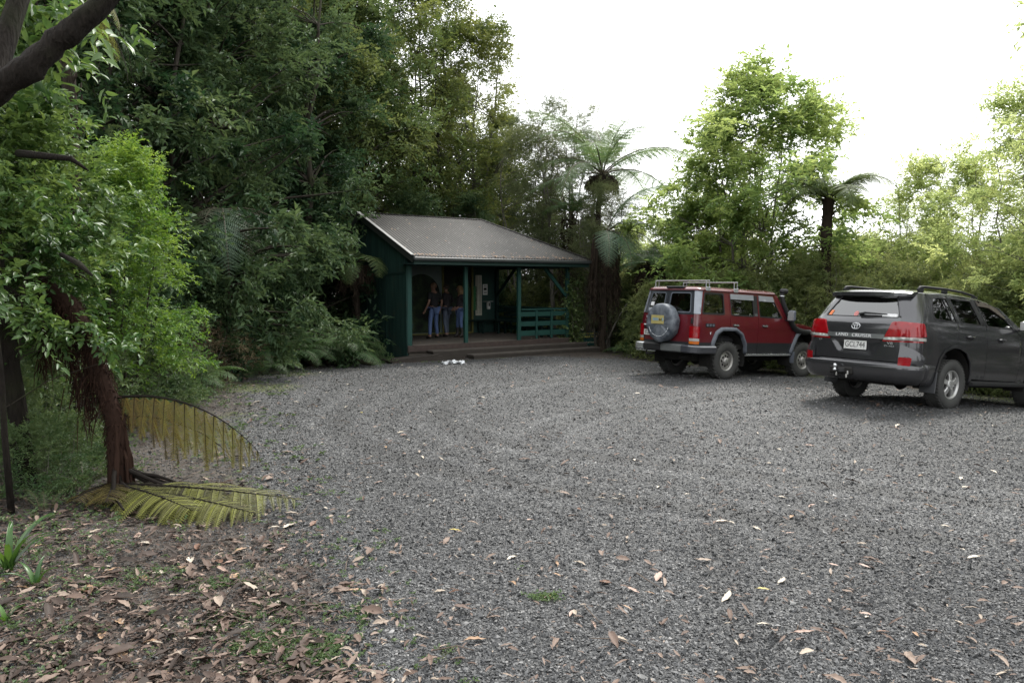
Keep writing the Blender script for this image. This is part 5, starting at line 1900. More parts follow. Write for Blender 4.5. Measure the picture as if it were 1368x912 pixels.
def person(loc, rz, H, label, stance, arms, top, sleeves, trouser, shoe, hairm, long_hair, boots, fem, head_turn=0.0):
    """figure facing +Y; stance: (left foot xy, right foot xy); arms: wrist points for left and right"""
    o = empty('person', loc, rz, label, 'person')
    k = H / 1.75
    sh = .185 if not fem else .165
    P = {}
    P['pelvis'] = (0, 0, .94)
    P['waist'] = (0, .005, 1.08)
    P['chest'] = (0, .0, 1.28)
    P['upch'] = (0, -.01, 1.40)
    P['neck'] = (0, .0, 1.50)
    P['jaw'] = (0, .035, 1.565)
    P['head'] = (0, .02, 1.64)
    P['crown'] = (0, .01, 1.70)
    for s, nm in ((-1, 'L'), (1, 'R')):
        fx, fy = stance[0 if s < 0 else 1]
        P['hip' + nm] = (s * .095, 0, .90)
        kx, ky = (s * .095 + fx) / 2, fy / 2 + .035
        P['knee' + nm] = (kx, ky, .50)
        P['ank' + nm] = (fx, fy, .09)
        P['toe' + nm] = (fx + s * .03, fy + .15, .035)
        P['heel' + nm] = (fx, fy - .05, .04)
        P['shl' + nm] = (s * sh, -.01, 1.415)
        wx, wy, wz = arms[0 if s < 0 else 1]
        P['wri' + nm] = (wx, wy, wz)
        a, b = np.array(P['shl' + nm]), np.array(P['wri' + nm])
        mid = (a + b) / 2
        L = np.linalg.norm(b - a)
        bend = math.sqrt(max(.0, .285 ** 2 - (L / 2) ** 2))
        P['elb' + nm] = tuple(mid + np.array([s * .35, -.9, -.1]) / 1.0 * bend)
        d = unit(b - np.array(P['elb' + nm]))
        P['palm' + nm] = tuple(b + d * .085)
    names = list(P)
    ix = {n_: i for i, n_ in enumerate(names)}
    pts = [np.array(P[n_]) * k for n_ in names]
    ed = [('pelvis', 'waist'), ('waist', 'chest'), ('chest', 'upch'), ('upch', 'neck'), ('neck', 'jaw'), ('jaw', 'head'), ('head', 'crown')]
    rad = {'pelvis': .125, 'waist': .115 if not fem else .10, 'chest': .135 if not fem else .12, 'upch': .10, 'neck': .052, 'jaw': .066, 'head': .088, 'crown': .062}
    for nm in 'LR':
        ed += [('pelvis', 'hip' + nm), ('hip' + nm, 'knee' + nm), ('knee' + nm, 'ank' + nm), ('ank' + nm, 'toe' + nm), ('ank' + nm, 'heel' + nm), ('upch', 'shl' + nm), ('shl' + nm, 'elb' + nm), ('elb' + nm, 'wri' + nm), ('wri' + nm, 'palm' + nm)]
        rad.update({'hip' + nm: .088, 'knee' + nm: .056, 'ank' + nm: .038, 'toe' + nm: .032, 'heel' + nm: .032, 'shl' + nm: .056, 'elb' + nm: .040, 'wri' + nm: .027, 'palm' + nm: .030})
    edges = [(ix[a], ix[b]) for a, b in ed]
    rr = [rad[n_] * k for n_ in names]
    # fingers: short chains rooted in the palm
    pts2, e2, r2 = list(pts), list(edges), list(rr)
    for s, nm in ((-1, 'L'), (1, 'R')):
        w_, p_ = pts[ix['wri' + nm]], pts[ix['palm' + nm]]
        d = unit(p_ - w_)
        side = unit(np.cross(d, np.array([s, .2, 0])))
        inn = unit(np.cross(side, d))
        for j, (off, ln) in enumerate(((-.03, .062), (-.01, .075), (.01, .072), (.028, .055))):
            a = p_ + side * off * k
            b = a + (d * ln * .55 + inn * .008) * k
            c = b + (d * ln * .40 + inn * .022) * k
            i0 = len(pts2)
            pts2 += [a, b, c]
            r2 += [.0095 * k, .009 * k, .007 * k]
            e2 += [(ix['palm' + nm], i0), (i0, i0 + 1), (i0 + 1, i0 + 2)]
        a = w_ + d * .035 * k - side * .03 * k
        i0 = len(pts2)
        pts2 += [a, a + (d * .03 - side * .025) * k]
        r2 += [.011 * k, .009 * k]
        e2 += [(ix['wri' + nm], i0), (i0, i0 + 1)]
    body = skin('body', pts2, e2, r2, M['skin'], o, 1, ix['pelvis'])
    # face
    h = np.array(P['head']) * k
    mb = MB()
    mb.tube([h + (0, .080, .02), h + (0, .100, -.010), h + (0, .088, -.025)], [.009, .015, .010], 6)
    for s in (-1, 1):
        mb.lathe([(0, -.012), (.026, -.006), (.030, 0), (.024, .008), (0, .01)], h + np.array((s * .088, .0, -.01)), 'X', 10)
    mb.build('nose_and_ears', M['skin'], o)
    mb = MB()
    for s in (-1, 1):
        mb.lathe([(0, -.006), (.009, 0), (0, .008)], h + np.array((s * .032, .080, .015)), 'Y', 8)
    mb.box(h + np.array((0, .086, -.055)), (.045, .008, .007))
    mb.build('eyes_and_mouth', plain('eye dark', (.05, .03, .028), .4), o)

    def sub_skin(nm, keep, grow, mat, extra=None):
        nn = [q for q in names if q in keep]
        jx = {q: i for i, q in enumerate(nn)}
        pp = [pts[ix[q]] for q in nn]
        rad_ = [(rad[q] + grow.get(q, grow.get('*', .012))) * k for q in nn]
        ee = [(jx[a], jx[b]) for a, b in ed if a in jx and b in jx]
        if extra:
            for (src, p_, r_) in extra:
                pp.append(np.array(p_) * k)
                rad_.append(r_ * k)
                ee.append((jx[src], len(pp) - 1))
        return skin(nm, pp, ee, rad_, mat, o, 1, 0)
    legs = ['pelvis'] + [a + b for a in ('hip', 'knee') for b in 'LR']
    ex = []
    for nm in 'LR':
        kn, an = np.array(P['knee' + nm]), np.array(P['ank' + nm])
        ex.append(('knee' + nm, kn + (an - kn) * (.93 if not boots else .55), .058 if not boots else .05))
    sub_skin('jeans', legs, {'*': .010, 'pelvis': .012}, trouser, ex)
    up = ['waist', 'chest', 'upch', 'pelvis'] + ['shl' + b for b in 'LR']
    if sleeves == 'long':
        up += ['elb' + b for b in 'LR']
        ex = [('elb' + b, np.array(P['elb' + b]) + (np.array(P['wri' + b]) - np.array(P['elb' + b])) * .9, .038) for b in 'LR']
    else:
        ex = [('shl' + b, np.array(P['shl' + b]) + (np.array(P['elb' + b]) - np.array(P['shl' + b])) * .8, .062) for b in 'LR']
    sub_skin('jacket' if sleeves == 'long' else 'shirt', up, {'*': .016, 'pelvis': .024, 'waist': .026}, top, ex)
    for nm in 'LR':
        a, t_, he = [np.array(P[q + nm]) for q in ('ank', 'toe', 'heel')]
        kn = np.array(P['knee' + nm])
        q = [a * k, t_ * k, he * k]
        r_ = [.050 * k, .042 * k, .042 * k]
        e = [(0, 1), (0, 2)]
        if boots:
            q.append((a + (kn - a) * .72) * k)
            r_.append(.068 * k)
            e.append((0, 3))
        skin('boot' if boots else 'shoe', q, e, r_, shoe, o, 1, 0)
    mb = MB()
    V, F = [], []
    n, m = 16, 8
    for i in range(m + 1):
        ph = R(90) - R(118) * i / m
        for j in range(n):
            t = 2 * math.pi * j / n
            rr_ = .104 * (1 + .03 * math.sin(5 * t))
            front = math.sin(t)
            pz = math.sin(ph) * .112
            if front > .2 and pz < .035:
                pz = .035 + (pz - .035) * (1 - front) * .6
            V.append(h + np.array((math.cos(ph) * math.cos(t) * rr_ * .92, math.cos(ph) * front * rr_ * 1.08 - .008, pz + .012)) * k)
    for i in range(m):
        for j in range(n):
            F.append((i * n + j, i * n + (j + 1) % n, (i + 1) * n + (j + 1) % n, (i + 1) * n + j))
    mb.add(V, F, True)
    if long_hair:
        r = np.random.default_rng(3)
        for q in range(46):
            a = R(r.uniform(150, 390))
            b = h + np.array((math.cos(a) * .085, math.sin(a) * .085 - .01, .03)) * k
            mb.tube([b, b + np.array((math.cos(a) * .02, math.sin(a) * .035, -.12)), b + np.array((math.cos(a) * .015 + r.normal(0, .012), -.03 + r.normal(0, .012), -.24 - .10 * r.random()))], [.020, .019, .006], 5)
    mb.build('hair', hairm, o)
    return o


DZW = .40
person(shw(2.12, 2.15, DZW), SH_RZ + R(12), 1.75, 'man in a black tee shirt and blue jeans facing the cave mural', ((-.25, -.08), (.22, .08)), ((-.30, .06, .92), (.30, .04, .90)),
       M['top_black'], 'short', M['jeans'], M['boot'], M['hair_brown'], False, False, False)
person(shw(2.93, 2.70, DZW), SH_RZ + R(25), 1.70, 'person in a dark top and grey blue jeans between the man and the blonde woman', ((-.10, -.06), (.12, .05)), ((-.20, .20, 1.12), (.22, .16, 1.05)),
       M['top_dark'], 'long', M['jeans_grey'], M['boot'], M['hair_dark'], False, False, True)
person(shw(3.10, 2.15, DZW), SH_RZ + R(75), 1.66, 'woman with long blonde hair, dark jacket, blue jeans and tall boots', ((-.09, -.05), (.09, .06)), ((-.20, .16, 1.02), (.20, .14, 1.00)),
       M['top_dark'], 'long', M['jeans'], M['boot'], M['hair_blonde'], True, True, True)
# ------------------------------------------------------------------ cars
def in_poly(px, py, poly):
    ins = np.zeros(px.shape, bool)
    n = len(poly)
    for k in range(n):
        (x0, y0), (x1, y1) = poly[k], poly[(k + 1) % n]
        if y0 == y1:
            continue
        c = (y0 > py) != (y1 > py)
        ins ^= c & (px < x0 + (py - y0) * (x1 - x0) / (y1 - y0))
    return ins


def edge_dist(px, py, poly):
    d = np.full(px.shape, 1e9)
    for k in range(len(poly)):
        a, b = np.array(poly[k]), np.array(poly[(k + 1) % len(poly)])
        ab = b - a
        l2 = max(ab @ ab, 1e-12)
        t = np.clip(((px - a[0]) * ab[0] + (py - a[1]) * ab[1]) / l2, 0, 1)
        d = np.minimum(d, np.hypot(px - a[0] - t * ab[0], py - a[1] - t * ab[1]))
    return d


def rnd(pts, r=.04, n=5):
    """round the corners of a polygon; a point may carry its own radius"""
    out = []
    m = len(pts)
    for i in range(m):
        p = np.array(pts[i][:2], float)
        rr = pts[i][2] if len(pts[i]) > 2 else r
        a, b = np.array(pts[i - 1][:2], float), np.array(pts[(i + 1) % m][:2], float)
        da, db = a - p, b - p
        la, lb = np.linalg.norm(da), np.linalg.norm(db)
        k = min(rr, la * .45, lb * .45)
        if k < 1e-4:
            out.append(tuple(p))
            continue
        q0, q1 = p + da / la * k, p + db / lb * k
        for t in np.linspace(0, 1, n):
            out.append(tuple((1 - t) ** 2 * q0 + 2 * t * (1 - t) * p + t * t * q1))
    return out


def dens(poly, sp):
    out = []
    for i in range(len(poly)):
        a, b = np.array(poly[i]), np.array(poly[(i + 1) % len(poly)])
        n = max(1, int(math.ceil(np.linalg.norm(b - a) / sp)))
        for k in range(n):
            out.append(tuple(a + (b - a) * k / n))
    return out


class Surf:
    """car skin unrolled: u runs along the right side, round the rear corner, across the rear and back along the left side; z is height"""

    def __init__(s, xr0, xf, r, Wn, wz, xz, taper, crown=.03):
        s.xr0, s.xf, s.r, s.Wn = xr0, xf, r, Wn
        s.wz, s.xz, s.taper, s.crown = wz, xz, taper, crown
        s.xc = xr0 + r
        s.um = s.xc - math.pi / 2 * r - (Wn - r)

    def U(s, y):
        u = s.xc - (math.pi / 2 * s.r + (s.Wn - s.r) - abs(y))
        return u if y <= 0 else 2 * s.um - u

    def mir(s, poly):
        return [(2 * s.um - p[0], *p[1:]) for p in poly][::-1]

    def base(s, u, z):
        u, z = np.asarray(u, float), np.asarray(z, float)
        sg = np.where(u >= s.um, -1.0, 1.0)
        u = np.where(u >= s.um, u, 2 * s.um - u)
        W = np.interp(z, *zip(*s.wz))
        Xr = np.interp(z, *zip(*s.xz))
        a = s.xc - u
        r = s.r
        fall = np.clip(1 - (u - s.xc) / .9, 0, 1)
        fall = fall * fall * (3 - 2 * fall)
        xs = u + (Xr - s.xr0) * fall
        ys = W * s.taper(u)
        th = np.clip(a / r, 0, math.pi / 2)
        xk, yk = Xr + r - r * np.sin(th), W - r + r * np.cos(th)
        b = np.clip(a - math.pi / 2 * r, 0, None) / (s.Wn - r)
        yr = (W - r) * (1 - b)
        x = np.where(a <= 0, xs, np.where(a < math.pi / 2 * r, xk, Xr))
        y = np.where(a <= 0, ys, np.where(a < math.pi / 2 * r, yk, yr))
        rear = np.clip(a / (math.pi / 2 * r), 0, 1)
        x = x - s.crown * rear * (1 - (y / W) ** 2)
        return np.stack([x, sg * y, z], -1)

    def P(s, u, z, off=0.0):
        e = 1e-3
        p = s.base(u, z)
        tu = s.base(np.asarray(u) + e, z) - s.base(np.asarray(u) - e, z)
        tz = s.base(u, np.asarray(z) + e) - s.base(u, np.asarray(z) - e)
        n = unit(np.cross(tu, tz))
        return p + n * (np.asarray(off)[..., None] if np.ndim(off) else off)

    def panel(s, poly, holes=(), off=0.0, rim=.02, sp=.07, offf=None):
        poly = dens(poly, sp)
        holes = [dens(h, sp) for h in holes]
        pts = list(poly)
        edges = [(i, (i + 1) % len(poly)) for i in range(len(poly))]
        for h in holes:
            k = len(pts)
            pts += h
            edges += [(k + i, k + (i + 1) % len(h)) for i in range(len(h))]
        A = np.array(poly)
        gx, gy = np.meshgrid(np.arange(A[:, 0].min(), A[:, 0].max(), sp), np.arange(A[:, 1].min(), A[:, 1].max(), sp))
        gx, gy = gx.ravel() + .013, gy.ravel() + .017
        ok = in_poly(gx, gy, poly) & (edge_dist(gx, gy, poly) > sp * .45)
        for h in holes:
            ok &= ~in_poly(gx, gy, h) & (edge_dist(gx, gy, h) > sp * .45)
        pts += list(zip(gx[ok], gy[ok]))
        vo, eo, fo = delaunay_2d_cdt([Vector(p) for p in pts], edges, [], 0, 1e-6)[:3]
        vo = np.array([v[:] for v in vo])
        tri = np.array([f[:] for f in fo if len(f) == 3])
        c = vo[tri].mean(1)
        ok = in_poly(c[:, 0], c[:, 1], poly)
        for h in holes:
            ok &= ~in_poly(c[:, 0], c[:, 1], h)
        tri = tri[ok]
        ofn = (lambda q: off) if offf is None else (lambda q: offf(q[:, 0], q[:, 1]))
        V = [s.P(vo[:, 0], vo[:, 1], ofn(vo))]
        F = [list(t) for t in tri]
        n = len(vo)
        if rim:
            for lp in [poly] + holes:
                L = np.array(lp)
                o1 = ofn(L)
                V += [s.P(L[:, 0], L[:, 1], o1), s.P(L[:, 0], L[:, 1], o1 - rim)]
                m = len(L)
                for i in range(m):
                    j = (i + 1) % m
                    F.append([n + i, n + m + i, n + m + j, n + j])
                n += 2 * m
        ntri = len(tri)
        return np.concatenate(V), F, ntri


def add_panel(name, S, parent, mat, *polys, **kw):
    """one mesh from one or more unrolled outlines; each item is a polygon or (polygon, holes)"""
    V, F, sm, n = [], [], [], 0
    for q in polys:
        poly, holes = q if isinstance(q, tuple) else (q, [])
        v, f, nt_ = S.panel(poly, holes, **kw)
        V.append(v)
        F += [[i + n for i in ff] for ff in f]
        sm += [True] * nt_ + [False] * (len(f) - nt_)
        n += len(v)
    me = bpy.data.meshes.new(name)
    me.from_pydata(np.concatenate(V).tolist(), [], F)
    me.materials.append(mat)
    me.polygons.foreach_set('use_smooth', sm)
    me.update()
    return obj(name, me, parent)


def band(S, us, sec, closed=True):
    """sweep a section of (off, z) pairs along unrolled positions us"""
    V, F = [], []
    k = len(sec)
    for u in us:
        for (o_, z) in sec:
            V.append(S.P(u, z, o_))
    for i in range(len(us) - 1):
        for j in range(k if closed else k - 1):
            F.append([i * k + j, (i + 1) * k + j, (i + 1) * k + (j + 1) % k, i * k + (j + 1) % k])
    F.append(list(range(k)))
    F.append([(len(us) - 1) * k + j for j in range(k)][::-1])
    return np.array(V), F


def roof_cap(S, u0, zt, h, p=2.4, over=.0, xfix=.55, nseg=90):
    """crowned roof over the unrolled top edge from u0 (right front) round the rear to the left front"""
    us = np.linspace(u0, 2 * S.um - u0, nseg)
    zz = np.array([zt(u if u >= S.um else 2 * S.um - u) for u in us])
    O = S.P(us, zz, over)
    ks = [1, .985, .955, .90, .8, .65, .45, .22, 0]
    V = []
    xa = np.clip(O[:, 0], S.xr0 + xfix, None)
    for k in ks:
        x = xa + (O[:, 0] - xa) * k
        y = O[:, 1] * k
        zc = O[:, 2].copy()
        V.append(np.stack([x, y, zc + h * max(0, 1 - k ** p) ** (1 / p)], 1))
    V = np.array(V)
    n = nseg
    F = []
    for a in range(len(ks) - 1):
        for i in range(n - 1):
            F.append([a * n + i, a * n + i + 1, (a + 1) * n + i + 1, (a + 1) * n + i])
    return V.reshape(-1, 3), F


def tyre_mesh(r, w_, rim_r, lug=0.0, nl=36):
    mb = MB()
    h = w_ / 2
    prof = [(rim_r, -h * .80), (rim_r + .015, -h * .92), ((r + rim_r) / 2, -h * 1.0), (r * .93, -h * .95), (r * .985, -h * .78), (r, -h * .5), (r, 0), (r, h * .5), (r * .985, h * .78), (r * .93, h * .95), ((r + rim_r) / 2, h * 1.0),
            (rim_r + .015, h * .92), (rim_r, h * .80)]
    mb.lathe(prof, n=48)
    if lug:
        for i in range(nl):
            a = 2 * math.pi * i / nl
            for s_, da in ((-1, 0), (1, math.pi / nl)):
                rot = Matrix.Rotation(-(a + da), 4, 'Y')
                c = rot.to_3x3() @ Vector((r + lug * .2, s_ * h * .62, 0))
                mb.box(c, (lug * 2.2, h * .52, 2 * math.pi * r / nl * .52), rot=rot @ Matrix.Rotation(s_ * .35, 4, 'X'))
    return mb


M['tyre'] = plain('tyre rubber', (.055, .055, .053), .85, 0, .25, .35, 7, .1)
M['steel'] = plain('dull steel', (.38, .37, .35), .45, .6, .5, .25, 9)
M['alloy'] = plain('alloy', (.42, .42, .41), .38, .65, .5, .2, 9)
M['chrome'] = plain('chrome', (.58, .59, .60), .26, .72, .5, .08)
M['rubber'] = plain('black plastic', (.016, .016, .017), .6, 0, .4)
M['flare'] = plain('grey plastic', (.095, .105, .125), .55, 0, .4, .2)
M['under'] = plain('underbody', (.010, .009, .008), .9)
M['seat_cloth'] = plain('seat cloth', (.035, .035, .038), .9)
M['lens_red'] = plain('red lens', (.24, .003, .007), .12, 0, .4, .4, 14, 0, .5)
M['lens_dkred'] = plain('dark red lens', (.32, .008, .012), .2, 0, .6, .15, 30, 0, .8)
M['lens_white'] = plain('clear lens', (.34, .33, .31), .15, 0, .6, .1, 30, 0, .6)
M['lens_orange'] = plain('orange lens', (.50, .13, .02), .18, 0, .6, .15, 30, 0, .6)
M['plate'] = plain('number plate', (.62, .62, .60), .45, 0, .4, .06)
M['canvas'] = None


def paint_mat(name, c, c2=None, zsplit=None, metal=0.0, dust=.35, rough=.32, dz=.75):
    t = NT(name)
    co = t.coord()
    sep = t.n('ShaderNodeSeparateXYZ')
    t.l(co, sep.inputs[0])
    col = t.mix(t.noise(2.5, 3), tuple(x * .9 for x in c), tuple(x * 1.1 for x in c))
    if c2:
        f = t.ramp(t.math('ADD', t.math('MULTIPLY', t.math('SUBTRACT', sep.outputs[2], zsplit), 200), .5, True), [(0, (0, 0, 0)), (1, (1, 1, 1))])
        col = t.mix(f, c2, col)
    # road dust thicker near the ground
    g = t.math('MULTIPLY', t.math('SUBTRACT', dz + .15, sep.outputs[2]), 1.1, True)
    d = t.math('MULTIPLY', t.math('ADD', g, .10), t.noise(5, 5))
    d = t.math('MULTIPLY', d, dust * 2, True)
    col = t.mix(d, col, (.085, .078, .068))
    rg = t.math('ADD', t.math('MULTIPLY', d, .5), rough)
    return t.done(t.bsdf(col, rg, metal, .5, None, .9, coat_rough=.08))


def glass_mat(name, tint, refl=.10, clear=.5):
    t = NT(name)
    tr = t.n('ShaderNodeBsdfTransparent')
    tr.inputs['Color'].default_value = (*[x * clear for x in tint], 1)
    gl = t.n('ShaderNodeBsdfGlossy')
    gl.inputs['Roughness'].default_value = .03
    gl.inputs['Color'].default_value = (1, 1, 1, 1)
    lw = t.n('ShaderNodeLayerWeight')
    lw.inputs['Blend'].default_value = .35
    f = t.math('ADD', t.math('MULTIPLY', lw.outputs['Fresnel'], .55), refl, True)
    ms = t.n('ShaderNodeMixShader')
    t.l(f, ms.inputs[0])
    t.l(tr.outputs[0], ms.inputs[1])
    t.l(gl.outputs[0], ms.inputs[2])
    return t.done(ms.outputs[0])


M['glass'] = glass_mat('car glass', (.82, .90, .84), .05, .62)
M['glass_dark'] = glass_mat('tinted glass', (.5, .55, .5), .09, .05)
M['glass_rear'] = glass_mat('rear glass', (.5, .55, .5), .12, .08)


def canvas_mat():
    t = NT('grey vinyl cover')
    n = t.noise(5, 6)
    n2 = t.noise(22, 4)
    col = t.mix(t.ramp(n, [(.38, (0, 0, 0)), (.62, (1, 1, 1))]), (.052, .062, .078), (.145, .16, .18))
    return t.done(t.bsdf(col, .55, 0, .4, t.bump(n2, .35, .02)))


M['canvas'] = canvas_mat()


def wheel(parent, x, y, r, w_, rim_r, kind, side, steer=0.0):
    o = bpy.data.objects.new('wheel', None)
    o.empty_display_size = .2
    link(o, parent)
    o.location = (x, y, r)
    o.rotation_euler = (0, 0, steer)
    key = 'tyre_' + kind
    if key not in WHEELS:
        t = tyre_mesh(r, w_, rim_r, .012 if kind == 'steel' else .006, 30 if kind == 'steel' else 44).build('tyre', M['tyre'])
        WHEELS[key] = t.data
        bpy.data.objects.remove(t)
        mb = MB()
        h = w_ / 2
        # outer side is -Y
        mb.lathe([(rim_r, -h * .82), (rim_r - .014, -h * .84), (rim_r - .028, -h * .55), (rim_r - .03, h * .7), (rim_r, h * .8)], n=40)
        if kind == 'steel':
            dsh = []
            mb.lathe([(rim_r - .03, -h * .32), (rim_r * .80, -h * .36), (rim_r * .62, -h * .52)], n=40)
            mb.lathe([(rim_r * .42, -h * .55), (rim_r * .30, -h * .40), (0.0, -h * .38)], n=40)
            for i in range(8):
                a0, a1 = 2 * math.pi * (i + .27) / 8, 2 * math.pi * (i + .73) / 8
                mb.lathe([(rim_r * .64, -h * .515), (rim_r * .41, -h * .545)], n=4, a0=a0, a1=a1)
            mb.lathe([(.075, -h * .38), (.072, -h * .85), (.055, -h * .95), (0, -h * .95)], n=20)
            for i in range(6):
                a = 2 * math.pi * i / 6
                mb.lathe([(.012, 0), (.012, -.03), (0, -.032)], (rim_r * .33 * math.cos(a), -h * .40, rim_r * .33 * math.sin(a)), n=6)
        else:
            for i in range(5):
                a = 2 * math.pi * i / 5 + .3
                ca, sa = math.cos(a), math.sin(a)
                px_, pz_ = -sa, ca
                V = []
                for (rr, hw, yo, th) in ((.045, .042, -h * .72, .05), (rim_r * .45, .038, -h * .74, .05), (rim_r * .78, .052, -h * .66, .05), (rim_r - .016, .075, -h * .62, .05)):
                    for (sx, dy) in ((-1, .012), (-.72, 0), (.72, 0), (1, .012), (.9, th), (-.9, th)):
                        V.append((ca * rr + px_ * hw * sx, yo + dy, sa * rr + pz_ * hw * sx))
                F = []
                for q in range(3):
                    for j in range(6):
                        F.append([q * 6 + j, q * 6 + (j + 1) % 6, q * 6 + 6 + (j + 1) % 6, q * 6 + 6 + j])
                mb.add(V, F, False)
            mb.lathe([(.085, -h * .55), (.080, -h * .78), (.050, -h * .84), (0, -h * .85)], n=24)
            for i in range(5):
                a = 2 * math.pi * (i + .5) / 5 + .3
                mb.lathe([(.011, 0), (.011, -.02), (0, -.022)], (.062 * math.cos(a), -h * .78, .062 * math.sin(a)), n=6)
        rm = mb.build('rim', M['steel'] if kind == 'steel' else M['alloy'])
        WHEELS['rim_' + kind] = rm.data
        bpy.data.objects.remove(rm)
        mb = MB()
        mb.lathe([(rim_r - .03, h * .1), (.03, h * .1), (.03, h * .4), (rim_r - .03, h * .4)], n=24)
        mb.lathe([(.16, -h * .2), (.05, -h * .22), (.05, h * .1), (.16, h * .1)], n=24)
        bk = mb.build('brake', M['under'])
        WHEELS['brake_' + kind] = bk.data
        bpy.data.objects.remove(bk)
    for nm in ('tyre', 'rim', 'brake'):
        p = obj(nm, WHEELS[nm + '_' + kind], o)
        if side > 0:
            p.rotation_euler = (0, 0, math.pi)
    return o


WHEELS = {}


def arch_flare(S, line, cx, cz, out=.06, wd=.085):
    """lip round a wheel opening following an unrolled line"""
    L = np.array(dens_open(line, .05))
    d = unit(L - np.array([cx, cz]))
    sec = [(0.0, -.012), (0.0, out * .9), (wd * .25, out), (wd * .75, out * .85), (wd, .01)]
    V = []
    for (k, o_) in sec:
        q = L + d * k
        V.append(S.P(q[:, 0], q[:, 1], o_))
    V = np.stack(V, 1).reshape(-1, 3)
    n, m = len(L), len(sec)
    F = [[i * m + j, (i + 1) * m + j, (i + 1) * m + j + 1, i * m + j + 1] for i in range(n - 1) for j in range(m - 1)]
    F += [list(range(m)), list(range((n - 1) * m, n * m))[::-1]]
    return V, F


def dens_open(line, sp):
    out = []
    for a, b in zip(line[:-1], line[1:]):
        a, b = np.array(a, float), np.array(b, float)
        n = max(1, int(np.linalg.norm(b - a) / sp))
        out += [tuple(a + (b - a) * k / n) for k in range(n)]
    return out + [tuple(line[-1])]


def seat(parent, x, y, w_=.5, back=.62, mat=None):
    mb = MB()
    mb.box((x, y, .86), (.50, w_, .16), bev=.05)
    mb.box((x - .27, y, .90 + back / 2), (.14, w_, back), rot=Matrix.Rotation(R(-12), 4, 'Y'), bev=.05)
    mb.box((x - .36, y, .90 + back + .12), (.10, .26, .18), bev=.04)
    return mb.build('seat', mat or M['seat_cloth'], parent)


def steering(parent, x, y, z):
    mb = MB()
    n = 28
    t = np.linspace(0, 2 * math.pi, n + 1)
    tl = R(62)
    pts = np.stack([-np.sin(t) * math.cos(tl) * .19, np.cos(t) * .19, np.sin(t) * math.sin(tl) * .19], 1) + (x, y, z)
    mb.tube(pts, .014, 6, cap=False)
    mb.box((x + .02, y, z), (.04, .20, .07), bev=.01)
    mb.beam((x, y, z), (x + .35, y, z - .25), .05, .05)
    return mb.build('steering_wheel', M['rubber'], parent)


def emblem(parent, loc, xdir, updir, wd, mat):
    """three crossed ovals"""
    x = np.array(xdir, float)
    u = np.array(updir, float)
    n = np.cross(x, u)
    mb = MB()
    t = np.linspace(0, 2 * math.pi, 29)
    for (a, b, dz, th) in ((wd / 2, wd * .34, 0, .055), (wd * .17, wd * .30, -.01 * wd, .05), (wd * .36, wd * .13, wd * .17, .05)):
        pts = np.array(loc) + np.outer(np.cos(t) * a, x) + np.outer(np.sin(t) * b + dz, u) + n * .004
        mb.tube(pts, wd * th, 6, cap=False)
    return mb.build('badge', mat, parent)


def place_car(o, pos, yaw, pitch):
    o.location = pos
    o.rotation_mode = 'XYZ'
    o.rotation_euler = (0, pitch, yaw)


def settle(o, x, y, yaw, wb):
    """stand a car on the sloping ground by its four wheels"""
    c, s_ = math.cos(yaw), math.sin(yaw)
    g = lambda X, Y: float(gz(x + X * c - Y * s_, y + X * s_ + Y * c))
    zr, zf = (g(0, .75) + g(0, -.75)) / 2, (g(wb, .75) + g(wb, -.75)) / 2
    place_car(o, (x, y, zr - .012), yaw, math.atan2(zr - zf, wb))


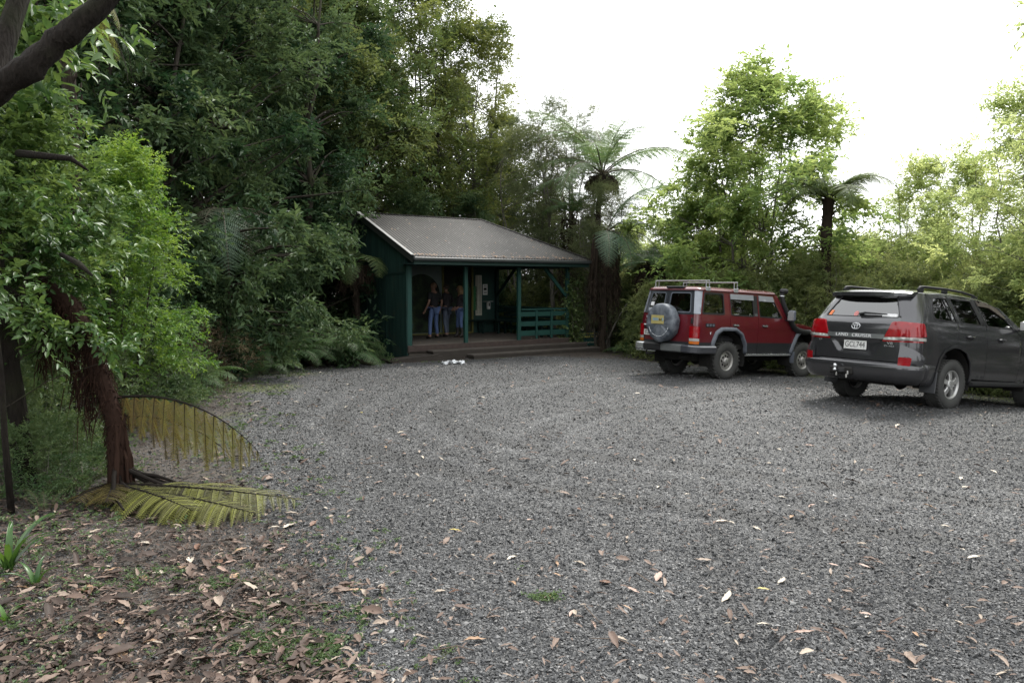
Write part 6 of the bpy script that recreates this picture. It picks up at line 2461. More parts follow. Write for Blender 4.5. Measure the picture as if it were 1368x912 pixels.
# ---------------------------------------------------------------- red boxy off-roader
def red_car():
    o = empty('off_roader', (0, 0, 0), 0, 'boxy dark red off-roader with a snorkel and a covered spare wheel', 'car')
    WZ = [(.3, .78), (.55, .80), (.80, .825), (1.10, .830), (1.22, .832), (1.30, .822), (1.39, .815), (1.90, .735), (2.1, .70)]
    XZ = [(.3, -1.0), (.75, -1.01), (1.1, -1.01), (1.38, -.99), (1.9, -.90), (2.1, -.88)]
    S = Surf(-1.0, 3.42, .10, .83, WZ, XZ, lambda u: 1 - .07 * np.clip((u - 2.25) / 1.2, 0, 1) ** 1.6, .02)
    red = paint_mat('red and charcoal paint', (.108, .007, .014), (.020, .022, .028), .80, 0, .30, .30)
    dkp = paint_mat('charcoal frame paint', (.030, .034, .042), None, None, 0, .2, .35)
    silv = plain('pale pillar edge', (.28, .30, .34), .35)
    U = S.U
    A_R = [(-.47, .60), (-.46, .78), (-.37, .97), (-.22, 1.05), (.22, 1.05), (.40, .96), (.53, .75), (.57, .56)]
    A_F = [(2.25, .55), (2.30, .72), (2.42, .95), (2.56, 1.04), (2.92, 1.04), (3.08, .95), (3.20, .75), (3.24, .60)]
    qwin = rnd([(-.84, 1.41), (-.14, 1.41), (-.14, 1.84), (-.80, 1.84)], .05)
    quarter = [(U(-.735), .62)] + [(-.47, .60)] + A_R[1:4] + [(.045, 1.05), (.045, 1.885), (-.86, 1.885), (-.895, 1.39), (U(-.735), 1.39)]
    rdoor = [(.055, 1.055), (.22, 1.055), (.405, .963), (.537, .752), (.577, .57), (1.0, .56), (1.0, 1.885), (.055, 1.885)]
    rwin = rnd([(.10, 1.40), (.85, 1.39), (.85, 1.83), (.10, 1.835)], .04)
    fdoor = [(1.01, .56), (2.20, .55), (2.20, 1.27), (1.95, 1.35), (1.58, 1.885), (1.01, 1.885)]
    fwin = rnd([(1.06, 1.385), (1.84, 1.375), (1.53, 1.825), (1.06, 1.83)], .04)
    fender = [(2.21, .545)] + A_F + [(3.40, .60), (3.41, 1.12), (2.9, 1.19), (2.17, 1.245), (1.715, 1.885), (1.59, 1.885), (1.96, 1.36), (2.21, 1.28)]
    sides = lambda p: (p, S.mir(p))

    def two(name, poly, holes, mat, par=o, **k):
        if name == 'body':
            return add_panel(name, S, par, mat, (poly, holes), (S.mir(poly), [S.mir(h) for h in holes]), **k)
        return [add_panel(name, S, par, mat, (poly, holes), **k), add_panel(name, S, par, mat, (S.mir(poly), [S.mir(h) for h in holes]), **k)]
    for q_, h_ in ((quarter, [qwin]), (S.mir(quarter), [S.mir(qwin)])):
        add_panel('body', S, o, red, (q_, h_))
    for q_ in (fender, S.mir(fender)):
        add_panel('front_wing', S, o, red, q_)
    pil = [(U(-.735), 1.395), (-.90, 1.395), (-.868, 1.885), (U(-.735), 1.885)]
    two('rear_pillar', pil, [], silv, off=.002)
    # doors with their frames, panes, handles and weather shields
    ws = plain('smoked weather shield', (.25, .26, .28), .25, 0, .5, .1)
    for mirr in (False, True):
        f = (lambda q: S.mir(q)) if mirr else (lambda q: q)
        d1 = add_panel('door', S, o, red, (f(rdoor), [f(rwin)]))
        d2 = add_panel('door', S, o, red, (f(fdoor), [f(fwin)]))
        add_panel('pillar_trim', S, d1, M['rubber'], f([(.862, 1.39), (.995, 1.385), (.995, 1.84), (.862, 1.84)]), off=.003, rim=.004)
        for d, wn, hx in ((d1, rwin, .17), (d2, fwin, 1.16)):
            add_panel('window', S, d, M['glass'], f(wn), off=-.012, rim=0)
            add_panel('window_seal', S, d, M['rubber'], (f(offset_poly(wn, .018)), [f(offset_poly(wn, -.012))]), off=.004, rim=.01)
            add_panel('handle_recess', S, d, M['rubber'], f(rnd([(hx - .02, 1.145), (hx + .16, 1.145), (hx + .16, 1.205), (hx - .02, 1.205)], .02)), off=.002, rim=.003)
            add_panel('handle', S, d, M['chrome'], f(rnd([(hx, 1.165), (hx + .14, 1.165), (hx + .14, 1.198), (hx, 1.198)], .01)), off=.03, rim=.03)
        add_panel('weather_shield', S, d1, ws, f([(.09, 1.735), (.86, 1.735), (.86, 1.85), (.09, 1.85)]), off=.018, rim=.018)
        add_panel('weather_shield', S, d2, ws, f([(1.05, 1.73), (1.59, 1.72), (1.55, 1.84), (1.05, 1.85)]), off=.018, rim=.018)
        add_panel('side_window', S, o, M['glass'], f(qwin), off=-.012, rim=0)
        add_panel('window_seal', S, o, M['rubber'], (f(offset_poly(qwin, .02)), [f(offset_poly(qwin, -.014))]), off=.005, rim=.01)
        add_panel('crease_moulding', S, o, red, f([(-.83, 1.095), (2.19, 1.095), (2.19, 1.112), (-.83, 1.112)]), off=.006, rim=.006)
        for line, cx in ((A_R, .03), (A_F, 2.74)):
            m = MB()
            ln = f(line) if not mirr else f(line)
            m.add(*arch_flare(S, ln, (cx if not mirr else 2 * S.um - cx), .45), True)
            m.build('wheel_arch_flare', M['flare'], o)
        m = MB()
        us = np.linspace(.60, 2.22, 12)
        us = us if not mirr else 2 * S.um - us
        m.add(*band(S, us, [(-.03, .50), (.035, .515), (.04, .535), (.035, .555), (-.03, .56)]))
        m.build('sill_strip', M['chrome'], o)
    # vent, fuel cap on the right side
    add_panel('side_vent', S, o, M['rubber'], rnd([(-.73, 1.125), (-.44, 1.125), (-.44, 1.205), (-.73, 1.205)], .015), off=.006, rim=.01)
    m = MB()
    for k in range(3):
        c = S.P(-.675 + k * .09, 1.165, .010)
        m.box(c, (.062, .012, .05), bev=.004)
    m.build('vent_slots', M['flare'], o)
    m = MB()
    m.box(S.P(-.56, .995, .006), (.03, .02, .05), bev=.006)
    m.build('fuel_lock', M['chrome'], o)
    # rear: two doors
    for (y0, y1) in ((-.715, .065), (.080, .715)):
        lo = [(U(y1), .66), (U(y0), .66), (U(y0), 1.375), (U(y1), 1.375)]
        d = add_panel('rear_door', S, o, red, lo)
        fr = [(U(y1), 1.383), (U(y0), 1.383), (U(y0), 1.885), (U(y1), 1.885)]
        wn = rnd([(U(y1 - .075), 1.43), (U(y0 + .075), 1.43), (U(y0 + .085), 1.83), (U(y1 - .085), 1.83)], .04)
        add_panel('window_frame', S, d, dkp, (fr, [wn]))
        add_panel('rear_window', S, d, M['glass'], wn, off=-.012, rim=0)
        add_panel('window_seal', S, d, M['flare'], (offset_poly(wn, .015), [offset_poly(wn, -.008)]), off=.004, rim=.008)
        if y0 < 0:
            for z in (.85, 1.25):
                m = MB()
                m.box(S.P(U(-.70), z, .012), (.03, .05, .12), bev=.008)
                m.build('hinge', M['rubber'], d)
    # stickers in the left rear window
    add_panel('sticker', S, o, plain('white sticker', (.7, .7, .7), .5), [(U(.60), 1.55), (U(.49), 1.55), (U(.49), 1.63), (U(.60), 1.63)], off=.0, rim=.002)
    add_panel('sticker', S, o, plain('black and white sticker', (.3, .32, .34), .5, var=.9, scale=40), [(U(.63), 1.44), (U(.47), 1.44), (U(.47), 1.50), (U(.63), 1.50)], off=.0, rim=.002)
    # tail lamps
    for s_ in (-1, 1):
        lamp = bpy.data.objects.new('tail_lamp', None)
        link(lamp, o)
        f = (lambda q: q) if s_ < 0 else (lambda q: S.mir(q))
        a, b = U(-.675), U(-.675) + .19
        add_panel('lamp_housing', S, lamp, M['rubber'], f(rnd([(a - .008, .758), (b + .006, .758), (b + .006, 1.142), (a - .008, 1.142)], .02)), off=.012, rim=.012)
        add_panel('red_lens', S, lamp, M['lens_red'], f(rnd([(a, .885), (b, .885), (b, 1.135), (a, 1.135)], .02)), off=.036, rim=.03)
        add_panel('clear_lens', S, lamp, M['lens_white'], f([(a, .825), (b, .825), (b, .882), (a, .882)]), off=.036, rim=.03)
        add_panel('orange_lens', S, lamp, M['lens_orange'], f(rnd([(a, .765), (b, .765), (b, .822), (a, .822)], .01)), off=.036, rim=.03)
    # bumper: chrome ends, dark step, dark wraps along the sides
    sec = [(.0, .585), (.105, .575), (.135, .60), (.135, .715), (.105, .740), (.0, .745)]
    wrap = np.concatenate([np.linspace(-.49, S.xc, 6), np.linspace(S.xc, U(-.735), 6)[1:], [U(-.56)]])
    m = MB()
    m.add(*band(S, wrap[::-1], sec))
    bp = m.build('rear_bumper', paint_mat('bumper grey blue', (.045, .050, .065), None, None, .2, .5, .35), o)
    m = MB()
    m.add(*band(S, (2 * S.um - wrap), sec))
    m.build('bumper_wrap', M['rubber'], bp)
    for (ya, yb, mt, nm, gr) in ((.55, .92 - .14, M['chrome'], 'chrome_end', .008), (.10 - .07, .545, M['rubber'], 'step_pad', .02), (-.555, .025, plain('worn bumper', (.20, .21, .21), .4, .5, .5, .3), 'worn_end', .004)):
        m = MB()
        m.add(*band(S, np.linspace(U(yb), U(ya), 8), [(x + (gr if x > .05 else 0), z) for x, z in sec]))
        m.build(nm, mt, bp)
    m = MB()
    m.add(*band(S, np.linspace(U(.76), U(.2), 8), [(.11, .552), (.15, .552), (.15, .572), (.11, .572)]))
    m.build('lower_strip', M['chrome'], bp)
    m = MB()
    m.beam((-1.05, .33, .50), (-1.28, .33, .50), .06, .05, bev=.01)
    m.lathe([(0, .0), (.018, .0), (.016, .04), (.025, .055), (.012, .08), (0, .082)], (-1.27, .33, .52), 'Z', 12)
    m.build('tow_hitch', M['under'], o)
    # spare wheel under a vinyl cover on the right-hand rear door
    sp = bpy.data.objects.new('spare_wheel', None)
    link(sp, o)
    cy_, cz_ = .0, 1.185
    m = MB()
    m.lathe([(.10, .0), (.36, .0), (.405, -.03), (.412, -.12), (.405, -.20), (.375, -.235), (.30, -.245), (.16, -.238), (0, -.238)], (-1.035, cy_, cz_), 'X', 56)
    cv = m.build('cover', M['canvas'], sp)
    for v in cv.data.vertices:
        a = math.atan2(v.co.z - cz_, v.co.y - cy_)
        rr = math.hypot(v.co.z - cz_, v.co.y - cy_)
        k = .006 * math.sin(a * 9) + .005 * math.sin(a * 17 + 1)
        v.co.x += k * (rr > .1)
        if math.sin(a) < -.9 and v.co.x < -1.18:
            v.co.z -= .03 * (-math.sin(a) - .9) / .1
    m = MB()
    t = np.linspace(R(200), R(345), 30)
    rj = np.random.default_rng(1)
    for i in range(0, 29):
        if rj.random() < .25:
            continue
        m.tube([(-1.278, cy_ + .30 * math.cos(t[i + j]), cz_ + .30 * math.sin(t[i + j])) for j in (0, 1)], .010, 5)
    m.build('pale_stitching', plain('worn pale lettering', (.40, .42, .44), .6), sp)
    m = MB()
    m.box((-1.284, cy_ + .03, cz_ + .06), (.006, .37, .185), bev=.002)
    yp = m.build('yellow_plate', plain('yellow plate', (.40, .34, .13), .5, var=.12), sp)
    m = MB()
    for k in range(5):
        m.box((-1.289, cy_ + .155 - k * .035, cz_ + .065), (.003, .026, .06))
    m.box((-1.289, cy_ - .125, cz_ + .065), (.003, .03, .065))
    m.build('pale_blue_lettering', plain('pale blue print', (.20, .32, .40), .5), yp)
    text('dark_lettering', '4x4', .075, (-1.290, cy_ - .055, cz_ + .06), (0, -1, 0), (0, 0, 1), M['black'], yp, sx=.75)
    m = MB()
    m.tube([(-1.0, cy_, cz_), (-1.06, cy_, cz_)], .12, 12)
    m.build('carrier', M['under'], sp)
    # badge, plate and handle left of the spare
    emblem(o, (-1.022, .585, 1.305), (0, -1, 0), (0, 0, 1), .085, M['chrome'])
    text('lettering', 'TOYOTA', .050, (-1.022, .56, 1.215), (0, -1, 0), (0, 0, 1), M['chrome'], o, sx=1.0)
    m = MB()
    m.box((-1.03, .57, 1.115), (.03, .22, .035), bev=.008)
    m.build('handle_bar', M['chrome'], o)
    m = MB()
    m.box((-1.02, .57, 1.065), (.02, .20, .05), bev=.006)
    m.build('handle_recess', M['rubber'], o)
    m = MB()
    m.box((-1.025, .50, .955), (.012, .36, .125), bev=.004)
    pl = m.build('number_plate', M['plate'], o)
    text('lettering', 'YL8', .125, (-1.033, .58, .955), (0, -1, 0), (0, 0, 1), M['ink'], pl, sx=.72)
    # roof, gutters, rear vent strip, bars
    zt = lambda u: 1.895
    m = MB()
    m.add(*roof_cap(S, 1.66, zt, .105, 2.5, .004, .75), True)
    roof = m.build('roof', red, o)
    m = MB()
    us = np.linspace(1.64, 2 * S.um - 1.64, 80)
    m.add(*band(S, us, [(-.01, 1.882), (.022, 1.882), (.028, 1.90), (.018, 1.903), (-.01, 1.898)]))
    m.build('gutter', plain('roof gutter', (.10, .03, .035), .4), roof)
    m = MB()
    m.box((-.885, -.09, 1.955), (.10, .50, .05), bev=.015)
    m.build('brake_lamp_strip', M['rubber'], roof)
    alu = plain('galvanised bar', (.33, .33, .33), .4, .5)
    for x in (-.62, .28):
        b = bpy.data.objects.new('roof_bar', None)
        link(b, o)
        m = MB()
        m.box((x, 0, 2.105), (.04, 1.56, .026), bev=.008)
        m.build('bar', alu, b)
        for s_ in (-1, 1):
            m = MB()
            m.box((x - .05, s_ * .735, 2.0), (.014, .022, .20), bev=.004)
            m.box((x + .05, s_ * .735, 2.0), (.014, .022, .20), bev=.004)
            m.box((x, s_ * .75, 1.93), (.14, .03, .09), bev=.008)
            m.build('foot', plain('bar foot', (.33, .34, .34), .5, .3), b)
    # bonnet, windscreen, front
    m = MB()
    xs = np.linspace(2.10, 3.38, 12)
    V, n = [], 13
    for x in xs:
        wy = float(S.base(x, 1.15)[1]) * -1
        zed = np.interp(x, [2.1, 2.17, 2.9, 3.41], [1.25, 1.245, 1.19, 1.12])
        for y in np.linspace(-wy, wy, n):
            q = abs(y) / wy
            V.append((x, y, zed + .065 * (1 - q ** 4) ** .5))
    m.add(V, [[i * n + j, i * n + j + 1, (i + 1) * n + j + 1, (i + 1) * n + j] for i in range(11) for j in range(n - 1)], True)
    m.build('bonnet', red, o)
    m = MB()
    V = []
    for (x, z, wd) in ((2.12, 1.27, .74), (1.90, 1.56, .70), (1.665, 1.90, .655)):
        for y in np.linspace(-wd, wd, 9):
            V.append((x + .05 * (1 - (y / wd) ** 2), y, z))
    m.add(V, [[i * 9 + j, i * 9 + j + 1, i * 9 + 10 + j, i * 9 + 9 + j] for i in range(2) for j in range(8)], True)
    m.build('windscreen', M['glass'], o)
    m = MB()
    m.box((3.37, 0, .90), (.08, 1.44, .56), bev=.03)
    gr = m.build('front_panel', red, o)
    m = MB()
    for k in range(5):
        m.box((3.42, 0, .84 + k * .055), (.02, .86, .028), bev=.004)
    m.build('grille', M['rubber'], gr)
    for s_ in (-1, 1):
        m = MB()
        m.lathe([(.10, -.03), (.10, .02), (.07, .035), (0, .045)], (3.41, s_ * .56, .95), 'X', 24)
        m.build('headlight', M['lens_white'], o)
    m = MB()
    m.box((3.50, 0, .62), (.14, 1.66, .16), bev=.03)
    m.build('front_bumper', M['chrome'], o)
    # snorkel up the right windscreen pillar
    m = MB()
    m.tube([(2.95, -.815, 1.06), (2.70, -.835, 1.06), (2.45, -.845, 1.09), (2.28, -.855, 1.15), (2.17, -.86, 1.25), (2.03, -.835, 1.47), (1.90, -.80, 1.70), (1.86, -.785, 1.84), (1.86, -.78, 1.93)],
           [.05, .070, .072, .068, .062, .055, .052, .050, .055], 12, flat=1.0)
    m.box((1.92, -.78, 1.985), (.24, .13, .13), bev=.045)
    sn = m.build('snorkel', M['rubber'], o)
    m = MB()
    m.lathe([(.056, 0), (.060, .005), (.060, .02), (.056, .025)], (1.86, -.783, 1.86), 'Z', 16)
    m.build('clamp', M['chrome'], sn)
    for s_ in (-1, 1):
        mm = MB()
        mm.box((1.96, s_ * 1.0, 1.43), (.09, .19, .25), bev=.03)
        mi = mm.build('wing_mirror', M['flare'], o)
        mm = MB()
        mm.box((1.913, s_ * 1.0, 1.43), (.006, .15, .20), bev=.002)
        mm.build('mirror_glass', M['chrome'], mi)
        mm = MB()
        mm.tube([(1.96, s_ * .82, 1.33), (1.97, s_ * .94, 1.31), (1.965, s_ * .98, 1.36)], .016, 8)
        mm.build('mirror_arm', M['rubber'], mi)
    # inside: floor, seats, wheel, and the dark underside
    m = MB()
    m.box((1.0, 0, .70), (3.9, 1.50, .10))
    m.box((1.2, 0, .48), (3.7, .9, .2))
    m.box((2.15, 0, 1.0), (.30, 1.44, .5), bev=.05)
    m.box((2.75, 0, .82), (1.1, .96, .3))
    for s_ in (-1, 1):
        m.box((-.68, s_ * .70, .80), (.5, .12, .35))
        m.box((1.35, s_ * .72, .80), (1.4, .08, .48))
    m.build('underbody', M['under'], o)
    for (x0, s_) in ((0, -1), (0, 1), (2.73, -1), (2.73, 1)):
        m = MB()
        m.lathe([(.56, -.02), (.56, .30)], (x0 + .03, s_ * .80 - (.0 if s_ < 0 else .28), .47), 'Y', 20, a0=R(-20), a1=R(200))
        m.box((x0 + .03, s_ * .50, .70), (1.1, .02, .75))
        m.build('wheel_well', M['under'], o)
    m = MB()
    m.tube([(0, -.6, .40), (0, .6, .40)], .055, 10)
    m.lathe([(.0, -.13), (.12, -.06), (.14, 0), (.12, .06), (0, .13)], (0, .05, .40), 'Y', 14)
    m.build('axle', M['under'], o)
    m = MB()
    m.tube([(2.73, -.6, .40), (2.73, .6, .40)], .05, 10)
    m.build('axle', M['under'], o)
    m = MB()
    m.tube([(-.9, -.3, .46), (.5, -.35, .45)], .035, 8)
    m.build('exhaust', M['under'], o)
    m = MB()
    m.box((2.255, -.80, .48), (.02, .20, .26), rot=Matrix.Rotation(R(6), 4, 'Y'))
    m.build('mud_flap', M['flare'], o)
    seat(o, 1.25, -.36)
    seat(o, 1.25, .36)
    seat(o, .25, 0, 1.2, .58)
    steering(o, 1.72, -.36, 1.25)
    for (x, st) in ((0, 0), (2.73, R(-4))):
        for s_ in (-1, 1):
            wheel(o, x, s_ * .715, .405, .25, .215, 'steel', s_, st)
    settle(o, 4.143, 17.778, .614, 2.73)
    return o


def offset_poly(poly, d):
    P = np.array(poly)
    c = P.mean(0)
    ext = (P.max(0) - P.min(0)) / 2
    return [tuple(c + (p - c) * (1 + d / ext)) for p in P]


red_car()


# ---------------------------------------------------------------- dark grey rounded four-wheel drive
def grey_car():
    o = empty('four_wheel_drive', (0, 0, 0), 0, 'dark grey metallic four-wheel drive with tinted windows and roof rails', 'car')
    WZ = [(.25, .90), (.42, .945), (.55, .972), (.75, .985), (.98, .985), (1.12, .978), (1.25, .962), (1.33, .948), (1.40, .925), (1.6, .845), (1.78, .765), (1.84, .72), (1.9, .66)]
    XZ = [(.25, -1.10), (.66, -1.12), (.9, -1.13), (1.05, -1.135), (1.22, -1.13), (1.30, -1.118), (1.345, -1.075), (1.375, -1.045), (1.40, -1.035), (1.6, -.93), (1.78, -.82), (1.9, -.74)]
    S = Surf(-1.13, 3.72, .24, .985, WZ, XZ, lambda u: (1 - .13 * np.clip((u - 2.2) / 1.6, 0, 1) ** 2) * (1 - .035 * np.clip((.0 - u) / 1.0, 0, 1) ** 2), .07)
    U = S.U
    grey = paint_mat('dark grey metallic paint', (.035, .035, .039), None, None, .35, .18, .22, .6)
    ztop = lambda u: float(np.interp(u, [-1.5, -.8, -.3, .5, 1.0, 1.5, 1.7], [1.785, 1.79, 1.815, 1.825, 1.80, 1.73, 1.68]))
    A_R = [(-.50, .40), (-.49, .58), (-.43, .77), (-.30, .91), (-.10, .975), (.10, .975), (.30, .91), (.43, .77), (.49, .58), (.50, .42)]
    A_F = [(2.36, .42), (2.37, .60), (2.44, .78), (2.58, .92), (2.76, .98), (2.95, .98), (3.12, .91), (3.25, .77), (3.31, .58), (3.32, .42)]
    topl = lambda a, b, n=6: [(u, ztop(u) - .004) for u in np.linspace(a, b, n)]
    qwin = rnd([(-.66, 1.41, .10), (.055, 1.395, .01), (-.06, 1.765, .01), (-.70, 1.745, .09)], .05)
    quarter = [(U(-.74), .69), (U(-.74), .69), (-.52, .62), (-.50, .50)] + A_R[1:5] + [(.0, .98), (.10, 1.38), (-.03, ztop(-.03) - .004)] + topl(-.1, U(-.66), 8) + [(U(-.66), 1.75), (U(-.735), 1.36), (U(-.735), 1.02)]
    rdoor = [(.01, .982), (.10, .982), (.305, .918), (.436, .775), (.498, .585), (.515, .50), (.93, .49), (.93, 1.38), (.80, ztop(.8) - .004), (-.02, ztop(0) - .004), (.11, 1.38)]
    rwin = rnd([(.19, 1.395), (.80, 1.385), (.68, 1.77), (.06, 1.77)], .02)
    fdoor = [(.94, .49), (2.0, .48), (2.08, .9), (2.06, 1.26), (1.93, 1.36), (1.52, 1.70), (1.25, ztop(1.25) - .02), (.81, ztop(.81) - .004), (.94, 1.38)]
    fwin = rnd([(.99, 1.385), (1.84, 1.375, .03), (1.47, 1.665, .08), (1.18, 1.745, .05), (.86, 1.77)], .02)
    fender = [(2.01, .47), (2.36, .44)] + A_F[1:-1] + [(3.33, .46), (3.66, .5), (3.72, .7), (3.70, .95), (3.45, 1.10), (3.0, 1.18), (2.35, 1.24), (1.58, 1.72), (1.29, ztop(1.25) - .005), (1.27, ztop(1.25) - .02), (1.54, 1.70), (1.95, 1.36), (2.075, 1.26), (2.09, .9)]
    for q_, h_ in ((quarter, [qwin]), (S.mir(quarter), [S.mir(qwin)])):
        add_panel('body', S, o, grey, (q_, h_))
    for q_ in (fender, S.mir(fender)):
        add_panel('front_wing', S, o, grey, q_)
    for mirr in (False, True):
        f = (lambda q: S.mir(q)) if mirr else (lambda q: q)
        d1 = add_panel('door', S, o, grey, (f(rdoor), [f(rwin)]))
        d2 = add_panel('door', S, o, grey, (f(fdoor), [f(fwin)]))
        add_panel('pillar_trim', S, d1, M['rubber'], f([(.815, 1.39), (.925, 1.385), (.80, 1.775), (.69, 1.775)]), off=.003, rim=.004)
        add_panel('pillar_trim', S, o, M['rubber'], f([(.062, 1.385), (.185, 1.385), (.055, 1.80), (-.058, 1.80)]), off=-.014, rim=0)
        for d, wn, hx in ((d1, rwin, .28), (d2, fwin, 1.28)):
            add_panel('window', S, d, M['glass_dark'], f(wn), off=-.006, rim=0)
            add_panel('window_seal', S, d, M['rubber'], (f(offset_poly(wn, .014)), [f(offset_poly(wn, -.006))]), off=.003, rim=.006)
            add_panel('handle_recess', S, d, M['rubber'], f(rnd([(hx, 1.115), (hx + .17, 1.115), (hx + .17, 1.195), (hx, 1.195)], .04)), off=.0025, rim=.003)
            m = MB()
            c = [S.P(f([(u, 1.17)])[0][0], 1.17, o_) for u, o_ in ((hx + .01, .012), (hx + .05, .042), (hx + .17, .042), (hx + .21, .012))]
            m.tube(c, .018, 8)
            m.build('handle', grey, d)
        add_panel('weather_shield', S, d2, plain('brown weather shield', (.10, .085, .07), .2), f([(.875, 1.70), (1.22, 1.69), (1.62, 1.535), (1.66, 1.545), (1.47, 1.69), (1.18, 1.77), (.86, 1.785)]), off=.016, rim=.016)
        add_panel('side_window', S, o, M['glass_dark'], f(qwin), off=-.006, rim=0)
        add_panel('window_seal', S, o, M['rubber'], (f(offset_poly(qwin, .014)), [f(offset_poly(qwin, -.006))]), off=.003, rim=.006)
        add_panel('window_bar', S, o, M['rubber'], f([(-.10, 1.41), (-.075, 1.41), (-.17, 1.75), (-.195, 1.75)]), off=.002, rim=.004)
        m = MB()
        us = np.linspace(.52, 2.30, 14)
        us = us if not mirr else 2 * S.um - us
        m.add(*band(S, us, [(-.05, .40), (.05, .395), (.07, .42), (.06, .455), (-.02, .47), (-.05, .47)]))
        m.build('running_board', M['rubber'], o)
        for line, cx in ((A_R, 0.0), (A_F, 2.85)):
            m = MB()
            m.add(*arch_flare(S, f(line), (cx if not mirr else 2 * S.um - cx), .42, .012, .05), True)
            m.build('wheel_arch_lip', grey, o)
        # roof rail
        rl = bpy.data.objects.new('roof_rail', None)
        link(rl, o)
        sgn = 1 if mirr else -1
        m = MB()
        pts = [(-.66, .655, 1.85), (-.60, .655, 1.895), (-.48, .655, 1.912), (.1, .66, 1.925), (.6, .66, 1.915), (.98, .66, 1.885), (1.10, .66, 1.845)]
        m.tube([(x, sgn * y, z) for x, y, z in pts], [.020, .026, .022, .020, .020, .020, .016], 8)
        m.build('rail', M['rubber'], rl)
        for x, z in ((-.58, 1.855), (.10, 1.885), (1.02, 1.845)):
            m = MB()
            m.box((x, sgn * .655, z), (.14, .045, .07), bev=.015)
            m.build('foot', M['rubber'], rl)
        # rear lamps
        lamp = bpy.data.objects.new('tail_lamp', None)
        link(lamp, o)
        e1, e2 = -.93, -.885
        g1, g2 = U(-.700), U(-.688)
        outer = [(g2, 1.095), (e2 - .005, 1.11), (e1, 1.30), (g2, 1.315)]
        inner = [(U(-.50), 1.085), (g1, 1.095), (g1, 1.315), (U(-.62), 1.30)]
        low_o = [(g2, 1.038), (e2 + .004, 1.048), (e2, 1.092), (g2, 1.082)]
        low_i = [(U(-.485), 1.034), (g1, 1.038), (g1, 1.082), (U(-.495), 1.074)]
        add_panel('lamp_housing', S, lamp, M['lens_dkred'], f(rnd([(U(-.46), 1.008), (g1, 1.010), (g1, 1.325), (U(-.61), 1.312)], .025)), f(rnd([(g2, 1.010), (e2 + .03, 1.022), (e1 + .008, 1.312), (g2, 1.325)], .025)), off=.008, rim=.012)
        bulge = lambda u, z: .026 + .0 * u
        add_panel('red_lens', S, lamp, M['lens_red'], f(rnd(outer, .035)), f(rnd(inner, .035)), off=.024, rim=.02, sp=.04)
        add_panel('clear_lens', S, lamp, M['lens_white'], f(rnd(low_o, .02)), f(rnd(low_i, .02)), off=.026, rim=.022, sp=.04)
    # tailgate with its window, garnish, plate recess
    gate = [(U(.735), .70), (U(-.735), .70), (U(-.735), 1.015), (U(-.735), 1.36), (U(-.675), 1.745), (U(.675), 1.745), (U(.735), 1.36), (U(.735), 1.015)]
    gwin = rnd([(U(.705), 1.385), (U(-.705), 1.385), (U(-.655), 1.725), (U(.655), 1.725)], .05)

    def gate_off(u, z):
        # hollow for the number plate and a soft ledge above it
        y = np.abs(np.asarray(u) - S.um)
        inw = np.interp(np.asarray(z), [.80, .84, 1.0, 1.03], [0, 1, 1, 0])
        hw = np.interp(np.asarray(z), [.82, 1.03], [.30, .46])
        k = np.clip((hw - y) / .06, 0, 1)
        return .004 - .035 * inw * k
    tg = add_panel('tailgate', S, o, grey, (gate, [gwin]), sp=.04, offf=gate_off)
    add_panel('rear_window', S, tg, M['glass_rear'], gwin, off=-.004, rim=0)
    add_panel('window_seal', S, tg, M['rubber'], (offset_poly(gwin, .008), [offset_poly(gwin, -.010)]), off=.006, rim=.008)
    add_panel('chrome_garnish', S, tg, plain('dark garnish', (.20, .21, .21), .3, .6), rnd([(U(.49), 1.045), (U(-.49), 1.045), (U(-.51), 1.115), (U(.51), 1.115)], .015), off=.030, rim=.03, sp=.05)
    xg = float(S.base(S.um, 1.08)[0]) - .034
    bl = plain('bright lettering', (.80, .80, .81), .4, .2)
    for wrd, yy in (('LAND', .225), ('CRUISER', -.125)):
        m = text('lettering', wrd, .072, (xg, yy, 1.079), (0, -1, 0), (.02, 0, 1), bl, tg, .004, 1.15, 1.08)
        bend(m, S)
    emblem(tg, (float(S.base(S.um, 1.225)[0]) - .008, 0, 1.228), (0, -1, 0), (.12, 0, .99), .145, M['chrome'])
    m = MB()
    xp = float(S.base(S.um, .93)[0]) + .010
    m.box((xp, 0, .925), (.014, .40, .14), bev=.004)
    pl = m.build('number_plate', M['plate'], tg)
    text('lettering', 'GCL744', .128, (xp - .009, 0, .928), (0, -1, 0), (0, 0, 1), M['ink'], pl, .001, .80, 1.02)
    m = MB()
    for y in (-.16, .16):
        m.lathe([(.006, 0), (.006, -.004), (0, -.005)], (xp - .007, y, .872), 'X', 8)
    m.build('plate_screws', M['steel'], pl)
    t1 = text('lettering', 'VX', .048, (float(S.base(S.um, .99)[0]) - .002, .66, .985), (0, -1, 0), (0, 0, 1), M['chrome'], tg, .003, 1.2)
    bend(t1, S)
    t2 = text('lettering', 'V8', .058, (float(S.base(S.um, .985)[0]) - .002, -.585, .985), (0, -1, 0), (0, 0, 1), M['chrome'], tg, .003, 1.5)
    bend(t2, S)
    t3 = text('lettering', 'D-4D', .036, (float(S.base(S.um, .93)[0]) - .002, -.575, .94), (0, -1, 0), (0, 0, 1), M['chrome'], tg, .003, 1.9)
    bend(t3, S)
    # wiper and stickers
    m = MB()
    m.tube([S.P(U(.0), 1.41, .02), S.P(U(-.10), 1.425, .045), S.P(U(-.50), 1.42, .03)], [.028, .018, .008], 8)
    m.build('rear_wiper', M['rubber'], tg)
    add_panel('round_sticker', S, tg, plain('round sticker', (.45, .16, .15), .5, var=.5, scale=40), [(U(.10) + .045 * math.cos(t), 1.43 + .045 * math.sin(t)) for t in np.linspace(0, 2 * math.pi, 20, endpoint=False)], off=.002, rim=.003)
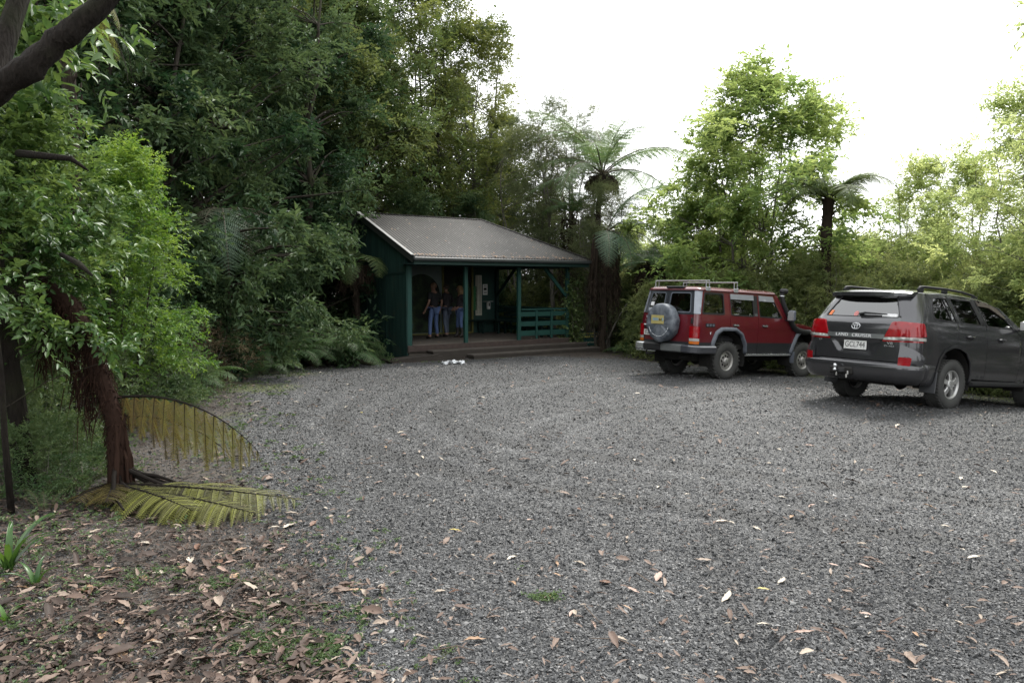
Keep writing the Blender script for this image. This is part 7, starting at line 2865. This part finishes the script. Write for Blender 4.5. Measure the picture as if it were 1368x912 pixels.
    add_panel('orange_sticker', S, tg, plain('orange sticker', (.62, .17, .05), .5), [(U(.665), 1.40), (U(.600), 1.40), (U(.600), 1.48), (U(.665), 1.48)], off=.002, rim=.003)
    st = add_panel('white_sticker', S, tg, plain('white sticker strip', (.6, .6, .6), .5, var=.4, scale=60), [(U(-.40), 1.395), (U(-.665), 1.395), (U(-.665), 1.445), (U(-.40), 1.445)], off=.002, rim=.003)
    # spoiler
    m = MB()
    V, n = [], 25
    ys = np.linspace(-.70, .70, n)
    for y in ys:
        q = (abs(y) / .70) ** 3
        for (x, z) in ((-.72, 1.845 - .03 * q), (-.93 + .07 * q, 1.822 - .025 * q), (-.985 + .09 * q, 1.792 - .012 * q), (-.985 + .09 * q, 1.725 + .02 * q), (-.90 + .05 * q, 1.700 + .02 * q), (-.74, 1.755)):
            V.append((x - .05 * (1 - (y / .7) ** 2), y, z))
    F = [[i * 6 + j, i * 6 + (j + 1) % 6, (i + 1) * 6 + (j + 1) % 6, (i + 1) * 6 + j] for i in range(n - 1) for j in range(6)]
    F += [list(range(6)), list(range((n - 1) * 6, n * 6))[::-1]]
    m.add(V, F, False)
    m.build('spoiler', grey, o)
    # bumper with a flat step on top, swept round the corners to the wheel openings
    us = np.concatenate([[-.515], np.linspace(-.6, S.xc, 5), np.linspace(S.xc, U(-.745), 9)[1:], np.linspace(U(-.7), U(.7), 18)])
    us = np.concatenate([us, 2 * S.um - us[:14][::-1]])
    sd_of = lambda u: np.clip((S.xc + .36 - (u if u >= S.um else 2 * S.um - u)) / .5, 0, 1)
    V, F = [], []
    sec = [(-.04, .36), (.02, .37), (.06, .43), (.085, .50), (.092, .60), (.086, .648), (.066, .668), (.0, .69)]
    for u in us:
        k = sd_of(u)
        for (o_, z) in sec:
            V.append(S.P(u, z, o_ * k if o_ > 0 else o_))
    ns_ = len(sec)
    F = [[i * ns_ + j, (i + 1) * ns_ + j, (i + 1) * ns_ + j + 1, i * ns_ + j + 1] for i in range(len(us) - 1) for j in range(ns_ - 1)]
    m = MB()
    m.add(V, F, True)
    bp = m.build('rear_bumper', grey, o)
    for mirr in (False, True):
        f = (lambda q: S.mir(q)) if mirr else (lambda q: q)
        # bright bumper corner piece beside the tailgate, and its reflector
        add_panel('corner_step', S, bp, grey, f(rnd([(U(-.748), .68), (U(-.748) + .28, .66), (U(-.748) + .33, .80), (U(-.748) + .20, .90), (U(-.748), .985)], .03)), rim=.05, sp=.03, offf=lambda u, z: np.interp(z, [.66, .79, .93, .99], [.066, .062, .02, .004]))
        add_panel('reflector', S, bp, M['lens_red'], f(rnd([(U(-.752), .655), (U(-.752) + .135, .655), (U(-.752) + .145, .785), (U(-.752), .785)], .02)), off=.074, rim=.012, sp=.05)
    m = MB()
    m.box((-1.25, .16, .50), (.10, .42, .12), bev=.02)
    th = m.build('tow_bar', M['under'], o)
    m = MB()
    m.beam((-1.28, .10, .505), (-1.36, .16, .50), .09, .07, bev=.01)
    m.build('tow_block', M['rubber'], th)
    m = MB()
    m.lathe([(0, .0), (.030, .0), (.034, .02), (.020, .035), (.018, .05), (.029, .065), (.033, .085), (.026, .105), (0, .115)], (-1.36, .215, .49), 'Z', 16)
    m.build('tow_ball', M['chrome'], th)
    m = MB()
    for (y, z) in ((.20, .44), (.02, .42), (.0, .47)):
        m.lathe([(.012, -.03), (.016, 0), (.010, .03)], (-1.33, y, z), 'Z', 8)
    m.build('shackle_pin', M['steel'], th)
    # roof, bonnet, windscreen, nose
    m = MB()
    m.add(*roof_cap(S, 1.28, ztop, .075, 2.2, .0, .8), True)
    m.build('roof', grey, o)
    m = MB()
    xs = np.linspace(2.05, 3.66, 14)
    V, n = [], 13
    for x in xs:
        zed = np.interp(x, [2.05, 2.35, 3.0, 3.45, 3.70], [1.285, 1.24, 1.18, 1.10, .95])
        wy = -float(S.base(x, zed)[1])
        for y in np.linspace(-wy, wy, n):
            q = abs(y) / wy
            V.append((x, y, zed + .07 * (1 - q ** 3) ** .6))
    m.add(V, [[i * n + j, i * n + j + 1, (i + 1) * n + j + 1, (i + 1) * n + j] for i in range(13) for j in range(n - 1)], True)
    m.build('bonnet', grey, o)
    m = MB()
    V = []
    for (x, z, wd) in ((2.12, 1.29, .80), (1.72, 1.60, .72), (1.27, 1.845, .62)):
        for y in np.linspace(-wd, wd, 9):
            V.append((x + .12 * (1 - (y / wd) ** 2), y, z))
    m.add(V, [[i * 9 + j, i * 9 + j + 1, i * 9 + 10 + j, i * 9 + 9 + j] for i in range(2) for j in range(8)], True)
    m.build('windscreen', M['glass_dark'], o)
    m = MB()
    m.box((3.66, 0, .72), (.10, 1.62, .46), bev=.04)
    nose = m.build('front_panel', grey, o)
    m = MB()
    for k in range(4):
        m.box((3.715, 0, .74 + k * .05), (.02, .8, .028), bev=.004)
    m.build('grille', M['chrome'], nose)
    for s_ in (-1, 1):
        m = MB()
        m.box((3.68, s_ * .62, .88), (.10, .32, .15), bev=.04)
        m.build('headlight', M['lens_white'], o)
        m = MB()
        m.box((2.0, s_ * 1.09, 1.44), (.12, .24, .19), bev=.05)
        mi = m.build('wing_mirror', M['chrome'], o)
        m = MB()
        m.box((1.937, s_ * 1.09, 1.44), (.006, .19, .14), bev=.003)
        m.build('mirror_glass', M['alloy'], mi)
        m = MB()
        m.beam((1.97, s_ * .93, 1.36), (2.0, s_ * 1.03, 1.40), .06, .05, bev=.01)
        m.build('mirror_arm', M['rubber'], mi)
    m = MB()
    m.box((1.3, 0, .62), (4.5, 1.72, .14))
    m.box((1.1, 0, .42), (4.0, .9, .2))
    m.box((-.75, 0, .50), (.7, 1.0, .26), bev=.08)
    m.box((2.25, 0, 1.0), (.35, 1.6, .5), bev=.05)
    for s_ in (-1, 1):
        m.box((-.72, s_ * .80, .85), (.45, .14, .55))
        m.box((1.42, s_ * .86, .80), (1.7, .06, .55))
    m.build('underbody', M['under'], o)
    for (x0, s_) in ((0, -1), (0, 1), (2.85, -1), (2.85, 1)):
        m = MB()
        m.lathe([(.525, -.02), (.525, .32)], (x0, s_ * .93 - (0 if s_ < 0 else .30), .44), 'Y', 22, a0=R(-15), a1=R(195))
        m.box((x0, s_ * .60, .68), (1.04, .02, .62))
        m.build('wheel_well', M['under'], o)
    m = MB()
    m.tube([(0, -.7, .40), (0, .7, .40)], .06, 10)
    m.lathe([(0, -.14), (.12, -.06), (.15, 0), (.12, .06), (0, .14)], (0, -.1, .37), 'Y', 14)
    m.build('axle', M['under'], o)
    m = MB()
    m.tube([(2.85, -.7, .40), (2.85, .7, .40)], .05, 10)
    m.build('axle', M['under'], o)
    m = MB()
    m.tube([(-1.0, -.45, .36), (-.6, -.45, .37), (.6, -.4, .38)], .04, 8)
    m.build('exhaust', M['under'], o)
    for s_ in (-1, 1):
        m = MB()
        m.box((-.515, s_ * .86, .42), (.02, .26, .34), rot=Matrix.Rotation(R(5), 4, 'Y'), bev=.008)
        m.build('mud_flap', plain('grey mud flap', (.05, .052, .056), .7), o)
    seat(o, 1.25, -.42)
    seat(o, 1.25, .42)
    seat(o, .35, 0, 1.3, .6)
    steering(o, 1.75, -.42, 1.22)
    for (x, st) in ((0, 0), (2.85, R(-3))):
        for s_ in (-1, 1):
            wheel(o, x, s_ * .835, .395, .275, .232, 'alloy', s_, st)
    settle(o, 6.462, 13.393, .569, 2.85)
    return o


def bend(ob, S):
    """lay lettering on the curved rear"""
    x0 = float(S.base(S.um, 1.0)[0])
    for v in ob.data.vertices:
        v.co.x += float(S.base(S.U(min(max(v.co.y, -.7), .7)), 1.0)[0]) - x0


grey_car()
